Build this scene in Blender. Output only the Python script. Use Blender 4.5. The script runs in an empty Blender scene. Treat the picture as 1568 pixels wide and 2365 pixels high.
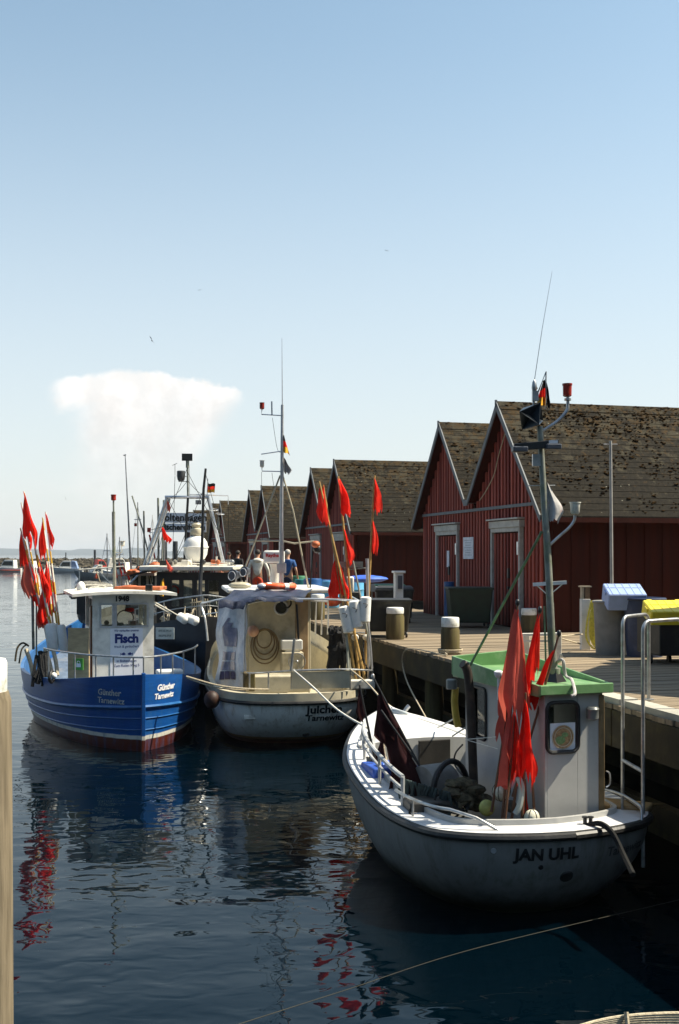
import bpy, math, random
from mathutils import Vector, Matrix
from mathutils.bvhtree import BVHTree
random.seed(7)
SC = bpy.context.scene
COL = SC.collection
F, CU, HV, H = 2500.0, 784.0, 1280.0, 3.4      # focal length in px of a 1568x2365 frame, horizon row, eye height over water
QZ = 1.78                                      # quay deck height
V3 = Vector
def P(u, v, y):
    return V3(((u - CU) / F * y, y, H - (v - HV) / F * y))
def G(u, v, z):
    y = (H - z) * F / (v - HV); return V3(((u - CU) / F * y, y, z))

# ---------------------------------------------------------------- node helpers
class NT:
    def __init__(s, nt): s.nt = nt; s.N = nt.nodes; s.L = nt.links
    def n(s, t, **kw):
        nd = s.N.new(t)
        for k, v in kw.items(): setattr(nd, k, v)
        return nd
    def put(s, sock, v):
        if v is None: return
        if isinstance(v, bpy.types.NodeSocket): s.L.new(v, sock)
        elif hasattr(sock.default_value, '__len__'):
            v = list(v) if hasattr(v, '__len__') else [v] * len(sock.default_value)
            if len(sock.default_value) == 4 and len(v) == 3: v = v + [1]
            sock.default_value = v
        else: sock.default_value = v
    def m(s, op, a, b=None, c=None, clamp=False):
        nd = s.n('ShaderNodeMath', operation=op, use_clamp=clamp)
        for i, x in enumerate((a, b, c)): s.put(nd.inputs[i], x)
        return nd.outputs[0]
    def mix(s, f, a, b):
        nd = s.n('ShaderNodeMix', data_type='RGBA')
        s.put(nd.inputs[0], f); s.put(nd.inputs[6], a); s.put(nd.inputs[7], b)
        return nd.outputs[2]
    def noise(s, vec, scale, detail=3, rough=.55, dist=0):
        nd = s.n('ShaderNodeTexNoise'); s.put(nd.inputs['Vector'], vec)
        nd.inputs['Scale'].default_value = scale; nd.inputs['Detail'].default_value = detail
        nd.inputs['Roughness'].default_value = rough; nd.inputs['Distortion'].default_value = dist
        return nd.outputs[0]
    def smooth(s, x, a, b):
        nd = s.n('ShaderNodeMapRange', interpolation_type='SMOOTHSTEP')
        s.put(nd.inputs[0], x); s.put(nd.inputs[1], a); s.put(nd.inputs[2], b)
        return nd.outputs[0]
    def mapping(s, vec, scale=(1, 1, 1), rot=(0, 0, 0)):
        nd = s.n('ShaderNodeMapping'); s.put(nd.inputs[0], vec)
        nd.inputs['Scale'].default_value = scale; nd.inputs['Rotation'].default_value = rot
        return nd.outputs[0]
MATS = {}
def mat(name, col=(.5, .5, .5), rough=.5, metal=0, var=.18, vs=5, bump=.15, bs=30, dirt=None, ds=2.5, da=.5, stretch=(1, 1, 1), spec=.5, fn=None, bd=.01):
    if name in MATS: return MATS[name]
    m = bpy.data.materials.new(name); m.use_nodes = True
    t = NT(m.node_tree); b = t.N['Principled BSDF']
    tc = t.n('ShaderNodeTexCoord').outputs['Object']
    mv = t.mapping(tc, stretch)
    n1 = t.noise(mv, vs, 4)
    c = t.mix(t.smooth(n1, .3, .7), [x * (1 - var) for x in col], [min(1, x * (1 + var)) for x in col])
    if dirt:
        c = t.mix(t.m('MULTIPLY', t.smooth(t.noise(mv, ds, 6, .65), .5, .72), da), c, dirt)
    b.inputs['Roughness'].default_value = rough; b.inputs['Metallic'].default_value = metal
    b.inputs['Specular IOR Level'].default_value = spec
    if fn: c = fn(t, tc, c, b) or c
    t.put(b.inputs['Base Color'], c)
    if bump:
        bn = t.n('ShaderNodeBump'); bn.inputs['Strength'].default_value = bump; bn.inputs['Distance'].default_value = bd
        t.put(bn.inputs['Height'], t.noise(mv, bs, 5)); t.L.new(bn.outputs[0], b.inputs['Normal'])
    MATS[name] = m
    return m

# ---------------------------------------------------------------- mesh builder
def cat(pts, n):
    """Catmull-Rom through tuples, n samples."""
    out = []; k = len(pts) - 1
    for i in range(n):
        t = i / (n - 1) * k; a = min(int(t), k - 1); u = t - a
        p0 = pts[max(a - 1, 0)]; p1 = pts[a]; p2 = pts[a + 1]; p3 = pts[min(a + 2, k)]
        out.append(tuple(.5 * ((2 * q1) + (-q0 + q2) * u + (2 * q0 - 5 * q1 + 4 * q2 - q3) * u * u + (-q0 + 3 * q1 - 3 * q2 + q3) * u ** 3)
                         for q0, q1, q2, q3 in zip(p0, p1, p2, p3)))
    return out
def frame_of(d):
    d = V3(d).normalized(); a = V3((0, 0, 1)) if abs(d.z) < .9 else V3((1, 0, 0))
    x = d.cross(a).normalized(); y = x.cross(d).normalized()
    return x, y, d
class MB:
    def __init__(s): s.v = []; s.f = []
    def add(s, vs, fs):
        o = len(s.v); s.v += [V3(p) for p in vs]; s.f += [tuple(i + o for i in f) for f in fs]; return s
    def box(s, c, d, yaw=0, M=None):
        c = V3(c); h = V3(d) / 2; vs = []
        R = Matrix.Rotation(yaw, 3, 'Z') if M is None else M
        for z in (-1, 1):
            for x, y in ((-1, -1), (1, -1), (1, 1), (-1, 1)):
                vs.append(c + R @ V3((x * h.x, y * h.y, z * h.z)))
        return s.add(vs, [(3, 2, 1, 0), (4, 5, 6, 7), (0, 1, 5, 4), (1, 2, 6, 5), (2, 3, 7, 6), (3, 0, 4, 7)])
    def beam(s, p, q, w, h):
        p, q = V3(p), V3(q); x, y, d = frame_of(q - p); vs = []
        for e in (p, q):
            for a, b in ((-1, -1), (1, -1), (1, 1), (-1, 1)): vs.append(e + x * a * w / 2 + y * b * h / 2)
        return s.add(vs, [(0, 1, 2, 3), (7, 6, 5, 4), (4, 5, 1, 0), (5, 6, 2, 1), (6, 7, 3, 2), (7, 4, 0, 3)])
    def tube(s, pts, r, n=8, closed=False):
        pts = [V3(p) for p in pts]; k = len(pts)
        rs = r if isinstance(r, (list, tuple)) else [r] * k
        o = len(s.v); x0 = None
        for i, p in enumerate(pts):
            a = pts[(i - 1) % k] if (closed or i) else p; b = pts[(i + 1) % k] if (closed or i < k - 1) else p
            d = (b - a); d = d.normalized() if d.length > 1e-9 else V3((0, 0, 1))
            if x0 is None: x0 = frame_of(d)[0]
            x = (x0 - d * x0.dot(d)); x = x.normalized() if x.length > 1e-6 else frame_of(d)[0]
            x0 = x; y = d.cross(x)
            for j in range(n):
                t = 2 * math.pi * j / n
                s.v.append(p + (x * math.cos(t) + y * math.sin(t)) * rs[i])
        m = k if closed else k - 1
        for i in range(m):
            for j in range(n):
                a = o + i * n; b = o + ((i + 1) % k) * n
                s.f.append((a + j, a + (j + 1) % n, b + (j + 1) % n, b + j))
        if not closed:
            s.f.append(tuple(o + j for j in range(n))[::-1]); s.f.append(tuple(o + (k - 1) * n + j for j in range(n)))
        return s
    def curve(s, pts, r, n=8, m=None):
        return s.tube(cat([tuple(p) for p in pts], m or 5 * len(pts)), r, n)
    def lathe(s, prof, c, n=24, axis=(0, 0, 1)):
        c = V3(c); x, y, d = frame_of(axis); o = len(s.v)
        for r, z in prof:
            for j in range(n):
                t = 2 * math.pi * j / n
                s.v.append(c + d * z + (x * math.cos(t) + y * math.sin(t)) * r)
        for i in range(len(prof) - 1):
            for j in range(n):
                a = o + i * n; b = a + n
                s.f.append((a + j, b + j, b + (j + 1) % n, a + (j + 1) % n))
        s.f.append(tuple(o + j for j in range(n))); s.f.append(tuple(o + (len(prof) - 1) * n + j for j in range(n))[::-1])
        return s
    def ball(s, c, r, n=14, k=9, sc=(1, 1, 1), jit=0):
        c = V3(c); o = len(s.v)
        for i in range(k + 1):
            ph = math.pi * i / k
            for j in range(n):
                t = 2 * math.pi * j / n; rr = r * (1 + random.uniform(-jit, jit))
                s.v.append(c + V3((rr * math.sin(ph) * math.cos(t) * sc[0], rr * math.sin(ph) * math.sin(t) * sc[1], rr * math.cos(ph) * sc[2])))
        for i in range(k):
            for j in range(n):
                a = o + i * n; b = a + n
                s.f.append((a + j, b + j, b + (j + 1) % n, a + (j + 1) % n))
        return s
    def torus(s, c, R, r, axis=(0, 0, 1), n=28, k=8, sc=(1, 1)):
        x, y, d = frame_of(axis); c = V3(c)
        return s.tube([c + x * R * sc[0] * math.cos(2 * math.pi * i / n) + y * R * sc[1] * math.sin(2 * math.pi * i / n) for i in range(n)], r, k, True)
    def prism(s, poly, d):
        """planar polygon (3d pts) extruded by vector d"""
        n = len(poly); d = V3(d); a = [V3(p) for p in poly]
        return s.add(a + [p + d for p in a], [tuple(range(n))[::-1], tuple(range(n, 2 * n))] + [(i, (i + 1) % n, (i + 1) % n + n, i + n) for i in range(n)])
    def slab(s, quad, th):
        q = [V3(p) for p in quad]; nrm = (q[1] - q[0]).cross(q[2] - q[0]).normalized()
        return s.prism(q, nrm * th)
    def grid(s, rows):
        o = len(s.v); n = len(rows[0])
        for r in rows: s.v += [V3(p) for p in r]
        for i in range(len(rows) - 1):
            for j in range(n - 1):
                a = o + i * n + j; s.f.append((a, a + 1, a + n + 1, a + n))
        return s
    def xf(s, M):
        s.v = [M @ p for p in s.v]; return s

W = {}
def props(o, label=None, category=None, group=None, kind=None):
    for k, v in (('label', label), ('category', category), ('group', group), ('kind', kind)):
        if v: o[k] = v
    return o
def thing(name, label, category, loc=(0, 0, 0), yaw=0, group=None):
    o = bpy.data.objects.new(name, None); COL.objects.link(o); o.empty_display_size = .2
    o.location = loc; o.rotation_euler = (0, 0, yaw)
    W[o.name] = Matrix.Translation(V3(loc)) @ Matrix.Rotation(yaw, 4, 'Z')
    return props(o, label, category, group)
def build(mb, name, m, parent=None, world=True, smooth=True, angle=38, bevel=0, label=None, fixn=True, **pr):
    me = bpy.data.meshes.new(name); 
    vs = mb.v
    org = V3((0, 0, 0))
    if parent is not None:
        M = W[parent.name]
        if world:
            Mi = M.inverted(); vs = [Mi @ p for p in vs]
    elif world and vs:
        lo = V3([min(p[i] for p in vs) for i in range(3)]); hi = V3([max(p[i] for p in vs) for i in range(3)])
        if name not in ('water', 'ground', 'haze'):
            org = V3(((lo.x + hi.x) / 2, (lo.y + hi.y) / 2, lo.z)); vs = [p - org for p in vs]
    me.from_pydata([tuple(p) for p in vs], [], mb.f); me.update()
    if fixn:
        import bmesh
        bm = bmesh.new(); bm.from_mesh(me); bmesh.ops.remove_doubles(bm, verts=bm.verts, dist=1e-5)
        bmesh.ops.recalc_face_normals(bm, faces=bm.faces); bm.to_mesh(me); bm.free()
    if smooth:
        me.shade_smooth(); me.set_sharp_from_angle(angle=math.radians(angle))
    o = bpy.data.objects.new(name, me); COL.objects.link(o)
    if m: me.materials.append(m)
    if parent is not None: o.parent = parent; W[o.name] = W[parent.name].copy()
    else: o.location = org; W[o.name] = Matrix.Translation(org)
    if bevel:
        b = o.modifiers.new('Bevel', 'BEVEL'); b.width = bevel; b.segments = 2; b.limit_method = 'ANGLE'
    return props(o, label, **pr)
def copy_tree(o, loc=None, yaw=None, label=None, parent=None):
    c = o.copy(); COL.objects.link(c)
    if parent is not None: c.parent = parent
    if loc is not None: c.location = loc
    if yaw is not None: c.rotation_euler[2] = yaw
    if label: c['label'] = label
    for ch in list(o.children): copy_tree(ch, parent=c)
    return c
# ---------------------------------------------------------------- text as mesh
def text_mb(txt, size, bold=0, sp=1.0):
    cu = bpy.data.curves.new('lettering', 'FONT'); cu.body = txt; cu.size = size; cu.offset = bold; cu.align_x = 'CENTER'; cu.align_y = 'CENTER'
    cu.space_character = sp; cu.resolution_u = 3
    ob = bpy.data.objects.new('lettering', cu); COL.objects.link(ob)
    dg = bpy.context.evaluated_depsgraph_get(); me = bpy.data.meshes.new_from_object(ob.evaluated_get(dg))
    import bmesh
    bm = bmesh.new(); bm.from_mesh(me); bmesh.ops.triangulate(bm, faces=bm.faces)
    for _ in range(3):
        lg = [e for e in bm.edges if e.calc_length() > size * .22]
        if lg: bmesh.ops.subdivide_edges(bm, edges=lg, cuts=1); bmesh.ops.triangulate(bm, faces=[f for f in bm.faces if len(f.verts) > 3])
    bm.to_mesh(me); bm.free()
    b = MB(); b.add([v.co.copy() for v in me.vertices], [tuple(p.vertices) for p in me.polygons])
    bpy.data.objects.remove(ob); bpy.data.curves.remove(cu); bpy.data.meshes.remove(me)
    return b
def lay(mb, o, right, up, bvh=None, off=.004, shear=0):
    """place flat lettering at o, optionally wrapped on a surface"""
    o, right, up = V3(o), V3(right).normalized(), V3(up).normalized(); n = right.cross(up).normalized()
    out = []
    for p in mb.v:
        q = o + right * (p.x + shear * p.y) + up * p.y
        if bvh:
            h = bvh.ray_cast(q + n * 1.0, -n, 3.0)
            if h[0] is not None:
                q = h[0] + n * off
            else: q = q + n * off
        else: q = q + n * off
        out.append(q)
    r = MB(); r.v = out; r.f = mb.f; return r
# ================================================================= materials
def hullpaint(bands, algae=None, seams=False, wash=None, roughn=0.35):
    """bands: [(z, colour)...] bottom-up; colour applies above z"""
    def fn(t, tc, c, b):
        sx = t.n('ShaderNodeSeparateXYZ'); t.L.new(tc, sx.inputs[0]); z = sx.outputs[2]
        z = t.m('ADD', z, t.m('MULTIPLY', t.m('SUBTRACT', t.noise(tc, 6, 3), .5), .02))
        col = bands[0][1]
        base = None
        for zz, cc in bands:
            fac = t.smooth(z, zz - .008, zz + .008)
            base = t.mix(fac, base if base is not None else bands[0][1], c if cc is None else cc)
        mv = t.mapping(tc, (3, 3, .35))
        st = t.smooth(t.noise(mv, 3, 6, .7), .47, .72)
        base = t.mix(t.m('MULTIPLY', st, .55), base, wash or (.16, .13, .08))
        if algae:
            a = t.smooth(t.m('ADD', z, t.m('MULTIPLY', t.m('SUBTRACT', t.noise(t.mapping(tc, (1, 1, .5)), 7, 6, .7), .5), .35)), algae[1], algae[0])
            base = t.mix(a, base, (.012, .014, .006))
        return base
    return fn
white_paint = mat('white_paint', (.74, .74, .71), .35, var=.06, bump=.1, dirt=(.38, .36, .3), ds=4, da=.35)
cream_paint = mat('cream_paint', (.52, .47, .34), .45, var=.1, bump=.1, dirt=(.22, .17, .09), ds=3, da=.5)
offwhite = mat('offwhite_paint', (.74, .71, .62), .4, var=.1, bump=.1, dirt=(.3, .27, .2), ds=3, da=.5)
grey_gel = mat('grey_gelcoat', (.42, .42, .4), .32, var=.06, bump=.06, dirt=(.28, .28, .26), ds=5, da=.4)
deck_grey = mat('pale_deck', (.6, .6, .6), .5, var=.08, bump=.3, bs=120, dirt=(.35, .34, .3), ds=4, da=.4)
floor_dark = mat('dark_floor', (.09, .085, .07), .7, var=.3, dirt=(.03, .03, .02))
green_roof = mat('green_roof', (.15, .3, .12), .4, var=.1, bump=.1, dirt=(.36, .46, .27), ds=5, da=.5)
blue_paint = mat('blue_paint', (.02, .11, .3), .35, var=.15, bump=.25, bs=14, dirt=(.09, .2, .36), ds=5, da=.4)
blue_hull = mat('blue_hull', (.006, .07, .27), .33, var=.12, bump=.35, bs=9, stretch=(.5, .5, 4), fn=hullpaint([(-9, (.085, .016, .008)), (.2, (.62, .6, .52)), (.27, None)], wash=(.03, .11, .24)))
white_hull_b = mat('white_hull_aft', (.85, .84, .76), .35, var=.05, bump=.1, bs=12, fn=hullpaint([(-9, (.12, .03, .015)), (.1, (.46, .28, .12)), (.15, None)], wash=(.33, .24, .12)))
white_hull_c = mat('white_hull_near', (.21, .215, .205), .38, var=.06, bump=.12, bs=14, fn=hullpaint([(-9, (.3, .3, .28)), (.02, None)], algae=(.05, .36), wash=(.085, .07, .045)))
black_hull = mat('black_hull', (.012, .012, .014), .4, var=.3, bump=.1)
black_rub = mat('black_rubber', (.012, .012, .012), .5, var=.3, bump=.3, dirt=(.06, .06, .055), ds=6, da=.5)
black_paint = mat('black_paint', (.014, .015, .016), .4, var=.3)
steel = mat('galvanised_steel', (.42, .43, .43), .35, .7, var=.2, vs=12, bump=.1, dirt=(.25, .18, .1), ds=7, da=.5)
alu = mat('aluminium', (.62, .63, .64), .3, .6, var=.12, vs=8, bump=.05)
grey_pole = mat('grey_pole', (.25, .26, .22), .5, .2, var=.25, vs=7, bump=.2, dirt=(.12, .16, .07), ds=4, da=.7)
green_rod = mat('mossy_green_rod', (.16, .25, .13), .6, var=.3, vs=10, bump=.2)
redflag = mat('red_flag_cloth', (.8, .03, .018), .85, var=.35, vs=4, bump=.5, bs=90, dirt=(.75, .12, .09), ds=3, da=.6, spec=.05)
fadedflag = mat('faded_red_cloth', (.58, .1, .075), .85, var=.2, vs=6, bump=.4, bs=60, dirt=(.3, .1, .08), ds=6, da=.5, spec=.1)
oldflag = mat('weathered_maroon_cloth', (.028, .01, .012), .9, var=.3, vs=6, bump=.4, bs=60, dirt=(.09, .035, .035), ds=5, da=.6, spec=.1)
for fm, c2 in ((redflag, (1, .05, .03)), (fadedflag, (.7, .15, .1)), (oldflag, (.05, .02, .02))):
    t = NT(fm.node_tree); tr = t.n('ShaderNodeBsdfTranslucent'); tr.inputs[0].default_value = (*c2, 1)
    ms = t.n('ShaderNodeMixShader'); ms.inputs[0].default_value = .38
    t.L.new(t.N['Principled BSDF'].outputs[0], ms.inputs[1]); t.L.new(tr.outputs[0], ms.inputs[2])
    t.L.new(ms.outputs[0], t.N['Material Output'].inputs[0])
def bandfn(c2, per, duty, axis=2):
    def fn(t, tc, c, b):
        sx = t.n('ShaderNodeSeparateXYZ'); t.L.new(tc, sx.inputs[0])
        fr = t.m('FRACT', t.m('MULTIPLY', sx.outputs[axis], 1 / per))
        return t.mix(t.m('GREATER_THAN', fr, duty), c, c2)
    return fn
bamboo = mat('bamboo', (.45, .28, .09), .5, var=.25, vs=9, bump=.15, dirt=(.2, .12, .04), ds=8, da=.5)
bandpole = mat('banded_pole', (.7, .68, .58), .5, var=.1, vs=9, fn=bandfn((.6, .36, .03), .62, .6))
brownpole = mat('brown_pole', (.13, .06, .03), .6, var=.3, vs=9, bump=.2)
whitefoam = mat('white_foam', (.82, .82, .78), .55, var=.06, vs=9, bump=.3, bs=45, dirt=(.4, .38, .32), ds=6, da=.4)
dirtyfloat = mat('dirty_float', (.6, .58, .46), .55, var=.3, vs=14, bump=.3, dirt=(.14, .13, .07), ds=7, da=.9)
yellowfloat = mat('yellow_float', (.5, .48, .12), .55, var=.3, vs=10, bump=.3, dirt=(.14, .13, .05), ds=6, da=.9)
orange = mat('orange_plastic', (.85, .12, .03), .5, var=.15, bump=.15, dirt=(.8, .35, .25), ds=5, da=.5)
dullorange = mat('dull_orange', (.45, .12, .04), .6, var=.25, bump=.2)
yellow = mat('yellow_plastic', (.85, .68, .04), .4, var=.08, bump=.08)
yellowhose = mat('yellow_hose', (.65, .56, .07), .5, var=.2, vs=20, bump=.2)
bluecrate = mat('pale_blue_plastic', (.33, .43, .7), .4, var=.08, bump=.1)
bluetub = mat('blue_tub', (.025, .04, .09), .45, var=.2, bump=.15, dirt=(.12, .14, .18), ds=5, da=.4)
greytub = mat('grey_tub', (.2, .195, .18), .55, var=.12, bump=.2, dirt=(.14, .13, .11), ds=4, da=.5)
bluebarrel = mat('blue_barrel', (.012, .08, .24), .4, var=.15, bump=.1)
tealbarrel = mat('teal_barrel', (.02, .2, .19), .45, var=.15, bump=.1)
lightbarrel = mat('sky_blue_barrel', (.1, .36, .6), .45, var=.12, bump=.1)
greenbin = mat('green_bin', (.007, .024, .014), .5, var=.2, bump=.15)
greenplastic = mat('mid_green_plastic', (.03, .17, .08), .5, var=.2, bump=.15)
blackbin = mat('black_bin', (.012, .012, .011), .5, var=.3, bump=.15, dirt=(.1, .09, .06), ds=3, da=.5)
bluetarp = mat('blue_tarp', (.012, .02, .05), .6, var=.25, vs=8, bump=.4, bs=16, dirt=(.06, .062, .068), ds=5, da=.7, bd=.03)
brightblue = mat('bright_blue_sheet', (.04, .12, .6), .5, var=.2, bump=.3)
vinyl = mat('milky_vinyl', (.78, .78, .79), .3, var=.12, vs=6, bump=.6, bs=9, dirt=(.3, .3, .4), ds=5, da=.5, bd=.03)
wood_brown = mat('varnished_wood', (.17, .06, .015), .45, var=.3, vs=5, stretch=(4, 4, .5), bump=.15)
plywood = mat('plywood', (.45, .33, .18), .6, var=.15, stretch=(1, 1, 3), bump=.15)
rope_tan = mat('tan_rope', (.46, .39, .27), .85, var=.25, vs=40, bump=.5, bs=120)
rope_white = mat('white_rope', (.68, .66, .58), .8, var=.2, vs=40, bump=.5, bs=120)
rope_dark = mat('dark_rope', (.006, .006, .005), 1, var=.3, vs=40, bump=.5, bs=120)
netblack = mat('black_net', (.012, .012, .012), .9, var=.5, vs=30, bump=.9, bs=50, bd=.03)
netgrey = mat('grey_net', (.2, .19, .16), .9, var=.4, vs=25, bump=.9, bs=60, bd=.03)
lettering_black = mat('black_letters', (.012, .012, .012), .4, var=.1, bump=0)
lettering_blue = mat('navy_letters', (.01, .025, .16), .4, var=.1, bump=0)
lettering_pale = mat('pale_letters', (.55, .58, .52), .5, var=.3, vs=18, bump=0)
lettering_faint = mat('worn_letters', (.13, .2, .24), .5, var=.5, vs=18, bump=0)
lettering_red = mat('red_letters', (.5, .03, .03), .4, var=.1, bump=0)
poster_white = mat('poster_white', (.78, .78, .8), .45, var=.03, bump=0)
paper = mat('weathered_paper', (.62, .66, .74), .5, var=.1, vs=10, bump=.05)
greensign = mat('green_sign', (.08, .3, .05), .5)
redlamp = mat('red_lamp_glass', (.32, .03, .02), .2, var=.2, vs=20)
clearlamp = mat('clear_lamp_glass', (.62, .62, .55), .15, var=.15, vs=20)
radarmat = mat('reflector_plate', (.035, .045, .055), .35, .3, var=.25)
gold = mat('gold_flag_cloth', (.85, .42, .02), .8, bump=.3); blackflag = mat('black_flag_cloth', (.01, .01, .01), .8, bump=.3)
ragmat = mat('white_red_rag', (.6, .58, .55), .85, var=.2, bump=.3, dirt=(.5, .1, .08), ds=5, da=.9)
def glassfn(t, tc, c, b):
    b.inputs['Transmission Weight'].default_value = 0
glass = mat('dark_glass', (.03, .035, .035), .06, var=.4, vs=3, bump=0)
clearglass = bpy.data.materials.new('clear_glass'); clearglass.use_nodes = True
t = NT(clearglass.node_tree); tr = t.n('ShaderNodeBsdfTransparent'); tr.inputs[0].default_value = (.72, .76, .76, 1)
gl = t.n('ShaderNodeBsdfGlossy'); gl.inputs['Roughness'].default_value = .03; fr = t.n('ShaderNodeFresnel'); fr.inputs[0].default_value = 1.5
ms = t.n('ShaderNodeMixShader'); t.L.new(fr.outputs[0], ms.inputs[0]); t.L.new(tr.outputs[0], ms.inputs[1]); t.L.new(gl.outputs[0], ms.inputs[2]); t.L.new(ms.outputs[0], t.N['Material Output'].inputs[0])
skin_m = mat('skin', (.5, .27, .17), .6, bump=0); hair_m = mat('dark_hair', (.025, .017, .012), .7, bump=.5, bs=80); greyhair = mat('grey_hair', (.35, .33, .3), .7, bump=.5, bs=80)
hoodie_m = mat('white_hoodie', (.66, .64, .56), .85, bump=.3, bs=14, bd=.03); blueshirt = mat('blue_shirt', (.02, .08, .24), .85, bump=.2)
darkcloth = mat('dark_cloth', (.012, .012, .014), .85); redshorts = mat('red_shorts', (.6, .06, .02), .8); pinkshirt = mat('orange_pink_shirt', (.75, .35, .24), .8)
navy_trousers = mat('navy_trousers', (.015, .02, .05), .85); paleshirt = mat('pale_shirt', (.55, .55, .5), .85)

def siding_fn(t, tc, c, b):
    n = t.noise(t.mapping(tc, (9, 9, .5)), 2.5, 5, .7)
    c = t.mix(t.m('MULTIPLY', t.smooth(n, .42, .8), .5), c, (.36, .17, .15))
    pb = t.noise(t.mapping(tc, (.01, 5.4, .02)), 1.0, 0)
    c = t.mix(t.smooth(pb, .35, .75), c, (.16, .022, .018))
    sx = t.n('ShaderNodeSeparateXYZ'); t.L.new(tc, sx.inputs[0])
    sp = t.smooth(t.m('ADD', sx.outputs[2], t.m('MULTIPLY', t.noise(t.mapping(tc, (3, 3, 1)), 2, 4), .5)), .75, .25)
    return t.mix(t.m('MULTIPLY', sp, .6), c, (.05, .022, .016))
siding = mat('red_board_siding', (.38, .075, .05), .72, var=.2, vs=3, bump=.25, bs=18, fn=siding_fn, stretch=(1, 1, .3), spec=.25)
siding_shaded = mat('shaded_plank_siding', (.04, .0045, .0008), .75, var=.25, vs=2.2, bump=.25, bs=18, stretch=(3, 3, .25), spec=.2)  # same red as the battens, darkened to paint shade into walls and gaps
trim_grey = mat('grey_barge_board', (.11, .125, .14), .6, var=.12, bump=.15)
door_white = mat('weathered_white_frame', (.45, .45, .42), .6, var=.12, bump=.2, dirt=(.25, .23, .2), ds=6, da=.5)
def roof_fn(t, tc, c, b):
    sx = t.n('ShaderNodeSeparateXYZ'); t.L.new(tc, sx.inputs[0])
    br = t.n('ShaderNodeTexNoise'); 
    up = t.smooth(sx.outputs[2], 2.4, 5.0)
    li = t.noise(t.mapping(tc, (1, 1, 1.2)), 3.2, 8, .75)
    c = t.mix(t.m('MULTIPLY', t.smooth(t.m('ADD', li, t.m('MULTIPLY', up, .12)), .58, .68), .75), c, (.06, .052, .033))
    ms = t.noise(tc, 5.5, 8, .8)
    c = t.mix(t.smooth(t.m('ADD', ms, t.m('MULTIPLY', up, .1)), .6, .66), c, (.05, .03, .01))
    sp = t.n('ShaderNodeTexVoronoi'); sp.inputs['Scale'].default_value = 3.2; t.L.new(tc, sp.inputs['Vector'])
    c = t.mix(t.m('LESS_THAN', sp.outputs[0], .05), c, (.2, .2, .16))
    return c
roofmat = mat('mossy_bitumen_shingles', (.0125, .0102, .0062), .92, var=.45, vs=14, bump=.8, bs=60, fn=roof_fn, bd=.02, spec=.2)
mossmat = mat('brown_moss', (.04, .023, .008), .95, var=.5, vs=6, bump=.8, bs=60, spec=.1)
plank = mat('weathered_planks', (.24, .19, .13), .8, var=.3, vs=1.3, stretch=(.25, 7.2, 1), bump=.35, bs=9, dirt=(.17, .14, .1), ds=.8, da=.5, spec=.2)
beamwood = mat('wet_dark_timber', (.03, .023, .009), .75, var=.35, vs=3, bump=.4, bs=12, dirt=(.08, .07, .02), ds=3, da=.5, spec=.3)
pilewood = mat('timber_pile', (.1, .078, .038), .8, var=.3, vs=5, stretch=(2, 2, .3), bump=.5, bs=14, dirt=(.12, .12, .03), ds=2.5, da=.5, spec=.2)
def pilefn(t, tc, c, b):
    return c
oldpile = mat('bleached_timber_pile', (.19, .155, .105), .85, var=.25, vs=9, stretch=(3, 3, .25), bump=.6, bs=25, dirt=(.11, .11, .045), ds=3, da=.55, spec=.1)
capwhite = mat('white_pile_cap', (.72, .72, .68), .6, var=.1, vs=8, bump=.3, dirt=(.25, .26, .16), ds=7, da=.8)
rockmat = mat('breakwater_rock', (.055, .044, .026), .9, var=.5, vs=1.2, bump=.5, bs=3, bd=.1)
hillmat = mat('distant_woods', (.03, .045, .055), 1, var=.2, vs=.002, bump=0)
landmat = mat('pale_gravel', (.2, .18, .15), .95, var=.2, vs=.6, bump=.3)
# ================================================================= camera, sun, sky
cam = bpy.data.cameras.new('Camera'); camo = bpy.data.objects.new('Camera', cam); COL.objects.link(camo); SC.camera = camo
camo.location = (0, 0, H); camo.rotation_euler = (math.pi / 2, 0, 0)
cam.sensor_fit = 'VERTICAL'; cam.sensor_height = 36; cam.lens = F / 2365 * 36; cam.shift_y = (HV - 1182.5) / 2365
cam.clip_start = .05; cam.clip_end = 30000
SUN_EL = math.radians(54); SUN_AZ = math.radians(87)          # azimuth from +Y towards +X
sd = V3((math.sin(SUN_AZ) * math.cos(SUN_EL), math.cos(SUN_AZ) * math.cos(SUN_EL), math.sin(SUN_EL)))
sl = bpy.data.lights.new('Sun', 'SUN'); sl.energy = 5.0; sl.angle = math.radians(.5); sl.color = (1, .91, .74)
so = bpy.data.objects.new('Sun', sl); COL.objects.link(so); so.rotation_euler = sd.to_track_quat('Z', 'Y').to_euler(); so.location = (20, 5, 30)
w = bpy.data.worlds.new('World'); SC.world = w; w.use_nodes = True
t = NT(w.node_tree); bg = t.N['Background']
sky = t.n('ShaderNodeTexSky', sky_type='NISHITA'); sky.sun_disc = False; sky.sun_elevation = SUN_EL; sky.sun_rotation = SUN_AZ
sky.air_density = 1.0; sky.dust_density = 1.2; sky.ozone_density = 1.3
tcw = t.n('ShaderNodeTexCoord').outputs['Generated']
sx = t.n('ShaderNodeSeparateXYZ'); t.L.new(tcw, sx.inputs[0])
dy = t.m('MAXIMUM', sx.outputs[1], .02)
px = t.m('DIVIDE', sx.outputs[0], dy); pz = t.m('DIVIDE', sx.outputs[2], dy)
cv = t.n('ShaderNodeCombineXYZ'); t.L.new(px, cv.inputs[0]); t.L.new(pz, cv.inputs[1])
nz = t.m('SUBTRACT', t.noise(cv.outputs[0], 38, 7, .6), .5); nz2 = t.m('SUBTRACT', t.noise(t.mapping(cv.outputs[0], (1.6, .8, 1)), 16, 5, .6), .5)
nz3 = t.m('SUBTRACT', t.noise(cv.outputs[0], 110, 5, .6), .5)
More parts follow.
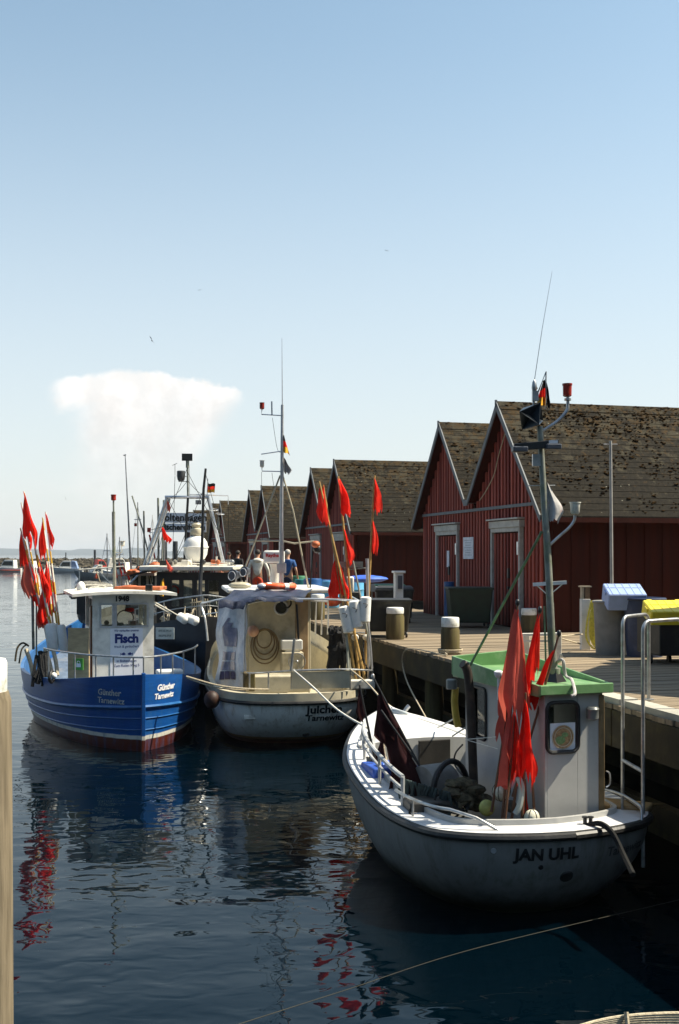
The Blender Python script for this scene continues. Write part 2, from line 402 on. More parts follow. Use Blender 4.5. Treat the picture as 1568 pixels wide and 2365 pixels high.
x1 = t.m('ADD', px, t.m('ADD', t.m('MULTIPLY', nz, .03), t.m('MULTIPLY', nz3, .006))); z1 = t.m('ADD', pz, t.m('ADD', t.m('MULTIPLY', nz, .018), t.m('MULTIPLY', nz3, .005)))
# anvil top: z < .171 - 2.1*(x+.2)^2 on the right, flatter left
dx = t.m('ADD', x1, .195)
top = t.m('SUBTRACT', .1715, t.m('MULTIPLY', t.m('MULTIPLY', dx, dx), 2.0))
m_top = t.smooth(t.m('SUBTRACT', top, z1), -.001, .006)
m_left = t.smooth(x1, -.272, -.252)
m_right = t.smooth(t.m('SUBTRACT', t.m('ADD', -.08, t.m('MULTIPLY', t.m('MINIMUM', t.m('SUBTRACT', z1, .148), 0), .7)), x1), -.003, .03)
# underside of the overhanging left part
m_low = t.m('MAXIMUM', t.smooth(z1, .126, .144), t.m('MULTIPLY', t.smooth(x1, -.258, -.215), t.m('MULTIPLY', t.smooth(z1, .0, .14), .95)))
msk = t.m('MULTIPLY', t.m('MULTIPLY', m_top, m_left), t.m('MULTIPLY', m_right, m_low))
msk = t.m('MULTIPLY', msk, t.m('ADD', .95, t.m('MULTIPLY', nz2, .8)), clamp=True)
msk = t.m('MULTIPLY', msk, t.m('GREATER_THAN', sx.outputs[1], .1))
low = t.m('MULTIPLY', t.smooth(t.noise(t.mapping(cv.outputs[0], (1, 3, 1)), 9, 5, .6), .5, .75), t.m('MULTIPLY', t.smooth(pz, .09, .02), .35))
low = t.m('MULTIPLY', low, t.m('MULTIPLY', t.smooth(px, .05, -.2), t.m('GREATER_THAN', sx.outputs[1], .1)))
shade = t.m('ADD', t.m('ADD', .84, t.m('MULTIPLY', t.smooth(pz, .12, .165), .1)), t.m('MULTIPLY', t.smooth(t.noise(cv.outputs[0], 34, 7, .62), .38, .62), .12))
CLOUD = (6.8, 6.6, 6.4)
hz = t.m('MULTIPLY', t.smooth(t.m('ABSOLUTE', sx.outputs[2]), .5, .0), t.smooth(sx.outputs[1], -.2, .7))
tint = t.n('ShaderNodeVectorMath', operation='MULTIPLY'); t.L.new(sky.outputs[0], tint.inputs[0]); tint.inputs[1].default_value = (1.27, 1.35, 1.16)
skyc = t.mix(t.m('ADD', .06, t.m('MULTIPLY', hz, .72)), tint.outputs[0], (5.1, 5.22, 5.45))
cc = t.n('ShaderNodeVectorMath', operation='SCALE'); cc.inputs[0].default_value = CLOUD; t.L.new(shade, cc.inputs[3])
# unseen dark belt behind the viewer, added to cut fill from the low sky
belt_ = t.m('MULTIPLY', t.smooth(sx.outputs[1], .25, -.1), t.smooth(t.m('ADD', sx.outputs[2], t.m('MULTIPLY', t.m('SUBTRACT', t.noise(tcw, 7, 5, .6), .5), .12)), .25, .22))
skyc = t.mix(t.m('MULTIPLY', t.smooth(sx.outputs[1], .45, -.2), .35), skyc, (.6, 1.0, 2.2))  # sky behind the viewer dimmed to lower the ambient fill
skyc = t.mix(belt_, skyc, (.16, .2, .12))
skyc = t.mix(low, skyc, cc.outputs[0]); skyc = t.mix(t.m('MULTIPLY', msk, .95), skyc, cc.outputs[0])
t.L.new(skyc, bg.inputs[0]); bg.inputs[1].default_value = .09
SC.view_settings.view_transform = 'Standard'; SC.view_settings.look = 'None'; SC.view_settings.exposure = .85; SC.view_settings.gamma = 1
SC.cycles.max_bounces = 8; SC.cycles.transparent_max_bounces = 12; SC.cycles.caustics_reflective = False; SC.cycles.caustics_refractive = False

# ================================================================= water, hills, breakwater
m = bpy.data.materials.new('harbour_water'); m.use_nodes = True; t = NT(m.node_tree); b = t.N['Principled BSDF']
b.inputs['Base Color'].default_value = (.0002, .0028, .0055, 1); b.inputs['Roughness'].default_value = .025; b.inputs['IOR'].default_value = 1.27; b.inputs['Specular Tint'].default_value = (.45, .85, 1, 1)
tc = t.n('ShaderNodeTexCoord').outputs['Object']
wv = t.m('ADD', t.m('MULTIPLY', t.noise(t.mapping(tc, (1, 1.5, 1), (0, 0, .3)), 1.0, .6, .4, .5), .6), t.m('MULTIPLY', t.noise(t.mapping(tc, (1, 1.6, 1), (0, 0, -.2)), 3.2, .8, .4, .7), .2))
wv = t.m('ADD', wv, t.m('MULTIPLY', t.noise(tc, 8, 1, .5), .012))
sxx = t.n('ShaderNodeSeparateXYZ'); t.L.new(tc, sxx.inputs[0])
calm = t.noise(t.mapping(tc, (.6, .25, 1)), .5, 3)
bn = t.n('ShaderNodeBump'); bn.inputs['Distance'].default_value = .03
t.L.new(t.m('MULTIPLY', t.smooth(calm, .3, .7), 1.0), bn.inputs['Strength']) if False else None
bn.inputs['Strength'].default_value = 1.0
t.L.new(t.m('MULTIPLY', wv, t.m('ADD', .75, t.m('MULTIPLY', t.smooth(calm, .35, .7), .6))), bn.inputs['Height']); t.L.new(bn.outputs[0], b.inputs['Normal'])
mw = MB().add([(-6000, -60, 0), (6000, -60, 0), (6000, 9000, 0), (-6000, 9000, 0)], [(0, 1, 2, 3)])
build(mw, 'water', m, kind='structure', smooth=False, fixn=False)
# hills over the bay
hb = MB(); rows = []
for k in range(2):
    r = []
    for i in range(161):
        x = -3200 + i * 40; u = CU + x / 5000 * F * 1.0
        h = 22 + 5 * math.sin(x * .003) + 4 * math.sin(x * .011 + 1) + 3 * math.sin(x * .031) + random.uniform(-1.5, 1.5)
        if -1010 < x < -880: h += 12 * math.sin((x + 1010) / 130 * math.pi)
        if x > -500: h -= 6
        r.append((x, 5000 + k * 600, h - k * 4))
    rows.append(r)
rows = [[(x, 4700, -1) for x, _, _ in rows[0]]] + rows
build(hb.grid(rows), 'hills', hillmat, kind='structure')
# breakwater of tipped stones
rb = MB(); 
for i in range(1500):
    x = random.uniform(-80, 5); q = random.random(); y = 222 + q * 9; zt = 2.15 * min(1, q * 1.5) - random.uniform(0, .5)
    rb.ball((x, y, zt), random.uniform(.35, .8), 6, 4, (1.2, 1, .75), .22)
rb.box((-37.5, 231, .5), (90, 9, 2.2))
build(rb, 'breakwater', rockmat, kind='structure', smooth=False)

# ================================================================= quay frame: x away from the water, y along the quay, z up
QO = V3((4.22, 22.3, 0)); QY = math.atan2(.241, .9705)
QM = Matrix.Translation(QO) @ Matrix.Rotation(QY, 4, 'Z')
def Q(x, y, z=0): return QM @ V3((x, y, QZ + z))
EDGE = -3.76
gm = MB()
for a, b_, c_, d_ in ((-.3, 60, -15.2, 90),):
    gm.box(QM @ V3(((a + b_) / 2, (c_ + d_) / 2, QZ / 2 - .3)), (b_ - a, d_ - c_, QZ - .03 + .6 - .6), QY)
build(gm, 'ground', landmat, kind='structure', smooth=False)
pier = thing('wooden_pier', 'weathered plank pier with dark timber edge running in front of the red huts', 'pier', (QM @ V3((EDGE, -15, 0)))[:], QY)
mb = MB(); y = -15.0
while y < 75:
    wd = .135; L0 = EDGE - .04 + random.uniform(-.02, .02); L1 = 8 if y < 0 else .4
    dz = random.uniform(-.004, .004); o = len(mb.v)
    mb.box(QM @ V3(((L0 + L1) / 2, y + wd / 2, QZ - .025 + dz)), (L1 - L0, wd - .012, .05), QY); y += wd
build(mb, 'deck', plank, pier, smooth=False)
mb = MB()
for y0 in range(-15, 75, 5):
    mb.box(QM @ V3((EDGE + .03, y0 + 2.5, QZ - .055 - .2)), (.16, 4.985, .4), QY)
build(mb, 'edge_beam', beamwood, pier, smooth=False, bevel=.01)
mb = MB()
for y0 in range(-15, 75, 5): mb.box(QM @ V3((EDGE + .45, y0 + 2.5, .55)), (.14, 4.98, .32), QY)
mb.box(QM @ V3((-.9, 30, .5)), (.2, 90, 2.3), QY)
for y0 in range(-15, 75, 2): mb.box(QM @ V3((-2, y0, QZ - .23)), (3.2, .18, .25), QY)
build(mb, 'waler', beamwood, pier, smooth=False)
for i, y0 in enumerate([-14, -11.3, -8.6, -6, -3.2, -.6, 2, 5, 8, 11, 15, 19, 24, 29, 35, 41, 48, 55]):
    c = QM @ V3((EDGE + .27, y0, 0)); build(MB().lathe([(.16, -.6), (.155, QZ - .1)], c, 14), 'pile', pilewood, pier)
mb = MB()
for (y0, y1) in ((-15, -10.2), (-10.1, -7.3)):
    mb.beam(QM @ V3((EDGE + .1, y0, QZ + .03)), QM @ V3((EDGE + .1, y1, QZ + .03)), .22, .07)
build(mb, 'edge_plank', mat('bleached_edge_board', (.42, .4, .34), .8, var=.2, vs=2, bump=.4), pier, smooth=False)

# ---------------------------------------------------------------- huts
def hut(y0, label, near, moss):
    base = QM @ V3((0, y0, QZ)); T = thing('double_gabled_hut', label, 'hut', base[:], QY, 'red double gabled fishing huts along the pier')
    D = 13.0; wd = 7.8; ez = 2.72; rz = 5.0; OH = .24; EV = -.35; sl_ = 1.13
    def w3(x, y, z): return V3((x, y, z))
    vz = rz - 1.95 * sl_ + .0   # roof height at the valley line
    g = MB()   # gable wall core
    prof = [(0, 0), (wd, 0), (wd, rz - 1.95 * sl_ - .1), (5.85, rz - .1), (3.9, vz - .08), (1.95, rz - .1), (0, rz - 1.95 * sl_ - .1)]
    for xx in (0.0,):
        for poly in ([prof[i] for i in (0, 6, 5, 4)], [prof[i] for i in (0, 4, 1)], [prof[i] for i in (1, 4, 3, 2)]):
            g.prism([w3(xx, a, b) for a, b in poly], (.1, 0, 0))
    gb = MB()   # battens on the gable
    n = 41; sp = wd / n
    doors = ((1.05, 2.7), (4.92, 6.57))
    def ztop(y):
        return rz - .12 - abs(y - (1.95 if y < 3.9 else 5.85)) * sl_
    for i in range(n):
        y = sp * (i + .5)
        z0 = 0
        ind = any(a - .05 < y < b + .05 for a, b in doors)
        zt = ztop(y)
        if ind: gb.box(w3(-.022, y, (2.38 + zt) / 2), (.044, .09, zt - 2.38))
        else: gb.box(w3(-.022, y, zt / 2), (.044, .09, zt))
    gw = build(g, 'gable_wall', siding_shaded, T, world=False, smooth=False)
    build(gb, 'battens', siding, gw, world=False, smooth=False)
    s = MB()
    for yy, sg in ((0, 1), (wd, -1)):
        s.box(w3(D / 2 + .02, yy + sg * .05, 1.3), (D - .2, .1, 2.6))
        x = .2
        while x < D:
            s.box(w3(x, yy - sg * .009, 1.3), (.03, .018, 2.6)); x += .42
    build(s, 'side_wall', siding_shaded, T, world=False, smooth=False)
    # roofs in overlapping courses
    for cy, lo, hi in ((1.95, -.35, 3.78), (5.85, 4.02, 8.15)):
        r = MB(); nC = 19
        for sg, end in ((-1, lo), (1, hi)):
            tot = abs(end - cy)
            for c in range(nC):
                a = tot * c / nC; b = tot * (c + 1) / nC + .012
                za = rz - a * sl_ + .0; zb = rz - b * sl_ + .014
                p = [w3(-OH, cy + sg * a, za), w3(D + .2, cy + sg * a, za), w3(D + .2, cy + sg * b, zb), w3(-OH, cy + sg * b, zb)]
                if sg < 0: p = p[::-1]
                q = [V3((v.x, v.y, v.z)) for v in p]; o = len(r.v)
                r.v += q + [v + V3((0, 0, -.075)) for v in q]
                r.f += [(o, o + 1, o + 2, o + 3), (o + 7, o + 6, o + 5, o + 4)] + [(o + i, o + 4 + i, o + 4 + (i + 1) % 4, o + (i + 1) % 4) for i in range(4)]
        for sg in (-1, 1): r.prism([w3(-OH, cy, rz + .035), w3(-OH, cy + sg * .17, rz - .155), w3(-OH, cy + sg * .17, rz - .185), w3(-OH, cy, rz - .0)], (D + .46, 0, 0))
        build(r, 'roof', roofmat, T, world=False, smooth=False)
        # barge boards
        b = MB()
        for sg, end in ((-1, lo), (1, hi)):
            tot = abs(end - cy)
            p = [w3(-OH - .03, cy, rz + .02), w3(-OH - .03, cy + sg * tot, rz - tot * sl_ + .02), w3(-OH - .03, cy + sg * tot, rz - tot * sl_ - .13), w3(-OH - .03, cy, rz - .17)]
            b.prism(p if sg > 0 else p[::-1], (.028, 0, 0))
        b.box(w3(-OH - .03, cy, rz - .02), (.05, .03, .16))
        build(b, 'barge_board', trim_grey, T, world=False, smooth=False)
        so_ = MB()    # soffit boards under the overhang
        for sg, end in ((-1, lo), (1, hi)):
            tot = abs(end - cy) - .03
            q = [w3(-OH + .004, cy, rz - .1), w3(-.001, cy, rz - .1), w3(-.001, cy + sg * tot, rz - tot * sl_ - .1), w3(-OH + .004, cy + sg * tot, rz - tot * sl_ - .1)]
            so_.add(q + [v - V3((0, 0, .02)) for v in q], [(0, 1, 2, 3), (7, 6, 5, 4), (0, 4, 5, 1), (1, 5, 6, 2), (2, 6, 7, 3), (3, 7, 4, 0)])
        build(so_, 'soffit', siding_shaded, T, world=False, smooth=False)
    t_ = MB(); t_.box(w3(D / 2 - .1, 3.9, vz + .08), (D + .3, .3, .05)); t_.box(w3(-OH - .015, 3.9, vz + .06), (.03, .26, .14))
    build(t_, 'valley_gutter', trim_grey, T, world=False, smooth=False)
    build(MB().box(w3(-.056, 3.9, 2.68), (.04, 7.75, .07)), 'trim_rail', trim_grey, T, world=False, smooth=False)
    for a, b in doors:
        d = build(MB().box(w3(-.02, (a + b) / 2, 1.06), (.045, b - a - .16, 2.08)), 'door', siding_shaded, T, world=False, smooth=False)
        bt = MB(); yy = a + .16
        while yy < b - .1: bt.box(w3(-.055, yy, 1.06), (.03, .08, 2.04)); yy += .186
        build(bt, 'door_batten', siding, d, world=False, smooth=False)
        build(MB().box(w3(-.09, a + .62, 1.2), (.04, .05, .22)), 'handle', black_paint, d, world=False, smooth=False); build(MB().box(w3(-.09, a + .62, .88), (.05, .04, .06)), 'lock', black_paint, d, world=False, smooth=False)
        fr = MB(); fr.box(w3(-.05, a + .03, 1.08), (.1, .07, 2.16)); fr.box(w3(-.05, b - .03, 1.08), (.1, .07, 2.16)); fr.box(w3(-.05, (a + b) / 2, 2.16), (.1, b - a + .02, .09))
        fr.box(w3(-.06, (a + b) / 2, 2.29), (.13, b - a + .1, .15)); fr.box(w3(-.085, (a + b) / 2, 2.4), (.2, b - a + .18, .035)); fr.box(w3(-.085, (a + b) / 2, 2.215), (.03, b - a + .14, .02))
        build(fr, 'door_frame', door_white, T, world=False, smooth=False, bevel=.004)
        build(MB().box(w3(-.11, a + .06, 1.75), (.02, .09, .28)), 'hinge', alu, d, world=False, smooth=False)
    build(MB().box(w3(D / 2, -.37, 2.32), (D + .4, .03, .1)), 'eaves_board', siding_shaded, T, world=False, smooth=False)
    if moss:
        mo = MB(); rr = random.Random(int(y0 * 10) + 5)
        from mathutils import noise as mn
        for i in range(moss):
            cy = rr.choice((1.95, 1.95, 5.85)); a = 2.25 * (rr.random() ** 1.9); x = rr.uniform(-.1, D)
            if cy > 3: a = min(a, 1.75)
            if mn.noise(V3((x * .9, a * 1.6, y0 + cy))) + .25 * mn.noise(V3((x * 4, a * 4, cy))) < -.3 + .12 * a: continue
            sz = rr.choice((.009, .011, .013, .016, .02, .03)) * rr.uniform(.7, 1.3)
            mo.ball((x, cy - a, rz - a * sl_ + .02), sz, 6, 4, (1.5, 1.2, .6), .3)
        build(mo, 'moss', mossmat, T, world=False, smooth=False, kind='stuff')
    return T
h1 = hut(0, 'nearest red hut with a pale notice between its two doors', True, 9000)
p_ = MB().box((-.06, 4.23, 1.77), (.02, .68, .53 + .0)); build(p_, 'notice_board', paper, h1, world=False, smooth=False)
nl = MB()
for i in range(7): nl.box((-.072, 4.23, 1.96 - i * .06), (.003, .5 - (i % 3) * .08, .014))
build(nl, 'print', mat('faint_grey_print', (.3, .35, .42), .6, bump=0), bpy.data.objects['notice_board'], world=False, smooth=False)
build(MB().box((-.085, 5.62, 1.5), (.015, .17, .42)), 'paper_note', paper, h1, world=False, smooth=False)
cab = MB().curve([(-.05, 1.75, 4.55), (-.05, 2.3, 3.9), (-.05, 2.6, 3.45), (-.05, 3.1, 3.1), (-.05, 3.5, 2.9)], .012, 5)
build(cab, 'cable', rope_tan, h1, world=False)
hut(-14.75, 'red hut just outside the right edge of the photo, shading the pier', False, 0)
hut(15.35, 'second red hut from the camera, behind the red marker flags', False, 3500)
hut(30.7, 'third red hut, behind the two visitors and the aluminium mast', False, 500)
hut(46.05, 'fourth red hut, its roof left of the aluminium mast', False, 0)
hut(61.4, 'farthest red hut, mostly behind the harbour name board', False, 0)

# lamp / flag pole beside hut 1 side wall
tp = P(1410, 1018, 19.0); bp = Q(0, 0); 
fp = thing('flagpole', 'thin grey flagpole in front of the nearest hut roof', 'flagpole', (tp.x + .02, 19.0, QZ))
build(MB().tube([(tp.x + .03, 19.0, QZ), (tp.x, 19.0, tp.z)], [.032, .024], 10), 'pole', mat('grey_pole_paint', (.36, .35, .33), .5, .2, var=.15), fp)
build(MB().tube([(tp.x - .12, 19.0, tp.z - .06), (tp.x + .12, 19.0, tp.z - .06)], .006, 6), 'crossbar', alu, fp)

# ---------------------------------------------------------------- bollards (timber piles standing on the quay edge)
def bollard(u0, u1, vt, vb, label, capf=.17, lip=True):
    um = (u0 + u1) / 2; y = (H - QZ) * F / (vb - HV); c = P(um, vb, y); r = (u1 - u0) / 2 / F * y; c.y += r
    top = H - (vt - HV) / F * y
    T = thing('mooring_bollard', label, 'bollard', (c.x, c.y, QZ), 0, 'timber mooring bollards on the pier edge')
    hh = top - QZ; hc = hh * capf
    k = hh - hc
    build(MB().lathe([(r * .96, 0), (r, .05), (r * 1.0, k - .07), (r * .9, k - .03), (r * .88, k + .01)], (c.x, c.y, QZ), 22), 'post', pilewood, T)
    build(MB().lathe([(r * .93, k - .01), (r * .95, k + .02), (r * .94, hh - .015), (r * .88, hh)], (c.x, c.y, QZ), 22), 'cap', capwhite, T)
    return T, c, r
bollard(892, 935, 1404, 1478, 'bollard with a mossy white cap standing in front of the black bins')
b2, c2, r2 = bollard(1020, 1064, 1427, 1512, 'nearest bollard at the pier edge, a mooring rope round its foot', .24)
bollard(717, 750, 1373, 1432, 'green stained bollard seen behind the cream cabin', .25)
bollard(1206, 1244, 1406, 1462, 'bollard behind the red pennants, in front of the hut door', .25)
mb = MB()
for k in range(3): mb.torus(c2 + V3((0, 0, QZ - c2.z + .03 + .022 * k)), r2 + .03 + .006 * k, .011, n=26, k=6)
mb.curve([c2 + V3((-.1, -.22, .03)), c2 + V3((-.15, -.4, .02)), Q(EDGE - .12, -2.85, -.02), Q(EDGE - .14, -2.9, -.5), P(1002, 1690, 14.6)], .012, 6)
build(mb, 'mooring_rope', rope_tan, label='frayed tan rope looped round the foot of the nearest bollard and down the pier side', category='rope')

# the air: hazy over the bay
hm = bpy.data.materials.new('sea_haze'); hm.use_nodes = True; t = NT(hm.node_tree); t.N.remove(t.N['Principled BSDF'])
pv = t.n('ShaderNodeVolumePrincipled'); pv.inputs['Color'].default_value = (.78, .86, .95, 1); pv.inputs['Density'].default_value = .00014
t.L.new(pv.outputs[0], t.N['Material Output'].inputs['Volume'])
build(MB().box((0, 3100, 27), (8600, 6400, 56)), 'haze', hm, kind='stuff', smooth=False)
# ================================================================= boat helpers
class Boat:
    """local frame: x = away from the near end (s), y = image left of it"""
    def __init__(s, name, label, category, near, fwd, rim, wl, p=1.7, n=56, k=10, group=None, keel=-.35):
        yaw = math.atan2(fwd[1], fwd[0]); s.T = thing(name, label, category, (near[0], near[1], 0), yaw, group)
        s.M = W[s.T.name]; s.R = cat(rim, n); s.Wl = cat(wl, n); s.n = n; s.rim_tab = rim
        s.R[0] = (s.R[0][0], 0, s.R[0][2]); s.R[-1] = (s.R[-1][0], 0, s.R[-1][2])
        hull = MB(); rows = []
        for i in range(n):
            r = s.R[i]; w_ = s.Wl[i]; b0 = max(0, r[1]); b1 = max(0, w_[1]) if 0 < i < n - 1 else 0
            half = []
            for j in range(k + 1):
                q = j / k; f = q ** p
                half.append((r[0] + (w_[0] - r[0]) * f, b0 + (b1 - b0) * f, r[2] * (1 - q)))
            x1 = half[-1]; half.append((x1[0] * .97 + .03 * s.R[n // 2][0], x1[1] * .7, keel))
            rows.append([V3(q) for q in half] + [V3((a, -b, c)) for a, b, c in half[::-1]])
        hull.grid(rows); s.hull = hull
        wv = [s.M @ q for q in hull.v]
        s.bvh = BVHTree.FromPolygons(wv, hull.f)
    def inset(s, d, dz=0):
        pts = []
        for i in range(s.n):
            a = V3(s.R[max(i - 1, 0)][:2]); b = V3(s.R[min(i + 1, s.n - 1)][:2]); tt = (b - a)
            if i == 0: nn = V3((1, 0))
            elif i == s.n - 1: nn = V3((-1, 0))
            else:
                tt.normalize(); nn = V3((tt.y, -tt.x))
            x, y = s.R[i][0] + nn.x * d, max(0, s.R[i][1] + nn.y * d)
            x = min(max(x, s.R[0][0] + d), s.R[-1][0] - d)
            pts.append((x, y, s.R[i][2] + dz))
        return pts
    def strip(s, A, B):
        mb = MB(); full = lambda q: [V3(a) for a in q] + [V3((a, -b, c)) for a, b, c in q[::-1]]
        mb.grid([full(A), full(B)]); return mb
    def z_at(s, x, tab=None):
        R = tab or s.R
        for a, b in zip(R, R[1:]):
            if a[0] <= x <= b[0] or b[0] <= x <= a[0]:
                f = (x - a[0]) / (b[0] - a[0]) if b[0] != a[0] else 0
                return a[2] + (b[2] - a[2]) * f, a[1] + (b[1] - a[1]) * f
        return R[-1][2], 0
    def rim_path(s, x0, x1, d=.03, dz=0, side=1, n=20, around=False):
        """points along the rim"""
        I = s.inset(d, dz); out = []
        if around:
            L = [V3(q) for q in I if q[0] <= x0][::-1]; Rr = [V3((a, -b, c)) for a, b, c in I if a <= x1]
            return L + Rr
        for i in range(n + 1):
            x = x0 + (x1 - x0) * i / n; z, b = s.z_at(x, I); out.append(V3((x, side * b, z)))
        return out
    def w(s, p): return s.M @ V3(p)
    def l(s, p): return s.M.inverted() @ V3(p)
    def part(s, mb, name, m, **kw):
        kw.setdefault('world', False); kw.setdefault('parent', s.T)
        par = kw.pop('parent'); return build(mb, name, m, par, **kw)
def flag_mesh(top, d, L, Wd, side, seed=0, fold=.26, n=26, m=13, ragged=.2):
    """cloth tied along a pole from `top` in direction d, hanging slack"""
    rr = random.Random(seed); top, d, side = V3(top), V3(d).normalized(), V3(side).normalized()
    nrm = d.cross(side).normalized(); rows = []; ph = rr.uniform(0, 6); kf = rr.uniform(5, 8)
    cut = [1 - ragged * rr.random() for _ in range(m)]
    down = V3((0, 0, -1))
    for i in range(n + 1):
        t_ = i / n; row = []
        for j in range(m):
            q = j / (m - 1); tt = t_ * (cut[j] + (.0 if q < .4 else .04) - .32 * max(0, .25 - q) * 1.5)
            wq = Wd * (tt ** .85) * (1 - .45 * max(0, tt - .72) / .28 * q)
            f = math.sin(q * kf + ph + tt * 2) * fold * Wd * (.3 + tt) + math.sin(q * 13 + tt * 5) * .03 * Wd
            row.append(top + d * (L * tt) * (1 - q * .55) + down * (L * tt) * q * .55 + side * wq * q * (1 + .1 * math.sin(tt * 9 + ph)) + nrm * (f + .02 * math.sin(q * 31 + tt * 17 + ph) * L * .3 * tt))
        rows.append(row)
    return MB().grid(rows)
FW = 1.35
def marker(base, top, flags, label, floats=(), pole=None, r=(.016, .011), group='flagged marker buoys', fin=None, category='marker buoy', bend=0, cm=None):
    base, top = V3(base), V3(top); d = (base - top).normalized()
    T = thing('marker_buoy', label, category, base[:], 0, group)
    mid = (base + top) / 2 + V3((bend, 0, 0))
    build(MB().tube(cat([tuple(base), tuple(mid), tuple(top)], 9), [r[0] + (r[1] - r[0]) * i / 8 for i in range(9)], 8), 'pole', pole or bamboo, T)
    L = (base - top).length
    for k, (t0, fl, wd, side, fm, seed) in enumerate(flags):
        a = top + d * (t0 * L); sd_ = V3(side)
        build(flag_mesh(a, d, fl, wd * FW, sd_, seed), 'flag', fm, T, fixn=False, angle=80)
    for (t0, kind, r1, h1) in floats:
        c = top + d * (t0 * L)
        if kind == 'cyl':
            f_ = build(MB().lathe([(r1 * .75, -h1 / 2), (r1, -h1 / 2 + .03), (r1, h1 / 2 - .03), (r1 * .75, h1 / 2)], c, 18, axis=-d), 'float', cm or whitefoam, T)
        else:
            build(MB().ball(c, r1, 16, 11, (1, 1, .92)), 'float', cm or dirtyfloat, T)
    if fin: build(MB().ball(top, .022, 8, 6, (1, 1, 1.6)), 'finial', fin, T)
    return T
def rail(b, path, posts, r=.016, h=.35, m=None, name='rail'):
    """path: list of local points on deck level; handrail at height h with posts"""
    mb = MB(); up = V3((0, 0, h)); pts = [V3(q) + up for q in path]
    mb.tube(pts, r, 8)
    for i in posts: mb.tube([V3(path[i]) - V3((0, 0, .02)), V3(path[i]) + up], r * .85, 8)
    return b.part(mb, name, m or steel)

# ================================================================= A: blue wooden boat
A = Boat('fishing_boat', 'blue wooden fishing boat with white wheelhouse and a fish poster', 'fishing boat', (-3.37, 18.6), (-.33, .944),
         [(0, 0, 1.33), (.22, .36, 1.3), (.55, .66, 1.26), (1, .97, 1.2), (2, 1.4, 1.1), (3.5, 1.72, 1.04), (5, 1.78, 1.05), (6.8, 1.55, 1.14), (8.3, 1.0, 1.38), (9.2, .42, 1.62), (9.7, 0, 1.8)],
         [(.06, 0, 0), (.3, .3, 0), (.65, .58, 0), (1.1, .85, 0), (2.1, 1.22, 0), (3.6, 1.5, 0), (5, 1.5, 0), (6.6, 1.25, 0), (7.9, .75, 0), (8.6, .35, 0), (9.1, 0, 0)], p=1.5, group='fishing boats moored at the pier')
A.part(A.hull, 'hull', blue_hull, angle=50)
inn = A.inset(.07); bul = .5
fl = [(x, y, z - bul) for x, y, z in inn]
A.part(A.strip([(q[0], q[1], q[2] + .001) for q in A.R], inn).add([], []), 'cap_rail', blue_paint)
A.part(A.strip(inn, fl), 'inner_bulwark', blue_paint)
dk = MB(); dk.grid([[V3((x, y, z)), V3((x, -y, z))] for x, y, z in fl]); A.part(dk, 'deck', mat('worn_blue_deck', (.1, .14, .2), .7, var=.3, bump=.3, dirt=(.2, .17, .12)), smooth=False)
mb = MB()
for fr_, rr_ in ((.42, .035), (.57, .012), (.72, .012)):
    for sgn in (1, -1):
        pts = []
        for i in range(0, A.n - 8):
            r0, w0 = A.R[i], A.Wl[i]; f = fr_ ** 1.5
            pts.append(V3((r0[0] + (w0[0] - r0[0]) * f, sgn * (max(0, r0[1]) + (max(0, w0[1]) - max(0, r0[1])) * f + .008), r0[2] * (1 - fr_))))
        mb.tube(pts, rr_, 6)
A.part(mb, 'rub_strake', blue_paint)
A.part(MB().beam((-.02, 0, 1.36), (.04, 0, -.3), .07, .06), 'stem_post', blue_hull, smooth=False, bevel=.01)
# fairlead notch on the port quarter
nz_, nb_ = A.z_at(1.65)
A.part(MB().torus((1.75, nb_ + .12, nz_ + .03), .1, .03, (.5, 1, 0), 20, 8), 'fairlead', black_rub)
A.part(MB().ball((1.75, nb_ + .08, nz_ + .05), .06, 10, 8), 'fairlead_plug', whitefoam)
def hulltext(b, txt, u, v, y, size, m, n2, bold=0, name='boat_name', off=.008, shear=0, view=False, sx=1):
    o_ = V3((0, 0, H)); h_ = b.bvh.ray_cast(o_, (P(u, v, y) - o_).normalized()); c = h_[0]; n_ = h_[1] if h_[1].y < 0 else -h_[1]
    if view: n_ = (o_ - c).normalized(); n_ = (n_ + V3((.25, 0, 0))).normalized()
    right = V3((-n_.y, n_.x, 0)).normalized(); up = n_.cross(right).normalized()
    tm_ = text_mb(txt, size, bold)
    for q in tm_.v: q.x *= sx
    L_ = lay(tm_, c, right, up, b.bvh, off, shear)
    return build(L_, name, m, b.T, smooth=False, fixn=False)
hulltext(A, 'Günther', 252, 1600, 19.2, .15, lettering_pale, (-.7, -.75), .002, shear=.1)
hulltext(A, 'Tarnewitz', 255, 1619, 19.2, .145, lettering_pale, (-.7, -.75), .002, name='home_port', shear=.1)
hulltext(A, 'Günther', 385, 1586, 18.9, .15, poster_white, (.75, -.66), .006, shear=.15)
hulltext(A, 'Tarnewitz', 381, 1606, 18.9, .135, poster_white, (.75, -.66), .005, name='home_port', shear=.15)
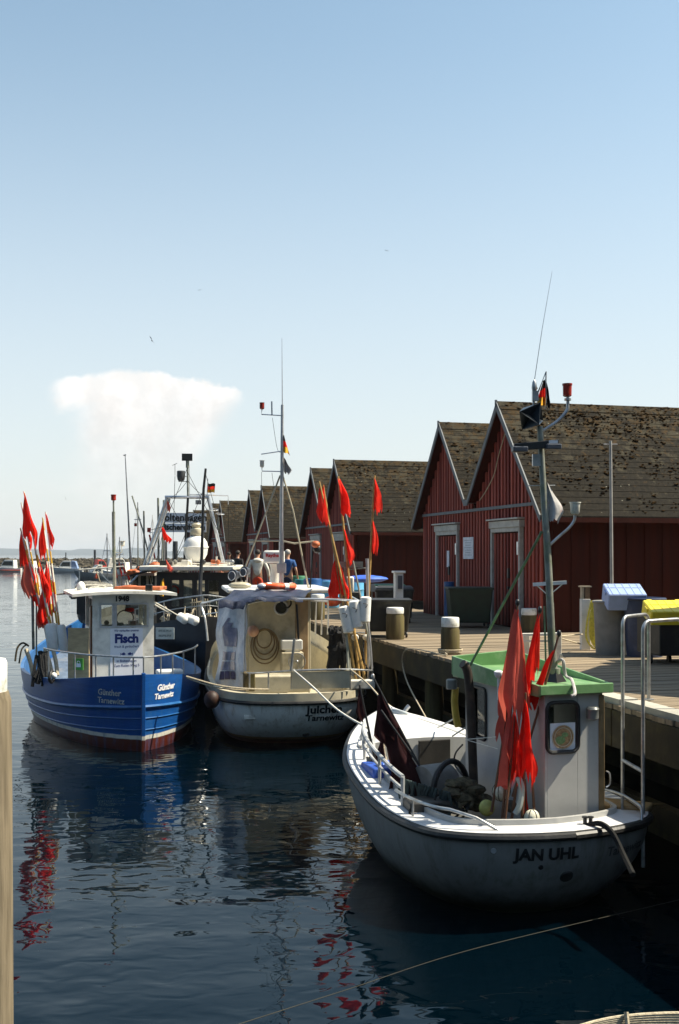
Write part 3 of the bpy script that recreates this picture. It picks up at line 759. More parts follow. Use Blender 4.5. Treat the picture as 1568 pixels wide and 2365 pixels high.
# wheelhouse (box in local frame)
WHx0, WHx1, WHy0, WHy1 = 2.45, 4.0, -.62, .62
WHc = A.l(P(285, 1450, 21.1)); oy = WHc.y
wf = WHc.x; wz0 = .55; wz1 = 2.62
def a_(x, y, z): return (wf + x, oy + y, z)
HWd = .59
front = MB()   # front panel with window opening
zw0, zw1 = 1.99, 2.43; yw0, yw1 = -.47, .44
for (y0, y1, z0, z1) in ((-HWd, HWd, wz0, zw0), (-HWd, HWd, zw1, wz1), (-HWd, yw0, zw0, zw1), (yw1, HWd, zw0, zw1)):
    front.box(a_(.025, (y0 + y1) / 2, (z0 + z1) / 2), (.05, y1 - y0, z1 - z0))
front.box(a_(.7, -HWd + .025, (wz0 + 1.95) / 2), (1.3, .05, 1.95 - wz0)); front.box(a_(1.35, 0, (wz0 + 1.95) / 2), (.05, 2 * HWd - .1, 1.95 - wz0))
front.box(a_(.9, HWd - .025, (wz0 + 1.95) / 2), (.85, .05, 1.95 - wz0)); front.box(a_(.7, 0, wz1 - .06), (1.28, 2 * HWd - .1, .1))
for (x, y) in ((1.33, HWd - .05), (1.33, -HWd + .05), (.72, -HWd + .04)): front.box(a_(x, y, 2.25), (.08, .08, .66))
wh = A.part(front, 'wheelhouse', offwhite, smooth=False, bevel=.006)
A.part(MB().box(a_(.26, HWd + .012, 1.6), (.16, .03, 1.55)).box(a_(.1, HWd + .012, 1.6), (.05, .04, 1.6)), 'door', wood_brown, smooth=False, parent=wh)
wn = A.part(MB().box(a_(.03, (yw0 + yw1) / 2, (zw0 + zw1) / 2), (.008, yw1 - yw0, zw1 - zw0)), 'window', clearglass, smooth=False, parent=wh)
wfr = MB()
for q in ((yw0, zw0, yw1, zw0), (yw0, zw1, yw1, zw1)): wfr.box(a_(.0, 0 - .015, q[1]), (.03, yw1 - yw0 + .03, .03))
for yy in (yw0, yw1): wfr.box(a_(.0, yy, (zw0 + zw1) / 2), (.034, .03, zw1 - zw0 + .034))
wfr.box(a_(.03, .17, (zw0 + zw1) / 2), (.04, .09, zw1 - zw0 - .02))
A.part(wfr, 'window_frame', alu, smooth=False, parent=wh)
inn_ = MB(); inn_.torus(a_(.5, -.1, 2.12), .17, .012, (1, .1, .2), 20, 6); A.part(inn_, 'steering_wheel', black_paint, parent=wh)
A.part(MB().ball(a_(.3, -.17, 2.3), .07, 8, 6, (1, 1.3, .6)), 'pennant', redflag, parent=wh)
A.part(MB().box(a_(.25, -.2, 2.04), (.2, .12, .09)).ball(a_(.2, .3, 2.06), .05, 8, 6).box(a_(.2, .08, 2.03), (.1, .2, .05)), 'dashboard_clutter', cream_paint, smooth=False, parent=wh)
# cambered roof
rf = MB(); rows = []
for i in range(9):
    q = -1 + i / 4; y = q * 1.0; z = wz1 + .07 - .05 * q * q
    rows.append([a_(-.28, y, z), a_(1.7, y, z + .02)])
rows2 = [[(p[0], p[1], p[2] - .055) for p in r] for r in rows]
rf.grid(rows); rf.grid(rows2[::-1]); rf.grid([[r[0] for r in rows], [r[0] for r in rows2]][::-1]); rf.grid([[r[1] for r in rows], [r[1] for r in rows2]])
rf.grid([rows[0], rows2[0]]); rf.grid([rows[-1], rows2[-1]])
A.part(rf, 'roof', offwhite, parent=wh, angle=30)
def facetext(b, txt, u, v, y, size, m, n2, bold=0, name='lettering', par=None, font=None, sx=1.0):
    n_ = V3((n2[0], n2[1], 0)).normalized(); right = V3((-n_.y, n_.x, 0)); t_ = text_mb(txt, size, bold)
    for q in t_.v: q.x *= sx
    return lay(t_, P(u, v, y), right, (0, 0, 1), None, 0)
An = (A.M.to_3x3() @ V3((-1, 0, 0)))
def onfront(txt, yl, z, size, m, bold=0, name='lettering', par=None, sx=1, off=.006):
    c = A.w(a_(-off, yl, z)); right = V3((-An.y, An.x, 0)); t_ = text_mb(txt, size, bold)
    for q in t_.v: q.x *= sx
    return build(lay(t_, c, right, (0, 0, 1), None, 0), name, m, par or A.T, smooth=False, fixn=False)
onfront('1948', .03, 2.53, .14, lettering_black, .008, 'year_number', wh)
po = A.part(MB().box(a_(-.006, -.06, 1.5), (.008, .63, .92)), 'poster', poster_white, smooth=False, parent=wh)
onfront('Wir verkaufen unseren', -.06, 1.91, .062, lettering_blue, .001, 'poster_text', wh, .82, .013)
onfront('Fisch', -.06, 1.75, .235, lettering_blue, .012, 'poster_title', wh, .98, .013)
onfront('frisch & geräuchert', -.06, 1.6, .068, lettering_blue, .001, 'poster_text', wh, .9, .013)
onfront('in Boltenhagen', -.06, 1.32, .068, lettering_blue, .001, 'poster_text', wh, .95, .013)
onfront('Zum Roten Weg 5', -.06, 1.23, .068, lettering_blue, .001, 'poster_text', wh, .95, .013)
fs = MB()
for sg in (1, -1):
    o_ = V3(a_(-.012, -.06 + sg * .06, 1.455)); pts = [(0, -.05), (-.0, 0)]
    for k_ in range(12):
        pass
    ell = [o_ + V3((0, .04 * math.cos(k_ * math.pi / 6), .022 * math.sin(k_ * math.pi / 6))) for k_ in range(12)]
    fs.prism(ell, (-.002, 0, 0)); tl = o_ + V3((0, sg * .035, 0))
    fs.prism([tl, tl + V3((0, sg * .035, .03)), tl + V3((0, sg * .02, 0)), tl + V3((0, sg * .035, -.03))], (-.002, 0, 0))
    fs.prism([o_ + V3((0, .015, .02)), o_ + V3((0, -.01, .035)), o_ + V3((0, -.02, .02))], (-.002, 0, 0))
A.part(fs, 'fish_emblem', lettering_blue, smooth=False, parent=wh)
# mast with lamps on roof
mt = P(262, 1155, 21.8); mbp = P(265, 1368, 21.8)
A.part(MB().tube([mbp, (mbp + mt) / 2], [.034, .03], 10).tube([(mbp + mt) / 2 + V3((0, 0, -.02)), mt], [.02, .018], 8).tube([P(263, 1300, 21.8), P(262, 1182, 21.8)], .033, 10), 'mast', grey_pole, world=True)
A.part(MB().lathe([(.03, 0), (.05, .01), (.05, .1), (.055, .1), (.055, .12)], P(262, 1156, 21.8), 14), 'top_lamp', redlamp, world=True)
A.part(MB().tube([P(265, 1276, 21.8), P(281, 1275, 21.8), P(281, 1262, 21.8)], .01, 6).tube([P(267, 1286, 21.8), P(281, 1275, 21.8)], .008, 6).lathe([(.02, 0), (.045, .02), (.045, .1), (.06, .11)], P(283, 1262, 21.7), 12), 'side_lamp', clearlamp, world=True)
# things on the roof
r_ = build(MB().box(P(325, 1358, 21.9), (.95, .5, .07), -.1).ball(P(300, 1357, 21.8), .09, 10, 6, (2.5, 1, .6)), 'life_raft_cover', dullorange, label='faded orange cover lying on the white wheelhouse roof of the blue boat', category='cover', bevel=.02)
build(MB().ball(P(187, 1357, 21.9), .1, 12, 9, (.9, .9, 1.25)), 'buoy', whitefoam, label='small white buoy on the left end of the blue boat wheelhouse roof', category='buoy')
mb = MB()
mb.curve([P(200, 1368, 22), P(210, 1356, 22), P(240, 1358, 22), P(250, 1367, 22)], .012, 6); mb.curve([P(165, 1369, 22), P(190, 1352, 22.2), P(255, 1352, 22.2), P(262, 1360, 22)], .01, 6)
mb.curve([P(210, 1366, 22.4), P(232, 1352, 22.5), P(262, 1364, 22.4)], .012, 6)
build(mb, 'rope_coil', rope_white, label='loose white line lying on the wheelhouse roof of the blue boat', category='rope')
A.part(MB().box(P(344, 1358, 21.2), (.13, .1, .14)), 'search_light', black_paint, world=True, bevel=.01)
# rail round the near end
path = A.rim_path(2.6, 2.4, .06, 0, around=True)
pr = MB(); top = []
for q in path: top.append(V3((q.x, q.y, 0)) + V3((0, 0, 1.62)))
pr.tube(top, .017, 8)
for i in range(1, len(path), 5): pr.tube([path[i], V3((path[i].x, path[i].y, 1.62))], .014, 8)
A.part(pr, 'stern_rail', steel)
# plywood hatch board and green padlock sign
bx = MB().box(P(182, 1509, 20.9), (.46, .04, .98), -.3)
build(bx, 'plywood_board', plywood, label='upright plywood board left of the wheelhouse on the blue boat', category='board', bevel=.005)
gs = P(181, 1534, 20.8)
A.part(MB().box(gs, (.2, .02, .22), -.25), 'lock_sign', greensign, world=True)
A.part(MB().box(gs + V3((.005, -.016, -.02)), (.09, .006, .07), -.25).torus(gs + V3((.005, -.016, .03)), .03, .007, (0, 1, 0), 14, 5), 'lock_emblem', poster_white, world=True)
A.part(MB().box(P(392, 1552, 20.6), (.5, .35, .09), .3), 'hatch_cover', white_paint, world=True, bevel=.03)
# gear frame
y_ = 22.0
A.part(MB().tube([P(77, 1500, y_), P(75, 1374, y_)], .03, 8).tube([P(84, 1520, y_ - .2), P(84, 1400, y_)], .018, 8).tube([P(75, 1376, y_), P(120, 1374, y_), P(170, 1369, y_)], .018, 8), 'gear_frame', grey_pole, world=True)
# bow winch (dark gear at the far end)
wy = 27.0
A.part(MB().box(P(197, 1395, wy), (.35, .35, .5)).box(P(176, 1371, wy), (.3, .2, .2)).tube([P(186, 1372, wy), P(190, 1420, wy)], .05, 8).tube([P(200, 1360, wy), P(202, 1440, wy)], .06, 8).ball(P(196, 1418, wy), .2, 10, 7, (1, 1, 1.2), .1).box(P(170, 1378, wy), (.1, .2, .12)), 'winch', black_paint, world=True, smooth=False, bevel=.02)
# anchors and cloths hanging on the left rail
mb = MB()
mb.curve([P(35, 1527, 21.5), P(40, 1497, 21.6), P(52, 1485, 21.7), P(66, 1492, 21.8)], .02, 7); mb.curve([P(44, 1532, 21.5), P(50, 1500, 21.6), P(62, 1488, 21.7)], .016, 7)
build(mb, 'anchor', beamwood, label='rusty dark anchor arms hooked over the left rim of the blue boat', category='anchor')
mb = MB(); rr = random.Random(3)
for k_ in range(16):
    u = rr.uniform(84, 112); mb.curve([P(u, 1510 + rr.uniform(-6, 6), 20.6), P(u + rr.uniform(-6, 4), 1535, 20.5), P(u + rr.uniform(-14, 4), 1560 + rr.uniform(0, 26), 20.4)], rr.uniform(.02, .05), 6)
build(mb, 'fishing_net', netblack, label='black net bundle hung over the left rim of the blue boat', category='net')
mb = MB()
for (u0, u1) in ((104, 120), (122, 132), (60, 76)):
    mb.curve([P(u0, 1500, 20.9), P((u0 + u1) / 2 + 2, 1530, 20.8), P(u1, 1560, 20.7)], .04, 7)
build(mb, 'folded_cloth', rope_tan, label='pale rag rolls and tan fenders beside the black net on the blue boat', category='cloth')
# bundle of flagged marker poles, left
yb = 21.7; FW = 1.2
Lt, Rt = (-1, -.15, 0), (1, -.1, 0)
data = [((55, 1135), (117, 1440), [(0, 1.14, .2, Rt, redflag, 1), (.02, 0.939, .12, Lt, redflag, 2)], 'tallest marker pole over the blue boat, large red flag at its tip'),
        ((49, 1161), (101, 1438), [(0.02, 0.939, .16, Rt, redflag, 3)], 'second tallest marker pole over the blue boat, just left of the tallest'),
        ((105, 1182), (136, 1439), [(.01, 0.741, .18, Rt, redflag, 4), (.5, 0.593, .1, Lt, redflag, 31)], 'rightmost tall marker pole over the blue boat, red flag blown right'),
        ((98, 1194), (131, 1438), [(.02, 0.84, .14, Lt, redflag, 5)], 'marker pole over the blue boat with a red flag drooping left, second from the right'),
        ((47, 1220), (103, 1443), [(.02, 0.79, .12, Lt, redflag, 6), (.25, 0.593, .15, Rt, redflag, 16)], 'leftmost marker pole over the blue boat, narrow red flag'),
        ((56, 1243), (100, 1428), [(.1, 1.04, .2, Lt, fadedflag, 7)], 'low marker pole whose dull red flag hangs farthest left and lowest over the water'),
        ((80, 1265), (114, 1442), [(.0, 1.19, .24, Rt, redflag, 8)], 'marker pole in the middle of the bundle, wide red flag at horizon height'),
        ((108, 1296), (122, 1440), [(.0, 0.79, .13, Lt, redflag, 9), (0, 0.692, .1, Rt, redflag, 19)], 'short marker pole on the right of the bundle, red flag level with the far boats'),
        ((82, 1310), (104, 1445), [(0, 0.84, .13, Lt, redflag, 10)], 'short marker pole in the bundle, red flag above the gear frame bar'),
        ((88, 1378), (108, 1470), [(0, 0.593, .12, Rt, redflag, 11), (.1, 0.593, .1, Lt, fadedflag, 12)], 'lowest marker pole of the bundle, red flag below the gear frame bar')]
for i, (tp_, bs_, fl_, lb) in enumerate(data):
    yy = yb + (i % 3) * .12
    top = P(tp_[0], tp_[1], yy + .1); d_ = P(bs_[0], bs_[1], yy) - top
    if i % 2 == 0: fl_ = fl_ + [(.46 + .03 * (i % 3), .75, .17, Lt if i % 4 else Rt, redflag, 200 + i)]
    marker(top + d_ * 1.18, top, fl_, lb, [], pole=bandpole, r=(.022, .013), group='marker poles over the blue boat')
FW = 1.15
for i, (a1, a2, lb) in enumerate((((117, 1440), (123, 1503), 'larger white cylinder float under the poles on the blue boat'), ((140, 1443), (149, 1506), 'slimmer white cylinder float to the right under the poles on the blue boat'))):
    p1, p2 = P(*a1, 21.5), P(*a2, 21.5); ax = (p2 - p1); L_ = ax.length; rr_ = .115 if i == 0 else .09
    build(MB().lathe([(rr_ * .7, 0), (rr_, .05), (rr_, L_ - .04), (rr_ * .8, L_)], p1, 18, axis=ax), 'float', whitefoam, label=lb, category='float')

# ================================================================= B: cream boat, stern on
B = Boat('fishing_boat', 'cream and white fishing boat with a blue tarpaulin awning and tall aluminium mast', 'fishing boat', (-.74, 18.75), (-.15, .989),
         [(0, 0, .98), (.06, .55, .98), (.3, 1.0, .98), (.8, 1.3, .99), (1.8, 1.43, 1.0), (3.2, 1.45, 1.05), (4.8, 1.32, 1.2), (6.2, .95, 1.42), (7.2, .45, 1.62), (7.8, 0, 1.75)],
         [(.75, 0, 0), (.8, .38, 0), (1.0, .75, 0), (1.4, 1.0, 0), (2.2, 1.15, 0), (3.4, 1.18, 0), (4.6, 1.0, 0), (5.8, .65, 0), (6.7, .3, 0), (7.3, 0, 0)], p=2.7, group='fishing boats moored at the pier')
B.part(B.hull, 'hull', white_hull_b, angle=60)
o1 = B.inset(-.03, -.0); o2 = B.inset(-.03, -.17); ix = B.inset(.09); 
B.part(B.strip(B.inset(0, .003), B.inset(.1, .003)), 'cap_rail', cream_paint)
belt = B.strip(B.inset(-.012, .0), B.inset(-.012, -.15)); B.part(belt, 'rim_band', cream_paint)
B.part(MB().tube([V3(q) for q in B.inset(-.03, -.16)] + [V3((a, -b, c)) for a, b, c in B.inset(-.03, -.16)[::-1]], .035, 8, closed=False), 'rub_rail', black_rub)
fl = [(x, y, .62) for x, y, z in B.inset(.1)]
B.part(B.strip(B.inset(.1), fl), 'inner_bulwark', cream_paint)
B.part(MB().grid([[V3((x, y, z)), V3((x, -y, z))] for x, y, z in fl]), 'deck', cream_paint, smooth=False)
Bn = (B.M.to_3x3() @ V3((-1, 0, 0)))
hulltext(B, 'Julchen', 751, 1639, 19.0, .185, lettering_black, (.16, -.98), .006, off=.012, view=True, sx=1.25)
hulltext(B, 'Tarnewitz', 752, 1658, 19.0, .14, lettering_black, (.16, -.98), .004, name='home_port', off=.012, view=True, sx=1.25)
sp_ = B.bvh.ray_cast(V3((0, 0, H)), (P(577, 1657, 17) - V3((0, 0, H))).normalized())[0]; 
B.part(MB().box(sp_, (.2, .06, .07)), 'exhaust_outlet', offwhite, world=True, bevel=.01)
sp_ = B.bvh.ray_cast(V3((0, 0, H)), (P(706, 1696, 17) - V3((0, 0, H))).normalized())[0]
B.part(MB().lathe([(.0, -.02), (.055, -.02), (.07, .03)], sp_, 14, axis=(0, 1, .3)), 'drain_port', black_rub, world=True)
# cabin: aft wall with round window
cy_ = 21.9; cL, cR = P(574, 1500, cy_), P(713, 1500, cy_)
lc = B.l((cL + cR) / 2); cwid = (cR - cL).length / 2; cx0 = lc.x; cyo = lc.y; ctop = 2.62
def b_(x, y, z): return (cx0 + x, cyo + y, z)
cb = MB(); cb.box(b_(.03, 0, (.6 + ctop) / 2), (.06, cwid * 2, ctop - .6)); 
for sg in (1, -1): cb.box(b_(1.1, sg * (cwid + .02), (.6 + ctop) / 2), (2.1, .06, ctop - .6))
cb.box(b_(2.15, 0, 1.6), (.06, cwid * 2 - .02, 2.0))
cabin = B.part(cb, 'cabin', cream_paint, smooth=False, bevel=.01)
B.part(MB().box(b_(.0, -cwid + .14, 1.6), (.05, .26, 1.95)), 'side_post', mat('brown_cream', (.32, .22, .12), .5, var=.2), smooth=False, parent=cabin, bevel=.01)
pc = B.l(P(649, 1404, cy_)); pc = V3((cx0 - .012, pc.y, pc.z))
B.part(MB().torus(pc, .135, .02, (1, 0, 0), 26, 8), 'window_frame', alu, parent=cabin)
B.part(MB().lathe([(0, -.004), (.13, -.004), (.13, .004), (0, .004)], pc, 24, axis=(1, 0, 0)), 'round_window', glass, parent=cabin)
rfB = MB().box(b_(.95, 0, ctop + .05), (2.7, cwid * 2 + .9, .09)); B.part(rfB, 'cabin_roof', white_paint, parent=cabin, smooth=False, bevel=.035)
# hoses, ball, machine, wheel on the wall
def bw(u, v, d=.06): q = B.l(P(u, v, cy_)); return V3((cx0 - d, q.y, q.z))
mb = MB()
for k_, (du, dv, R_) in enumerate(((0, 0, .2), (1, 6, .24), (-1, -8, .15), (0, 9, .28))): mb.torus(bw(610 + du, 1482 + dv, .05 + .02 * k_), R_, .014, (1, 0, 0), 28, 6, (1, 1.25))
build(MB().add([B.w(p) for p in mb.v], mb.f), 'hose_coil', mat('dark_tan_hose', (.15, .1, .045), .5, var=.3), label='coiled hose hanging on the cream cabin wall below the round window', category='hose')
build(MB().ball(B.w(bw(583, 1456, .12)), .115, 16, 11), 'ball_buoy', mat('tan_buoy', (.55, .3, .2), .4, var=.2, dirt=(.6, .55, .45)), label='tan ball buoy hanging at the left of the cream cabin wall', category='buoy')
B.part(MB().box(bw(671, 1487, .2), (.3, .42, .2)).box(bw(672, 1500, .2), (.25, .3, .14)), 'engine_box', white_paint, parent=cabin, smooth=False, bevel=.02)
B.part(MB().box(bw(671, 1527, .25), (.35, .44, .42)), 'locker', cream_paint, parent=cabin, smooth=False, bevel=.02)
wc = bw(680, 1523, .5); mb = MB().torus(wc, .165, .011, (1, 0, 0), 28, 6)
for k_ in range(3):
    an = k_ * 2 * math.pi / 3 + .3; mb.tube([wc, wc + V3((0, math.cos(an) * .165, math.sin(an) * .165))], .007, 5)
B.part(mb.ball(wc, .035, 8, 6), 'steering_wheel', steel, world=False)
B.part(MB().tube([bw(690, 1560, .4), bw(685, 1396, .05)], .02, 8).tube([bw(650, 1380, .08), bw(652, 1400, .1)], .02, 8).torus(bw(660, 1392, .1), .1, .018, (1, 0, 0), 20, 6), 'exhaust_pipe', black_paint)
# boards low in the cockpit
B.part(MB().box(B.l(P(640, 1577, 19.6)), (.5, 1.15, .3)), 'fish_box', cream_paint, smooth=False, bevel=.02)
B.part(MB().box(B.l(P(575, 1573, 19.4)), (.3, .2, .32)), 'rail_block', pilewood, smooth=False, bevel=.02)
B.part(MB().box(B.l(P(832, 1580, 19.4)), (.2, .5, .16)), 'cleat_block', offwhite, smooth=False, bevel=.02)
# stern pushpit and awning frame
yr = 19.25
def pw(u, v, y=yr): return P(u, v, y)
mb = MB(); mb.curve([pw(556, 1552, 19.9), pw(575, 1555), pw(620, 1553), pw(680, 1549, 19.05), pw(740, 1547, 19.0), pw(800, 1546, 19.05), pw(850, 1548, 19.3), pw(861, 1550, 19.8)], .017, 8, 40)
for u, vt in ((576, 1555), (620, 1553), (673, 1549), (742, 1547), (809, 1546)): mb.tube([pw(u, vt, 19.1), pw(u, 1592, 19.1)], .015, 8)
mb.tube([pw(672, 1549, 19.05), pw(680, 1475, 19.05)], .024, 8)
B.part(mb, 'stern_rail', steel, world=True)
B.part(MB().slab([pw(674, 1591, 19.02), pw(674, 1552, 19.02), pw(808, 1549, 19.02), pw(808, 1589, 19.02)], .02), 'rail_board', cream_paint, world=True, smooth=False)
yf = 19.7
fr = MB(); fr.curve([pw(563, 1592, yf), pw(566, 1450, yf), pw(568, 1405, yf), pw(580, 1392, yf), pw(640, 1385, yf), pw(740, 1384, yf), pw(828, 1388, yf), pw(842, 1394, yf), pw(850, 1440, yf), pw(856, 1500, yf), pw(862, 1590, yf)], .02, 8, 90)
fr.tube([pw(842, 1394, yf), P(800, 1372, 21.9)], .016, 8)
fr.tube([pw(848, 1290, 20), pw(852, 1588, 20)], .03, 8)
B.part(fr, 'awning_frame', alu, world=True)
# tarpaulin
rows = []; rr = random.Random(9)
for i in range(25):
    q = i / 24; row = []
    u0 = 505 + (700 - 505) * q; v0 = 1385 - 4 * min(1, q * 2) + .7 * math.sin(q * 21); u1 = 545 + (722 - 545) * q; v1 = 1361 - 2 * math.sin(q * 7)
    if q < .3: v0 = 1388 + .6 * math.sin(q * 40)
    for j in range(11):
        s_ = j / 10; y = 19.65 + (21.6 - 19.65) * s_
        p = P(u0 + (u1 - u0) * s_, v0 + (v1 - v0) * s_, y); p.z += .014 * math.sin(q * 17 + s_ * 8) + .012 * math.sin(q * 31 - s_ * 5)
        row.append(p)
    rows.append([row[0] + V3((0, -.02, -.06 - .01 * math.sin(q * 50) - (.08 if q < .3 else 0)))] + row)
B.part(MB().grid(rows), 'awning', bluetarp, world=True, angle=80, fixn=False)
# vinyl side curtain
rows = []
for i in range(19):
    q = i / 18; row = []
    for j in range(13):
        s_ = j / 12
        ua, va = 505 - 13 * q * q - 4 * math.sin(q * 6), 1388 + 205 * q; ub, vb = 571 - 6 * q, 1400 + 192 * q
        y = 20.7 - .95 * s_
        p = P(ua + (ub - ua) * s_, va + (vb - va) * s_, y); p.y += .05 * math.sin(s_ * 11 + q * 3) + .03 * math.sin(q * 14); p.x += .02 * math.sin(q * 12 + s_ * 5)
        row.append(p)
    rows.append(row)
cur = B.part(MB().grid(rows), 'side_curtain', vinyl, world=True, angle=80, fixn=False)
# see-through panes printed in the curtain: small grey-violet panels
mb = MB()
def cgrid(q, s_):
    i = min(int(q * 18), 17); j = min(int(s_ * 12), 11); return rows[i][j] + V3((-.004, -.012, 0))
for (q0, q1, s0, s1) in ((.14, .5, .25, .7),):
    sub = []
    for i in range(3, 10):
        wq = .30 * min(1, (i - 2) / 4); sub.append([rows[i][j] + V3((-.008, -.014, 0)) for j in range(int(6 - 3 * min(1, (i - 2) / 3)), int(7 + 2 * min(1, (i - 2) / 3)))])
    for a, b2_ in zip(sub, sub[1:]):
        k_ = min(len(a), len(b2_)); mb.grid([a[:k_], b2_[:k_]])
B.part(mb, 'curtain_window', mat('violet_vinyl', (.27, .25, .33), .2, var=.3, vs=4, bump=.4, bs=8, dirt=(.5, .42, .42), ds=6, da=.6), world=True, parent=cur, fixn=False)
for i0, i1 in ((10, 12), (12, 14), (14, 16)):
    for j0 in (2, 4, 6):
        mb2 = MB().grid([[rows[i][j] + V3((-.008, -.014, 0)) for j in (j0, j0 + 1, j0 + 2)] for i in range(i0, i1 + (1 if i1 < 16 else 1))])
        c_ = sum(mb2.v, V3((0, 0, 0))) / len(mb2.v); mb2.v = [c_ + (q - c_) * .88 for q in mb2.v]
        B.part(mb2, 'curtain_pane', MATS['violet_vinyl'] if i0 < 14 else mat('dark_vinyl', (.12, .1, .17), .3, var=.3), world=True, parent=cur, fixn=False)
# pulpit at the bow
def prail(us, y0, y1):
    mb = MB(); return mb
for side, pts, posts in (('l', [(563, 1378, 21.5), (528, 1380, 22.5), (478, 1391, 24), (465, 1396, 24.4), (474, 1430, 24.3), (480, 1480, 24.2)], [(505, 1386, 1478, 23.2), (528, 1382, 1470, 22.5)]),
                         ('r', [(715, 1387, 23), (751, 1389, 24), (757, 1393, 24.2), (757, 1466, 24.2)], [(730, 1388, 1466, 23.4), (744, 1389, 1466, 23.8)])):
    mb = MB().curve([P(*q) for q in pts], .022, 8, 40)
    for u, v0, v1, y in posts: mb.tube([P(u, v0, y), P(u - 2, v1, y)], .018, 7)
    if side == 'r': mb.tube([P(757, 1462, 24.2), P(800, 1461, 22.5), P(850, 1462, 20.2)], .014, 7)
    else: mb.curve([P(470, 1420, 24.3), P(500, 1415, 23.4), P(560, 1412, 21.9)], .012, 6)
    B.part(mb, 'bow_rail', alu, world=True)
for sg, uu in ((1, 0), (-1, 0)):
    pts = [(x, sg * (y - .03), z + .0) for x, y, z in B.R if x > 2.6]; 
    mb = MB().grid([[V3(q) for q in pts], [V3((q[0], q[1] * .98, q[2] + .28)) for q in pts]])
    B.part(mb, 'bow_bulwark', offwhite)
build(MB().ball(P(489, 1616, 19.2), .14, 16, 11, (1, 1, 1.15)), 'ball_fender', mat('rusty_orange_fender', (.03, .009, .003), .6, var=.3), label='dark orange ball fender hanging between the blue and cream boats', category='fender')
# cabin roof things
lb = MB().torus(P(640, 1354, 21.6), .33, .062, (0, 0, 1), 32, 10)
build(lb, 'lifebuoy', orange, label='orange lifebuoy lying flat on the cream boat cabin roof', category='lifebuoy')
mb = MB()
for k_ in range(4):
    an = k_ * math.pi / 2 + .6; c = P(640, 1354, 21.6) + V3((math.cos(an) * .33, math.sin(an) * .33, 0)); mb.tube([c - V3((-math.sin(an), math.cos(an), 0)) * .045, c + V3((-math.sin(an), math.cos(an), 0)) * .045], .068, 12)
build(mb, 'reflective_band', whitefoam, bpy.data.objects['lifebuoy'])
rad = thing('radar', 'white radar box on a beige pedestal on the cream boat roof', 'radar', P(636, 1358, 22.3)[:])
build(MB().box(P(633, 1286, 22.3), (.42, .3, .26), -.05), 'housing', white_paint, rad, bevel=.04)
build(MB().lathe([(.15, 0), (.12, .1), (.1, .42), (.13, .5)], P(636, 1358, 22.35), 16), 'pedestal', offwhite, rad)
build(lay(text_mb('Raytheon', .095, .004), P(634, 1283, 22.135), (1, -.05, 0), (0, 0, 1), None, 0), 'lettering', lettering_red, rad, smooth=False, fixn=False)
T_ = thing('searchlight', 'grey searchlight with wire guard at the left of the cream boat roof', 'searchlight', P(545, 1355, 21.8)[:])
for (u, v, r1) in ((541, 1327, .1), (567, 1319, .09)):
    build(MB().lathe([(.03, -.12), (r1 * .8, -.08), (r1, .02), (r1 * 1.05, .06), (.02, .065)], P(u, v, 21.8), 16, axis=(-.5, -.8, .1)), 'lamp_head', mat('dark_grey_housing', (.06, .07, .09), .4, var=.2), T_)
    build(MB().tube([P(u + 4, v + 8, 21.8), P(u + 2, 1358, 21.8)], .015, 6).torus(P(u - 6, v + 3, 21.6), r1 * .9, .008, (-.5, -.8, .1), 18, 5), 'bracket', alu, T_)
build(MB().ball(P(554, 1352, 21.6), .09, 12, 8, (2.6, 1.2, .8)), 'vent_cowl', cream_paint, T_)
build(MB().ball(P(604, 1354, 21.3), .06, 10, 8, (1.6, 1, .9)), 'chrome_horn', alu, T_)
# mast with stays and arms
ym = 22.0
mst = thing('mast', 'tall aluminium mast with side arms and lamps standing on the cream boat', 'mast', P(651, 1362, ym)[:])
build(MB().tube([P(649, 1362, ym), P(650, 1250, ym)], [.05, .05], 12).tube([P(650, 1252, ym), P(652, 935, ym)], [.042, .032], 12).box(P(650, 1312, ym), (.18, .18, .2)), 'pole', alu, mst)
build(MB().tube([P(652, 937, ym), P(651.5, 860, ym), P(651, 781, ym)], [.012, .008, .004], 6), 'whip_antenna', alu, mst)
build(MB().tube([P(652, 960, ym), P(604, 957, ym), P(605, 945, ym)], .012, 6).tube([P(628, 958, ym), P(627.5, 927, ym)], .017, 8).tube([P(650, 1042, ym), P(603, 1049, ym)], .011, 6).tube([P(650, 1089, ym), P(605, 1088, ym), P(605, 1080, ym)], .012, 6), 'side_arm', alu, mst)
build(MB().lathe([(.03, -.02), (.05, 0), (.05, .11), (.055, .115)], P(605, 943, ym), 14), 'red_lamp', redlamp, mst)
build(MB().lathe([(.03, -.03), (.045, 0), (.045, .1), (.055, .11)], P(605, 1076, ym), 14), 'clear_lamp', clearlamp, mst)
build(MB().tube([P(647, 1098, ym), P(565, 1312, ym - .1)], .018, 7).tube([P(653, 1098, ym), P(677, 1180, ym), P(713, 1362, ym - .1)], .018, 7).tube([P(574, 1251, ym), P(600, 1249, ym), P(650, 1249, ym), P(680, 1255, ym), P(725, 1250, ym)], .018, 7), 'stay', mat('beige_stay', (.4, .36, .26), .5, .2, var=.2), mst)
build(MB().curve([P(629, 965, ym), P(640, 1035, ym), P(650, 1045, ym)], .004, 4).curve([P(604, 1090, ym), P(606, 1250, ym)], .004, 4).tube([P(716, 1360, ym), P(724, 1255, ym)], .016, 6).curve([P(628, 1092, ym), P(632, 1120, ym), P(640, 1150, ym)], .004, 4), 'cable', rope_dark, mst)
def tri(name, pts, m, par=None, th=.004, **kw):
    return build(MB().prism([V3(q) for q in pts], (0, th, 0)), name, m, par, smooth=False, **kw)
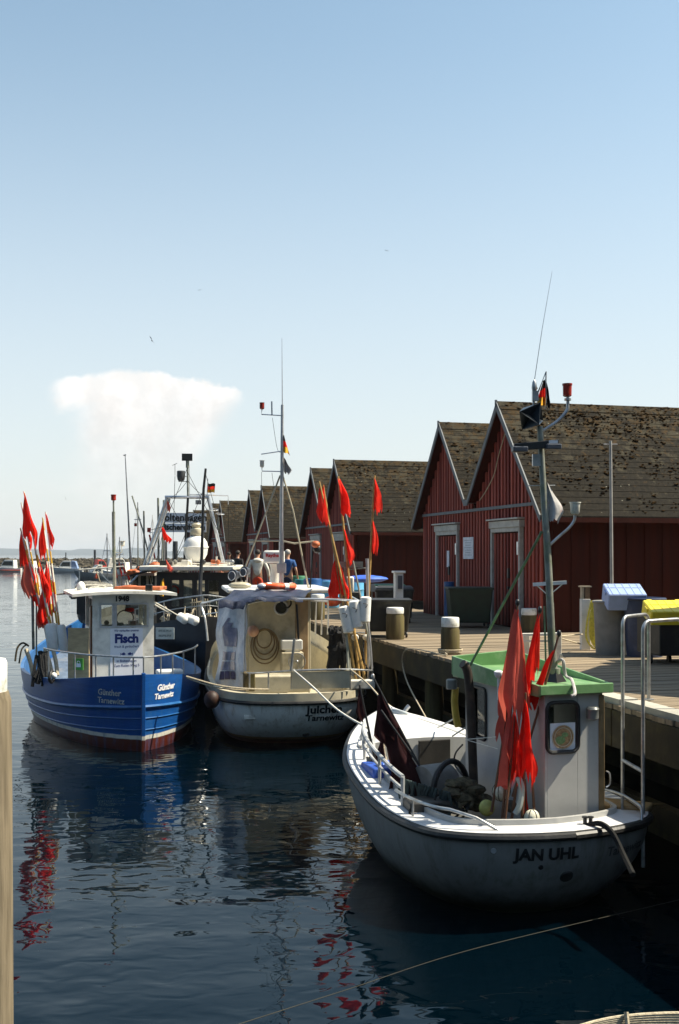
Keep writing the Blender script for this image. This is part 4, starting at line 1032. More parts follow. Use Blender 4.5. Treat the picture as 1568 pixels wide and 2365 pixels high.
def german_flag(pts_fn, label, loc, group='small german flags'):
    """pts_fn(s,t): s along hoist-to-fly, t from top to bottom"""
    T = thing('national_flag', label, 'flag', loc[:], 0, group)
    for k_, m_ in enumerate((blackflag, redflag, gold)):
        rows = [[pts_fn(i / 8, (k_ + j / 3) / 3) for i in range(9)] for j in range(4)]
        build(MB().grid(rows), 'stripe', m_, T, fixn=False, angle=80)
    return T
german_flag(lambda s_, t_: P(653.5 + (4 + 14 * t_) * s_ * (.9), 1000 + 42 * t_ + 10 * s_ + 2 * math.sin(s_ * 7), ym + .04 * math.sin(s_ * 6 + t_ * 3)) , 'limp black red gold flag on the aluminium mast of the cream boat', P(654, 1040, ym))
build(flag_mesh(P(655, 1056, ym), V3((.02, 0, -1)), .36, .2, (1, 0, 0), 4), 'pennant', mat('grey_white_cloth', (.4, .38, .36), .85, var=.3, bump=.3), label='grey and white pennant below the flag on the aluminium mast', category='pennant', fixn=False, angle=80)
sl2 = thing('deck_light', 'orange and black hooded lamp on a post at the right of the aluminium mast', 'lamp', P(728, 1262, 21.9)[:])
build(MB().ball(P(729, 1257, 21.9), .09, 12, 8, (1, 1, .8)), 'lens', dullorange, sl2); build(MB().ball(P(732, 1268, 21.95), .085, 10, 8, (1, .7, 1)), 'hood', black_paint, sl2)
# danbuoys at the starboard quarter
yq = 19.9
dd = [((737, 1112), (782, 1330), (848, 1590), [(.02, 0.665, .13, (-1, -.2, 0), redflag, 21)], 'marker pole behind the cream boat, narrow red flag leftmost of the five'),
      ((746, 1120), (780, 1290), (826, 1590), [(.0, 0.805, .2, (-.1, -.3, 0), redflag, 22), (.34, 0.875, .27, (.9, -.2, 0), redflag, 23), (.36, 0.805, .2, (-.9, -.2, 0), redflag, 43)], 'leaning marker pole at the cream boat, big double red flag low on it'),
      ((781, 1100), (795, 1230), (832, 1590), [(.01, 0.735, .3, (.55, -.4, 0), redflag, 24), (.24, 0.735, .2, (.9, -.2, 0), redflag, 25)], 'marker pole with two red flags, upper one wide against the hut roof'),
      ((865, 1098), (858, 1240), (840, 1590), [(.01, 0.7, .2, (1, -.2, 0), redflag, 26), (.2, 0.7, .16, (1, -.2, 0), redflag, 27)], 'straight marker pole at the right with one red flag above the other')]
for i, (a, mid, bs_, fl_, lb) in enumerate(dd):
    top = P(a[0], a[1], yq + i * .08); bot = P(bs_[0], bs_[1], yq + i * .08)
    marker(bot, top, fl_, lb, [(.76, 'ball', .07, 0)] if i > 1 else [], pole=bamboo, r=(.03, .017), group='marker poles on the cream boat', cm=offwhite)
for i, (p1, p2, lb) in enumerate((((793, 1400), (806, 1461), 'lower left white foam float with tally marks on the bamboo poles'), ((817, 1387), (826, 1450), 'middle white foam float on the bamboo poles'), ((845, 1378), (842, 1437), 'right white foam float half behind the awning frame'))):
    q1, q2 = P(*p1, 19.6), P(*p2, 19.6); ax = q2 - q1; L_ = ax.length
    F_ = build(MB().lathe([(.07, 0), (.1, .02), (.1, L_ - .02), (.07, L_)], q1, 18, axis=ax), 'float', whitefoam, label=lb, category='float', group='white floats on the cream boat poles')
    mk = MB().curve([q1 + ax * .25 + V3((-.05, -.105, 0)), q1 + ax * .3 + V3((.03, -.107, 0)), q1 + ax * .42 + V3((0, -.108, 0))], .006, 4)
    build(mk, 'pen_mark', lettering_black, F_)
fr = MB().tube([P(797, 1312, 20.1), P(800, 1400, 20.1), P(808, 1590, 19.9)], .028, 8).box(P(812, 1304, 20.1), (.42, .05, .11), .1).tube([P(784, 1318, 20.1), P(850, 1311, 20.1)], .012, 6).tube([P(815, 1295, 20), P(835, 1390, 19.9), P(850, 1470, 19.8)], .018, 7)
fr.tube([P(800, 1461, 19.7), P(806, 1580, 19.5)], .02, 8)
B.part(fr, 'gear_rack', grey_pole, world=True)
mb = MB(); rr = random.Random(5)
for k_ in range(26):
    u = rr.uniform(760, 800); mb.curve([P(u, 1455 + rr.uniform(-8, 14), 20.5 + rr.uniform(-.2, .3)), P(u + rr.uniform(-8, 8), 1490, 20.4), P(u + rr.uniform(-10, 8), 1500 + rr.uniform(0, 55), 20.4)], rr.uniform(.03, .07), 6)
build(mb, 'fishing_net', netblack, label='black net pile hanging at the right side of the cream boat', category='net')
# ================================================================= C: grey-white boat with green roof (nearest)
Cb = Boat('fishing_boat', 'nearest grey white fishing boat with a green wheelhouse roof', 'fishing boat', (2.13, 9.84), (-.3, .954),
          [(0, 0, .88), (.06, .45, .88), (.28, .92, .87), (.7, 1.19, .85), (1.5, 1.27, .84), (2.4, 1.22, .89), (3.3, 1.1, 1.0), (4.1, .8, 1.12), (4.7, .42, 1.23), (5.1, 0, 1.32)],
          [(.5, 0, 0), (.55, .35, 0), (.75, .62, 0), (1.1, .82, 0), (1.8, .93, 0), (2.5, .92, 0), (3.2, .74, 0), (3.9, .46, 0), (4.4, .22, 0), (4.85, 0, 0)], p=2.2, group='fishing boats moored at the pier')
C = Cb
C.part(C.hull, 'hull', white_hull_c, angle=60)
C.part(MB().tube([V3(q) for q in C.inset(-.015, -.04)] + [V3((a, -b, c)) for a, b, c in C.inset(-.015, -.04)[::-1]], .038, 8), 'rub_rail', black_rub)
i1 = C.inset(0, .004); i2 = C.inset(.3, -.0)
C.part(C.strip(i1, i2), 'side_deck', deck_grey)
fz = .42
i3 = [(x, y, z + .05) for x, y, z in i2]; i4 = [(x, y, z + .05) for x, y, z in C.inset(.34)]
C.part(C.strip(i2, i3), 'coaming', grey_gel); C.part(C.strip(i4, [(x, y, fz) for x, y, z in i4]), 'cockpit_side', grey_gel); C.part(C.strip(i3, i4), 'coaming_top', grey_gel)
C.part(MB().grid([[V3((x, y, fz)), V3((x, -y, fz))] for x, y, z in i4]), 'cockpit_floor', floor_dark, smooth=False)
# raised foredeck
fd = MB(); rows = []; ZF = []
for (x, y, z) in C.inset(.13):
    if x < 3.62: continue
    rows.append([V3((x, s_ * y, z + .055 * (1 - s_ * s_) + .03)) for s_ in [1 - i / 5 for i in range(11)]])
x0_, y0_, z0_ = C.inset(.13)[[i for i, q in enumerate(C.inset(.13)) if q[0] >= 3.62][0]]
rows = [[V3((3.62, q.y, q.z)) for q in rows[0]]] + rows
fd.grid(rows)
dn = [[V3((3.62, q.y * .8, q.z)) for q in rows[0]], [V3((3.62, q.y * .8, fz)) for q in rows[0]]]
fdo = C.part(fd, 'foredeck', deck_grey)
sk = MB().grid([[r[0] for r in rows], [V3((r[0].x, r[0].y + .01, r[0].z - .07)) for r in rows]]); sk.grid([[r[-1] for r in rows], [V3((r[-1].x, r[-1].y - .01, r[-1].z - .07)) for r in rows]])
C.part(sk, 'foredeck_edge', grey_gel)
bk = MB().grid([rows[0], [V3((q.x - .02, q.y * .86, fz)) for q in rows[0]]]); bkh = C.part(bk, 'bulkhead', grey_gel)
C.part(MB().box((3.595, -.12, .84), (.03, .42, .56)), 'hatch_door', mat('dark_hatch', (.03, .027, .022), .5, var=.3), smooth=False, parent=bkh, bevel=.01)
C.part(MB().lathe([(0, 0), (.06, 0), (.07, .012), (0, .014)], C.l(P(980, 1676, 13.9)) + V3((0, 0, -.02)), 16), 'deck_plate', steel)
Cn = C.M.to_3x3() @ V3((-1, 0, 0))
hulltext(C, 'JAN UHL', 1265, 1974, 9.5, .155, lettering_black, (-.25, -.97), .006, off=.01)
hulltext(C, 'Tarnewitz', 1445, 1958, 9.7, .13, mat('dim_letters', (.06, .06, .06), .5, bump=0), (.55, -.84), .003, name='home_port', off=.01)
for (u, v, r1, nm, m_) in ((1308, 2025, .068, 'outlet_cap', black_rub), (1249, 2003, .026, 'outlet_cap', black_rub), (1140, 1965, .028, 'skin_fitting', alu)):
    h_ = C.bvh.ray_cast(P(u, v, 8.2), (P(u, v, 9) - P(u, v, 8)).normalized())
    C.part(MB().lathe([(0, -.012), (r1 * .85, -.012), (r1, .01), (r1, .02)], h_[0] - h_[1] * .0 , 20, axis=-h_[1] if h_[1].y > 0 else h_[1]), nm, m_, world=True) if False else None
    nn = h_[1] if h_[1].y < 0 else -h_[1]
    C.part(MB().lathe([(0, .008), (r1 * .85, .008), (r1, -.004), (r1, -.03)], h_[0], 20, axis=nn), nm, m_, world=True)
# wheelhouse
X0, X1, Y0, Y1 = .55, 2.4, -.63, .0   # local: x forward, y left (image); right side negative
wt = 2.08; cy = (Y0 + Y1) / 2
pl = MB()
zb = .72
# aft face with window opening
wy0, wy1, wz0_, wz1_ = -.025, -.355, 1.50, 1.97
def cbx(mb, x0, x1, y0, y1, z0, z1): mb.box(((x0 + x1) / 2, (y0 + y1) / 2, (z0 + z1) / 2), (abs(x1 - x0), abs(y1 - y0), abs(z1 - z0))); return mb
cbx(pl, X0, X0 + .04, Y0, wy1, .5, wt); cbx(pl, X0, X0 + .04, wy0, Y1, .5, wt); cbx(pl, X0, X0 + .04, wy1, wy0, .5, wz0_); cbx(pl, X0, X0 + .04, wy1, wy0, wz1_, wt)
# left face with window
lx0, lx1, lz0, lz1 = 1.85, 2.2, 1.4, 1.95
cbx(pl, X0 + .04, lx0, Y1 - .04, Y1, .5, wt); cbx(pl, lx1, X1, Y1 - .04, Y1, .5, wt); cbx(pl, lx0, lx1, Y1 - .04, Y1, .5, lz0); cbx(pl, lx0, lx1, Y1 - .04, Y1, lz1, wt)
cbx(pl, X1 - .04, X1, Y0 + .04, Y1 - .04, .5, 1.4); cbx(pl, X1 - .04, X1, Y0 + .04, Y1 - .04, 1.9, wt)
cbx(pl, X0 + .04, X0 + .9, Y0, Y0 + .04, .5, wt); cbx(pl, X0 + .9, X1, Y0, Y0 + .04, .5, 1.4)
whC = C.part(pl, 'wheelhouse', grey_gel, smooth=False, bevel=.006)
C.part(MB().box((X0 + .12, Y0 - .02, 1.3), (.2, .03, 1.35)).box((X0 - .005, Y0 + .02, 1.28), (.02, .05, 1.5)), 'door_edge', mat('old_brass_strip', (.2, .14, .07), .5, .3, var=.3), smooth=False, parent=whC)
C.part(MB().curve([(X0 + .02, Y0 - .05, 1.12), (X0 + .02, Y0 - .09, 1.15), (X0 + .02, Y0 - .09, 1.25), (X0 + .02, Y0 - .05, 1.28)], .008, 6), 'door_handle', steel, parent=whC)
def rrect(cx, cy_, cz, hw, hh, r, ax='y', n=5):
    pts = []
    for (sx_, sz_, a0) in ((1, 1, 0), (-1, 1, 90), (-1, -1, 180), (1, -1, 270)):
        for k_ in range(n + 1):
            a = math.radians(a0 + 90 * k_ / n); u = sx_ * (hw - r) + r * math.cos(a); v_ = sz_ * (hh - r) + r * math.sin(a)
            pts.append(V3((cx, cy_ + u, cz + v_)) if ax == 'y' else V3((cx + u, cy_, cz + v_)))
    return pts
cw = rrect(X0 - .005, (wy0 + wy1) / 2, (wz0_ + wz1_) / 2, abs(wy1 - wy0) / 2 + .004, (wz1_ - wz0_) / 2 + .004, .07)
C.part(MB().tube(cw, .02, 8, True), 'window_seal', black_rub, parent=whC)
C.part(MB().box((X0 + .02, (wy0 + wy1) / 2, (wz0_ + wz1_) / 2), (.006, abs(wy1 - wy0), wz1_ - wz0_)), 'window', clearglass, smooth=False, parent=whC)
stk = C.part(MB().box((X0 + .006, (wy0 + wy1) / 2 - .005, wz0_ + .14), (.006, .27, .27)), 'sticker', poster_white, smooth=False, parent=whC)
sc_ = V3((X0 - .001, (wy0 + wy1) / 2 - .005, wz0_ + .14))
C.part(MB().lathe([(0, 0), (.117, 0), (.117, .003), (0, .003)], sc_, 32, axis=(-1, 0, 0)), 'emblem_disc', mat('ochre_print', (.36, .22, .1), .6, var=.35, vs=45, bump=0), parent=stk)
C.part(MB().torus(sc_ + V3((-.003, 0, 0)), .09, .004, (1, 0, 0), 30, 5).torus(sc_ + V3((-.003, 0, 0)), .114, .004, (1, 0, 0), 30, 5), 'emblem_ring', cream_paint, parent=stk)
C.part(MB().ball(sc_ + V3((-.003, .03, -.03)), .05, 12, 8, (.08, 1.1, .8)).ball(sc_ + V3((-.003, -.02, .02)), .03, 10, 6, (.08, 1.3, .8)), 'emblem_shape', mat('green_print', (.2, .32, .12), .6, var=.3, vs=40, bump=0), parent=stk)
C.part(MB().tube(rrect((lx0 + lx1) / 2, Y1 + .005, (lz0 + lz1) / 2, (lx1 - lx0) / 2, (lz1 - lz0) / 2, .06, 'x'), .018, 8, True), 'window_seal', black_rub, parent=whC)
C.part(MB().box(((lx0 + lx1) / 2, Y1 - .02, (lz0 + lz1) / 2), (lx1 - lx0, .006, lz1 - lz0)), 'window', clearglass, smooth=False, parent=whC)
C.part(MB().box((X0 + .9, Y0 + .35, 1.25), (.5, .3, .3)).box((X0 + .5, cy + .1, 1.62), (.2, .2, .5)), 'console', mat('inside_grey', (.45, .42, .36), .5), smooth=False, parent=whC)
C.part(MB().lathe([(.03, -.08), (.06, -.06), (.06, .02), (.065, .03), (.05, .05)], (X0 - .08, -.47, 1.88), 16, axis=(0, 0, 1)).tube([(X0, -.47, 1.85), (X0 - .08, -.47, 1.85)], .012, 6), 'wall_lamp', mat('lamp_grey', (.2, .21, .2), .35, .3), parent=whC)
# roof with raised rim
rx0, rx1, ry0, ry1 = X0 - .1, X1 + .16, Y0 - .06, Y1 + .1
C.part(MB().box(((rx0 + rx1) / 2, (ry0 + ry1) / 2, wt + .03), (rx1 - rx0 - .04, ry1 - ry0 - .04, .05)), 'roof', green_roof, parent=whC, smooth=False)
rim = MB()
def wall3(a, b, z0a, z1a, z0b, z1b, th):
    a, b = V3((a[0], a[1], 0)), V3((b[0], b[1], 0)); d = (b - a).normalized(); n_ = V3((-d.y, d.x, 0)) * th
    q = [a + V3((0, 0, z0a)), b + V3((0, 0, z0b)), b + V3((0, 0, z1b)), a + V3((0, 0, z1a))]
    rim.prism(q, n_)
zl = wt - .02
wall3((rx0, ry1), (rx0, ry0), zl - .0, wt + .075, zl - .0, wt + .075, .03)
wall3((rx0 + .031, ry0), (rx1, ry0), zl - .0, wt + .07, zl, wt + .22, .03)
wall3((rx1, ry0 + .031), (rx1, ry1), zl, wt + .22, zl - .02, wt + .17, .03)
wall3((rx1 - .031, ry1), (rx0 + .031, ry1), zl - .04, wt + .17, zl - .02, wt + .07, .03)
C.part(rim, 'roof_rim', green_roof, parent=whC, smooth=False, bevel=.008)
# mast
yM = 10.75
def cm_(u, v, y=yM): return P(u, v, y)
mastp = [cm_(1281, 1580), cm_(1274, 1480), cm_(1266, 1300), cm_(1258, 1180), cm_(1252, 1080), cm_(1247, 985)]
mo = C.part(MB().tube(cat([tuple(q) for q in mastp], 14), [.042 - .014 * i / 13 for i in range(14)], 12).lathe([(.06, 0), (.05, .1), (.055, .12), (.055, .16)], cm_(1281, 1580), 14), 'mast', grey_pole, world=True)
C.part(MB().lathe([(.17, 0), (.15, .02), (.06, .16), (.055, .2)], cm_(1281, 1590), 4), 'mast_foot', black_paint, world=True, smooth=False)
C.part(MB().curve([cm_(1248, 998), cm_(1285, 975), cm_(1308, 950), cm_(1311, 935), cm_(1311, 915)], .017, 8).lathe([(.035, 0), (.035, .02)], cm_(1311, 925), 12), 'lamp_arm', steel, world=True)
C.part(MB().lathe([(.03, -.01), (.043, 0), (.045, .1), (.05, .105), (.05, .12)], cm_(1310, 914), 18), 'red_lamp', redlamp, world=True)
# octahedral radar reflector
rc = cm_(1227, 961); ro = MB(); R_ = .165; Mr = Matrix.Rotation(.5, 3, 'X') @ Matrix.Rotation(.5, 3, 'Y') @ Matrix.Rotation(.4, 3, 'Z')
ax_ = [Mr @ V3(a) for a in ((1, 0, 0), (0, 1, 0), (0, 0, 1))]
for i, j in ((0, 1), (1, 2), (0, 2)):
    n_ = ax_[i].cross(ax_[j]).normalized() * .002
    ro.prism([rc + ax_[i] * R_ - n_, rc + ax_[j] * R_ - n_, rc - ax_[i] * R_ - n_, rc - ax_[j] * R_ - n_], n_ * 2)
for sa in (1, -1):
    for sb in (1, -1):
        for sc2 in (1, -1):
            if (sa, sb, sc2) in ((1, -1, 1), (-1, -1, -1), (-1, -1, 1)): continue
            q = [rc + ax_[0] * R_ * sa, rc + ax_[1] * R_ * sb, rc + ax_[2] * R_ * sc2]; n_ = (q[1] - q[0]).cross(q[2] - q[0]).normalized() * .0015
            ro.prism(q, n_)
C.part(ro, 'radar_reflector', radarmat, world=True, smooth=False)
C.part(MB().tube([cm_(1232, 940), cm_(1234, 905), cm_(1240, 895)], .012, 6).tube([cm_(1243, 905), cm_(1261, 858), cm_(1260, 945)], .008, 6).lathe([(.022, 0), (.028, .03), (.02, .09), (.006, .11)], cm_(1234, 903), 12).box(cm_(1236, 915), (.06, .05, .1)), 'antenna_bracket', steel, world=True)
C.part(MB().tube([cm_(1234, 880), cm_(1252, 760), cm_(1275, 627)], [.004, .003, .0015], 5), 'whip_antenna', steel, world=True)
german_flag(lambda s_, t_: cm_(1258 + 4 * t_ * (1 - s_) - 18 * s_ * (.35 + .65 * t_) + 1.5 * math.sin(s_ * 9 + t_ * 3), 874 + 62 * t_ + 12 * s_ * (1 - t_), yM + .05 * math.sin(s_ * 8)), 'limp black red gold flag at the top of the nearest boat mast', cm_(1250, 930))
build(flag_mesh(cm_(1262, 882), V3((0, 0, -1)), .28, .05, (1, 0, 0), 2), 'black_cloth', blackflag, label='dark cloth strip beside the black red gold flag on the nearest mast', category='cloth', fixn=False, angle=80)
fl_ = thing('flood_light_bar', 'black twin floodlight bar across the nearest boat mast', 'floodlight', cm_(1238, 1030)[:])
build(MB().beam(cm_(1187, 1034, yM - .06), cm_(1290, 1024, yM - .06), .06, .075), 'bar', black_paint, fl_, smooth=False, bevel=.006)
for u, v in ((1200, 1038), (1277, 1032)): build(MB().box(cm_(u, v, yM - .08), (.15, .1, .055), .1), 'lamp_head', mat('dark_grey_housing', (.06, .07, .09), .4), fl_, smooth=False, bevel=.01)
build(MB().box(cm_(1277, 1021, yM - .08), (.085, .06, .03)), 'bright_cover', poster_white, fl_, smooth=False)
C.part(MB().box(cm_(1240, 1063), (.09, .05, .12)), 'mast_box', steel, world=True); C.part(MB().tube([cm_(1218, 1122), cm_(1282, 1121)], .005, 5), 'cross_rod', steel, world=True)
build(flag_mesh(cm_(1262, 1112), V3((.02, 0, -1)), .42, .22, (1, -.1, 0), 12, fold=.12), 'rag_pennant', ragmat, label='torn white and red rag tied halfway up the nearest mast', category='cloth', fixn=False, angle=80)
C.part(MB().curve([cm_(1266, 1262), cm_(1290, 1240), cm_(1315, 1218), cm_(1326, 1202), cm_(1328, 1190)], .014, 8), 'lamp_arm', steel, world=True)
C.part(MB().lathe([(.03, -.02), (.045, 0), (.05, .085), (.058, .09), (.058, .1)], cm_(1328, 1183), 18), 'clear_lamp', clearlamp, world=True)
C.part(MB().beam(cm_(1231, 1350), cm_(1308, 1345), .03, .035).tube([cm_(1266, 1375), cm_(1240, 1352)], .006, 5).tube([cm_(1268, 1375), cm_(1300, 1348)], .006, 5), 'spreader', mat('white_spreader', (.75, .75, .72), .4), world=True, smooth=False)
C.part(MB().tube([cm_(1251, 1228), cm_(1083, 1542, 11.6)], .014, 8).tube([cm_(1257, 1400), cm_(1262, 1590)], .01, 6), 'green_stay', green_rod, world=True)
C.part(MB().curve([cm_(1285, 1530), cm_(1300, 1525, 10.6), cm_(1306, 1560, 10.6), cm_(1320, 1570, 10.5), cm_(1328, 1600, 10.15), cm_(1320, 1608, 10.1)], .016, 7).curve([cm_(1290, 1575), cm_(1300, 1590, 10.5), cm_(1325, 1580, 10.4)], .012, 6).curve([cm_(1285, 1540), cm_(1296, 1510), cm_(1300, 1550)], .006, 5), 'cable', mat('pale_cable', (.42, .4, .38), .7), world=True)
C.part(MB().lathe([(.012, -.22), (.012, 0), (.03, .01), (.045, .04), (.045, .065), (.02, .08)], P(1151, 1566, 11.0), 16), 'gps_antenna', poster_white, world=True)
C.part(MB().tube([P(1151, 1580, 11.0), P(1153, 1690, 10.9)], .008, 6), 'antenna_pole', steel, world=True)
C.part(MB().lathe([(.05, -.05), (.062, -.04), (.062, .05), (.05, .06)], P(1043, 1581, 12.1), 16), 'side_lamp', mat('lamp_grey', (.2, .21, .2), .35, .3), world=True)
# exhaust stack
ex = MB().curve([P(1096, 1870, 11.5), P(1092, 1760, 11.5), P(1087, 1640, 11.5), P(1082, 1568, 11.5), P(1076, 1541, 11.48), P(1068, 1533, 11.46)], .048, 12, 40)
C.part(ex, 'exhaust_pipe', mat('rusty_black_pipe', (.035, .024, .017), .6, var=.4, dirt=(.11, .06, .03)), world=True)
# hand rails on the port side deck
ps = C.rim_path(3.75, 1.05, .2, 0, 1, 16); top1 = [q + V3((0, 0, .27 + .04 * math.sin(i / 16 * 3))) for i, q in enumerate(ps)]
C.part(MB().tube([ps[0] + V3((.12, 0, 0))] + top1[:14], .024, 8).tube([top1[1] - V3((0, 0, .02)), ps[1]], .022, 8).tube([top1[3], ps[3] ], .018, 8).tube([top1[8], ps[8]], .02, 8).tube([top1[13], ps[13]], .022, 8).tube([q - V3((0, 0, .12)) for q in top1[1:14]], .016, 8), 'side_rail', mat('worn_white_rail', (.45, .46, .46), .45, var=.2, dirt=(.2, .18, .15)))
low_ = C.rim_path(1.4, .25, .12, .17, 1, 12)
C.part(MB().tube([low_[0] + V3((.15, 0, .0))] + low_[:-3] + [V3((low_[-2].x, low_[-2].y, low_[-2].z - .06)), V3((low_[-1].x, low_[-1].y, low_[-1].z - .17))], .016, 8).tube([low_[3], low_[3] - V3((0, 0, .17))], .013, 6), 'low_rail', steel)
rp = [P(1394, 1823, 11.3), P(1420, 1830, 11.0), P(1448, 1842, 10.75), P(1470, 1856, 10.5), P(1480, 1866, 10.4), P(1482, 1880, 10.35), P(1481, 1908, 10.3)]
C.part(MB().curve(rp, .016, 8, 30).tube([P(1437, 1838, 10.8), P(1437, 1880, 10.8)], .014, 7), 'aft_rail', steel, world=True)
C.part(MB().box(P(1356, 1912, 10.12), (.2, .13, .03)).lathe([(.02, 0), (.018, .07), (.03, .08), (.03, .09)], P(1351, 1908, 10.1), 10).lathe([(.02, 0), (.018, .07), (.03, .08), (.03, .09)], P(1364, 1908, 10.1), 10), 'cleat', black_paint, world=True)
C.part(MB().box(P(1440, 1860, 10.95), (.55, .3, .06), -.5), 'tan_board', mat('tan_board_wood', (.3, .2, .09), .6, var=.2), world=True, bevel=.02)
# net drum: grey tub with black hoop
dc = P(1005, 1818, 11.65)
C.part(MB().lathe([(.24, -.17), (.25, -.15), (.25, .15), (.24, .17)], dc, 26, axis=(.8, .5, 0)), 'net_drum', mat('felt_grey', (.23, .22, .2), .9, var=.25, bump=.5), world=True)
hp = []
for k_ in range(17):
    a = math.pi * (-.25 + 1.3 * k_ / 16); hp.append(P(1040, 1830, 11.45) + V3((-math.cos(a) * .2, -math.cos(a) * .16, math.sin(a) * .33)))
C.part(MB().tube(hp, .032, 8), 'black_hoop', black_rub, world=True)
mb = MB(); rr = random.Random(12)
for k_ in range(34):
    u = rr.uniform(930, 1040); y = 11.3 - (u - 930) / 110 * .5; v0 = 1798 + (u - 930) * .3
    mb.curve([P(u, v0, y), P(u + rr.uniform(-9, 9), v0 + 30, y), P(u + rr.uniform(-16, 16), v0 + rr.uniform(45, 85), y - .05)], rr.uniform(.009, .02), 5)
build(mb, 'net_hanks', mat('dark_teal_net', (.03, .05, .05), .9, var=.5, bump=.6), label='dark rope and net hanks tied to the port rail of the nearest boat', category='net')
mb = MB().box(P(900, 1790, 12.3), (.55, .45, .26), .3)
build(mb, 'fish_crate', mat('blue_crate', (.03, .09, .42), .45, var=.15), label='blue plastic crate inside the port rail of the nearest boat', category='crate', bevel=.02)
mb = MB(); 
for k_ in range(9): mb.ball(P(888 + rr.uniform(-10, 34), 1772 + rr.uniform(-4, 6), 12.3), rr.uniform(.05, .09), 8, 6, (1.2, 1, .7), .15)
build(mb, 'blue_bag', mat('blue_bag_film', (.06, .16, .6), .35, var=.2, bump=.4), label='crumpled bright blue bags lying on the blue crate', category='bag')
mb = MB()
for k_ in range(7): mb.torus(P(868 + k_ * 1.5, 1757 + k_ * 2, 12.75) + V3((0, 0, 0)), .13 + .012 * (k_ % 3), .014, (.1 * (k_ % 3), .2, 1), 22, 6)
for k_ in range(8):
    u = 848 + k_ * 6; mb.curve([P(u, 1748, 12.5), P(u + 2, 1768, 12.45), P(u + rr.uniform(-3, 3), 1792, 12.4)], .016, 6)
build(mb, 'rope_coil', rope_tan, label='tan rope coil on the port bow rail of the nearest boat', category='rope')
mb = MB()
for k_ in range(6): mb.torus(P(918 + k_ * 1.2, 1655 - k_ * 2, 14.3), .1 + .01 * (k_ % 2), .014, (.3, .3 * (k_ % 2), 1), 20, 6)
mb.curve([P(905, 1668, 14.1), P(890, 1690, 13.8), P(905, 1700, 13.7), P(925, 1680, 13.9)], .012, 5)
build(mb, 'rope_coil', mat('pale_blue_rope', (.5, .56, .6), .8, var=.2, bump=.4), label='pale blue rope coil on the bow of the nearest boat', category='rope')
build(MB().curve([P(930, 1650, 14.4), P(940, 1635, 14.4), P(945, 1630, 14.4)], .03, 6).box(P(921, 1662, 14.2), (.16, .1, .12)), 'bow_roller', steel, C.T)
C.part(MB().curve([P(1068, 1720, 11.5), P(1052, 1740, 11.8), P(1050, 1765, 11.8), P(1068, 1790, 11.5)], .01, 5), 'black_cable', black_rub, world=True)
mb = MB(); rr = random.Random(77)
for k_ in range(16): mb.ball(P(rr.uniform(1035, 1110), rr.uniform(1808, 1860), 11.2 + rr.uniform(-.2, .2)), rr.uniform(.04, .1), 8, 6, (1.3, 1.1, .7), .2)
for k_ in range(12):
    u = rr.uniform(1030, 1120); mb.curve([P(u, rr.uniform(1800, 1830), 11.1), P(u + rr.uniform(-15, 15), 1845, 11), P(u + rr.uniform(-30, 30), 1865, 10.9)], rr.uniform(.01, .022), 5)
build(mb, 'net_heap', mat('brown_net', (.08, .065, .035), .9, var=.6, vs=20, bump=.8, bd=.03), label='brown heap of net and rope at the foot of the black exhaust pipe', category='net')
mb = MB()
for k_ in range(10): mb.torus(P(rr.uniform(960, 1060), rr.uniform(1850, 1895), 10.9 + rr.uniform(-.3, .3)), rr.uniform(.07, .15), .012, (rr.uniform(-.5, .5), rr.uniform(-.5, .5), 1), 18, 5)
build(mb, 'rope_coil', rope_dark, label='loose black rope coils on the cockpit floor of the nearest boat', category='rope')
C.part(MB().box(P(985, 1868, 10.9), (.42, .3, .2), .2), 'tackle_box', MATS['dark_hatch'] if 'dark_hatch' in MATS else black_paint, world=True, bevel=.02)
# yellow lifesaving sling
build(MB().curve([P(1052, 1588, 12.2), P(1050, 1620, 12.2), P(1053, 1655, 12.2), P(1058, 1678, 12.2)], .04, 8), 'life_sling', mat('dull_yellow', (.55, .38, .05), .5, var=.2), label='yellow life sling hanging at the left of the green roofed wheelhouse', category='life sling')
build(MB().curve([P(1010, 1681, 13.6), P(1035, 1668, 12.9), P(1056, 1655, 12.2)], .01, 5).curve([P(1045, 1700, 13), P(1060, 1690, 12.5), P(1073, 1682, 12)], .01, 5), 'mooring_rope', rope_white, label='thin white line from the foredeck to the yellow life sling', category='rope')
# floats
for i, (u, v, r1, y, m_, lb) in enumerate(((1158, 1828, .088, 10.6, dirtyfloat, 'large dirty white ball float under the red pennants'), (1124, 1866, .078, 10.7, yellowfloat, 'yellow mossy ball float at the left under the red pennants'),
        (1228, 1888, .075, 10.2, dirtyfloat, 'speckled ball float at the foot of the red pennants near the black rub rail'), (1180, 1862, .06, 10.7, floor_dark, 'dark ball float between the white and yellow floats'),
        (1243, 1925, .05, 10.15, whitefoam, 'small clean white float lying on the aft side deck'), (1262, 1922, .045, 10.2, whitefoam, 'smallest white float at the wheelhouse corner'))):
    c = P(u, v, y); T = build(MB().ball(c, r1, 20, 13, (1, 1, 1.05 if i < 4 else .7)), 'ball_float', m_, label=lb, category='float', group='ball floats on the nearest boat')
    if i in (0, 2):
        nt = MB()
        for k_ in range(6):
            a = k_ * math.pi / 3; nt.tube([c + V3((math.cos(a) * math.sin(p_) * r1 * 1.03, math.sin(a) * math.sin(p_) * r1 * 1.03, math.cos(p_) * r1 * 1.08)) for p_ in [j * math.pi / 8 for j in range(9)]], .004, 4)
        build(nt, 'cord', rope_dark, T)
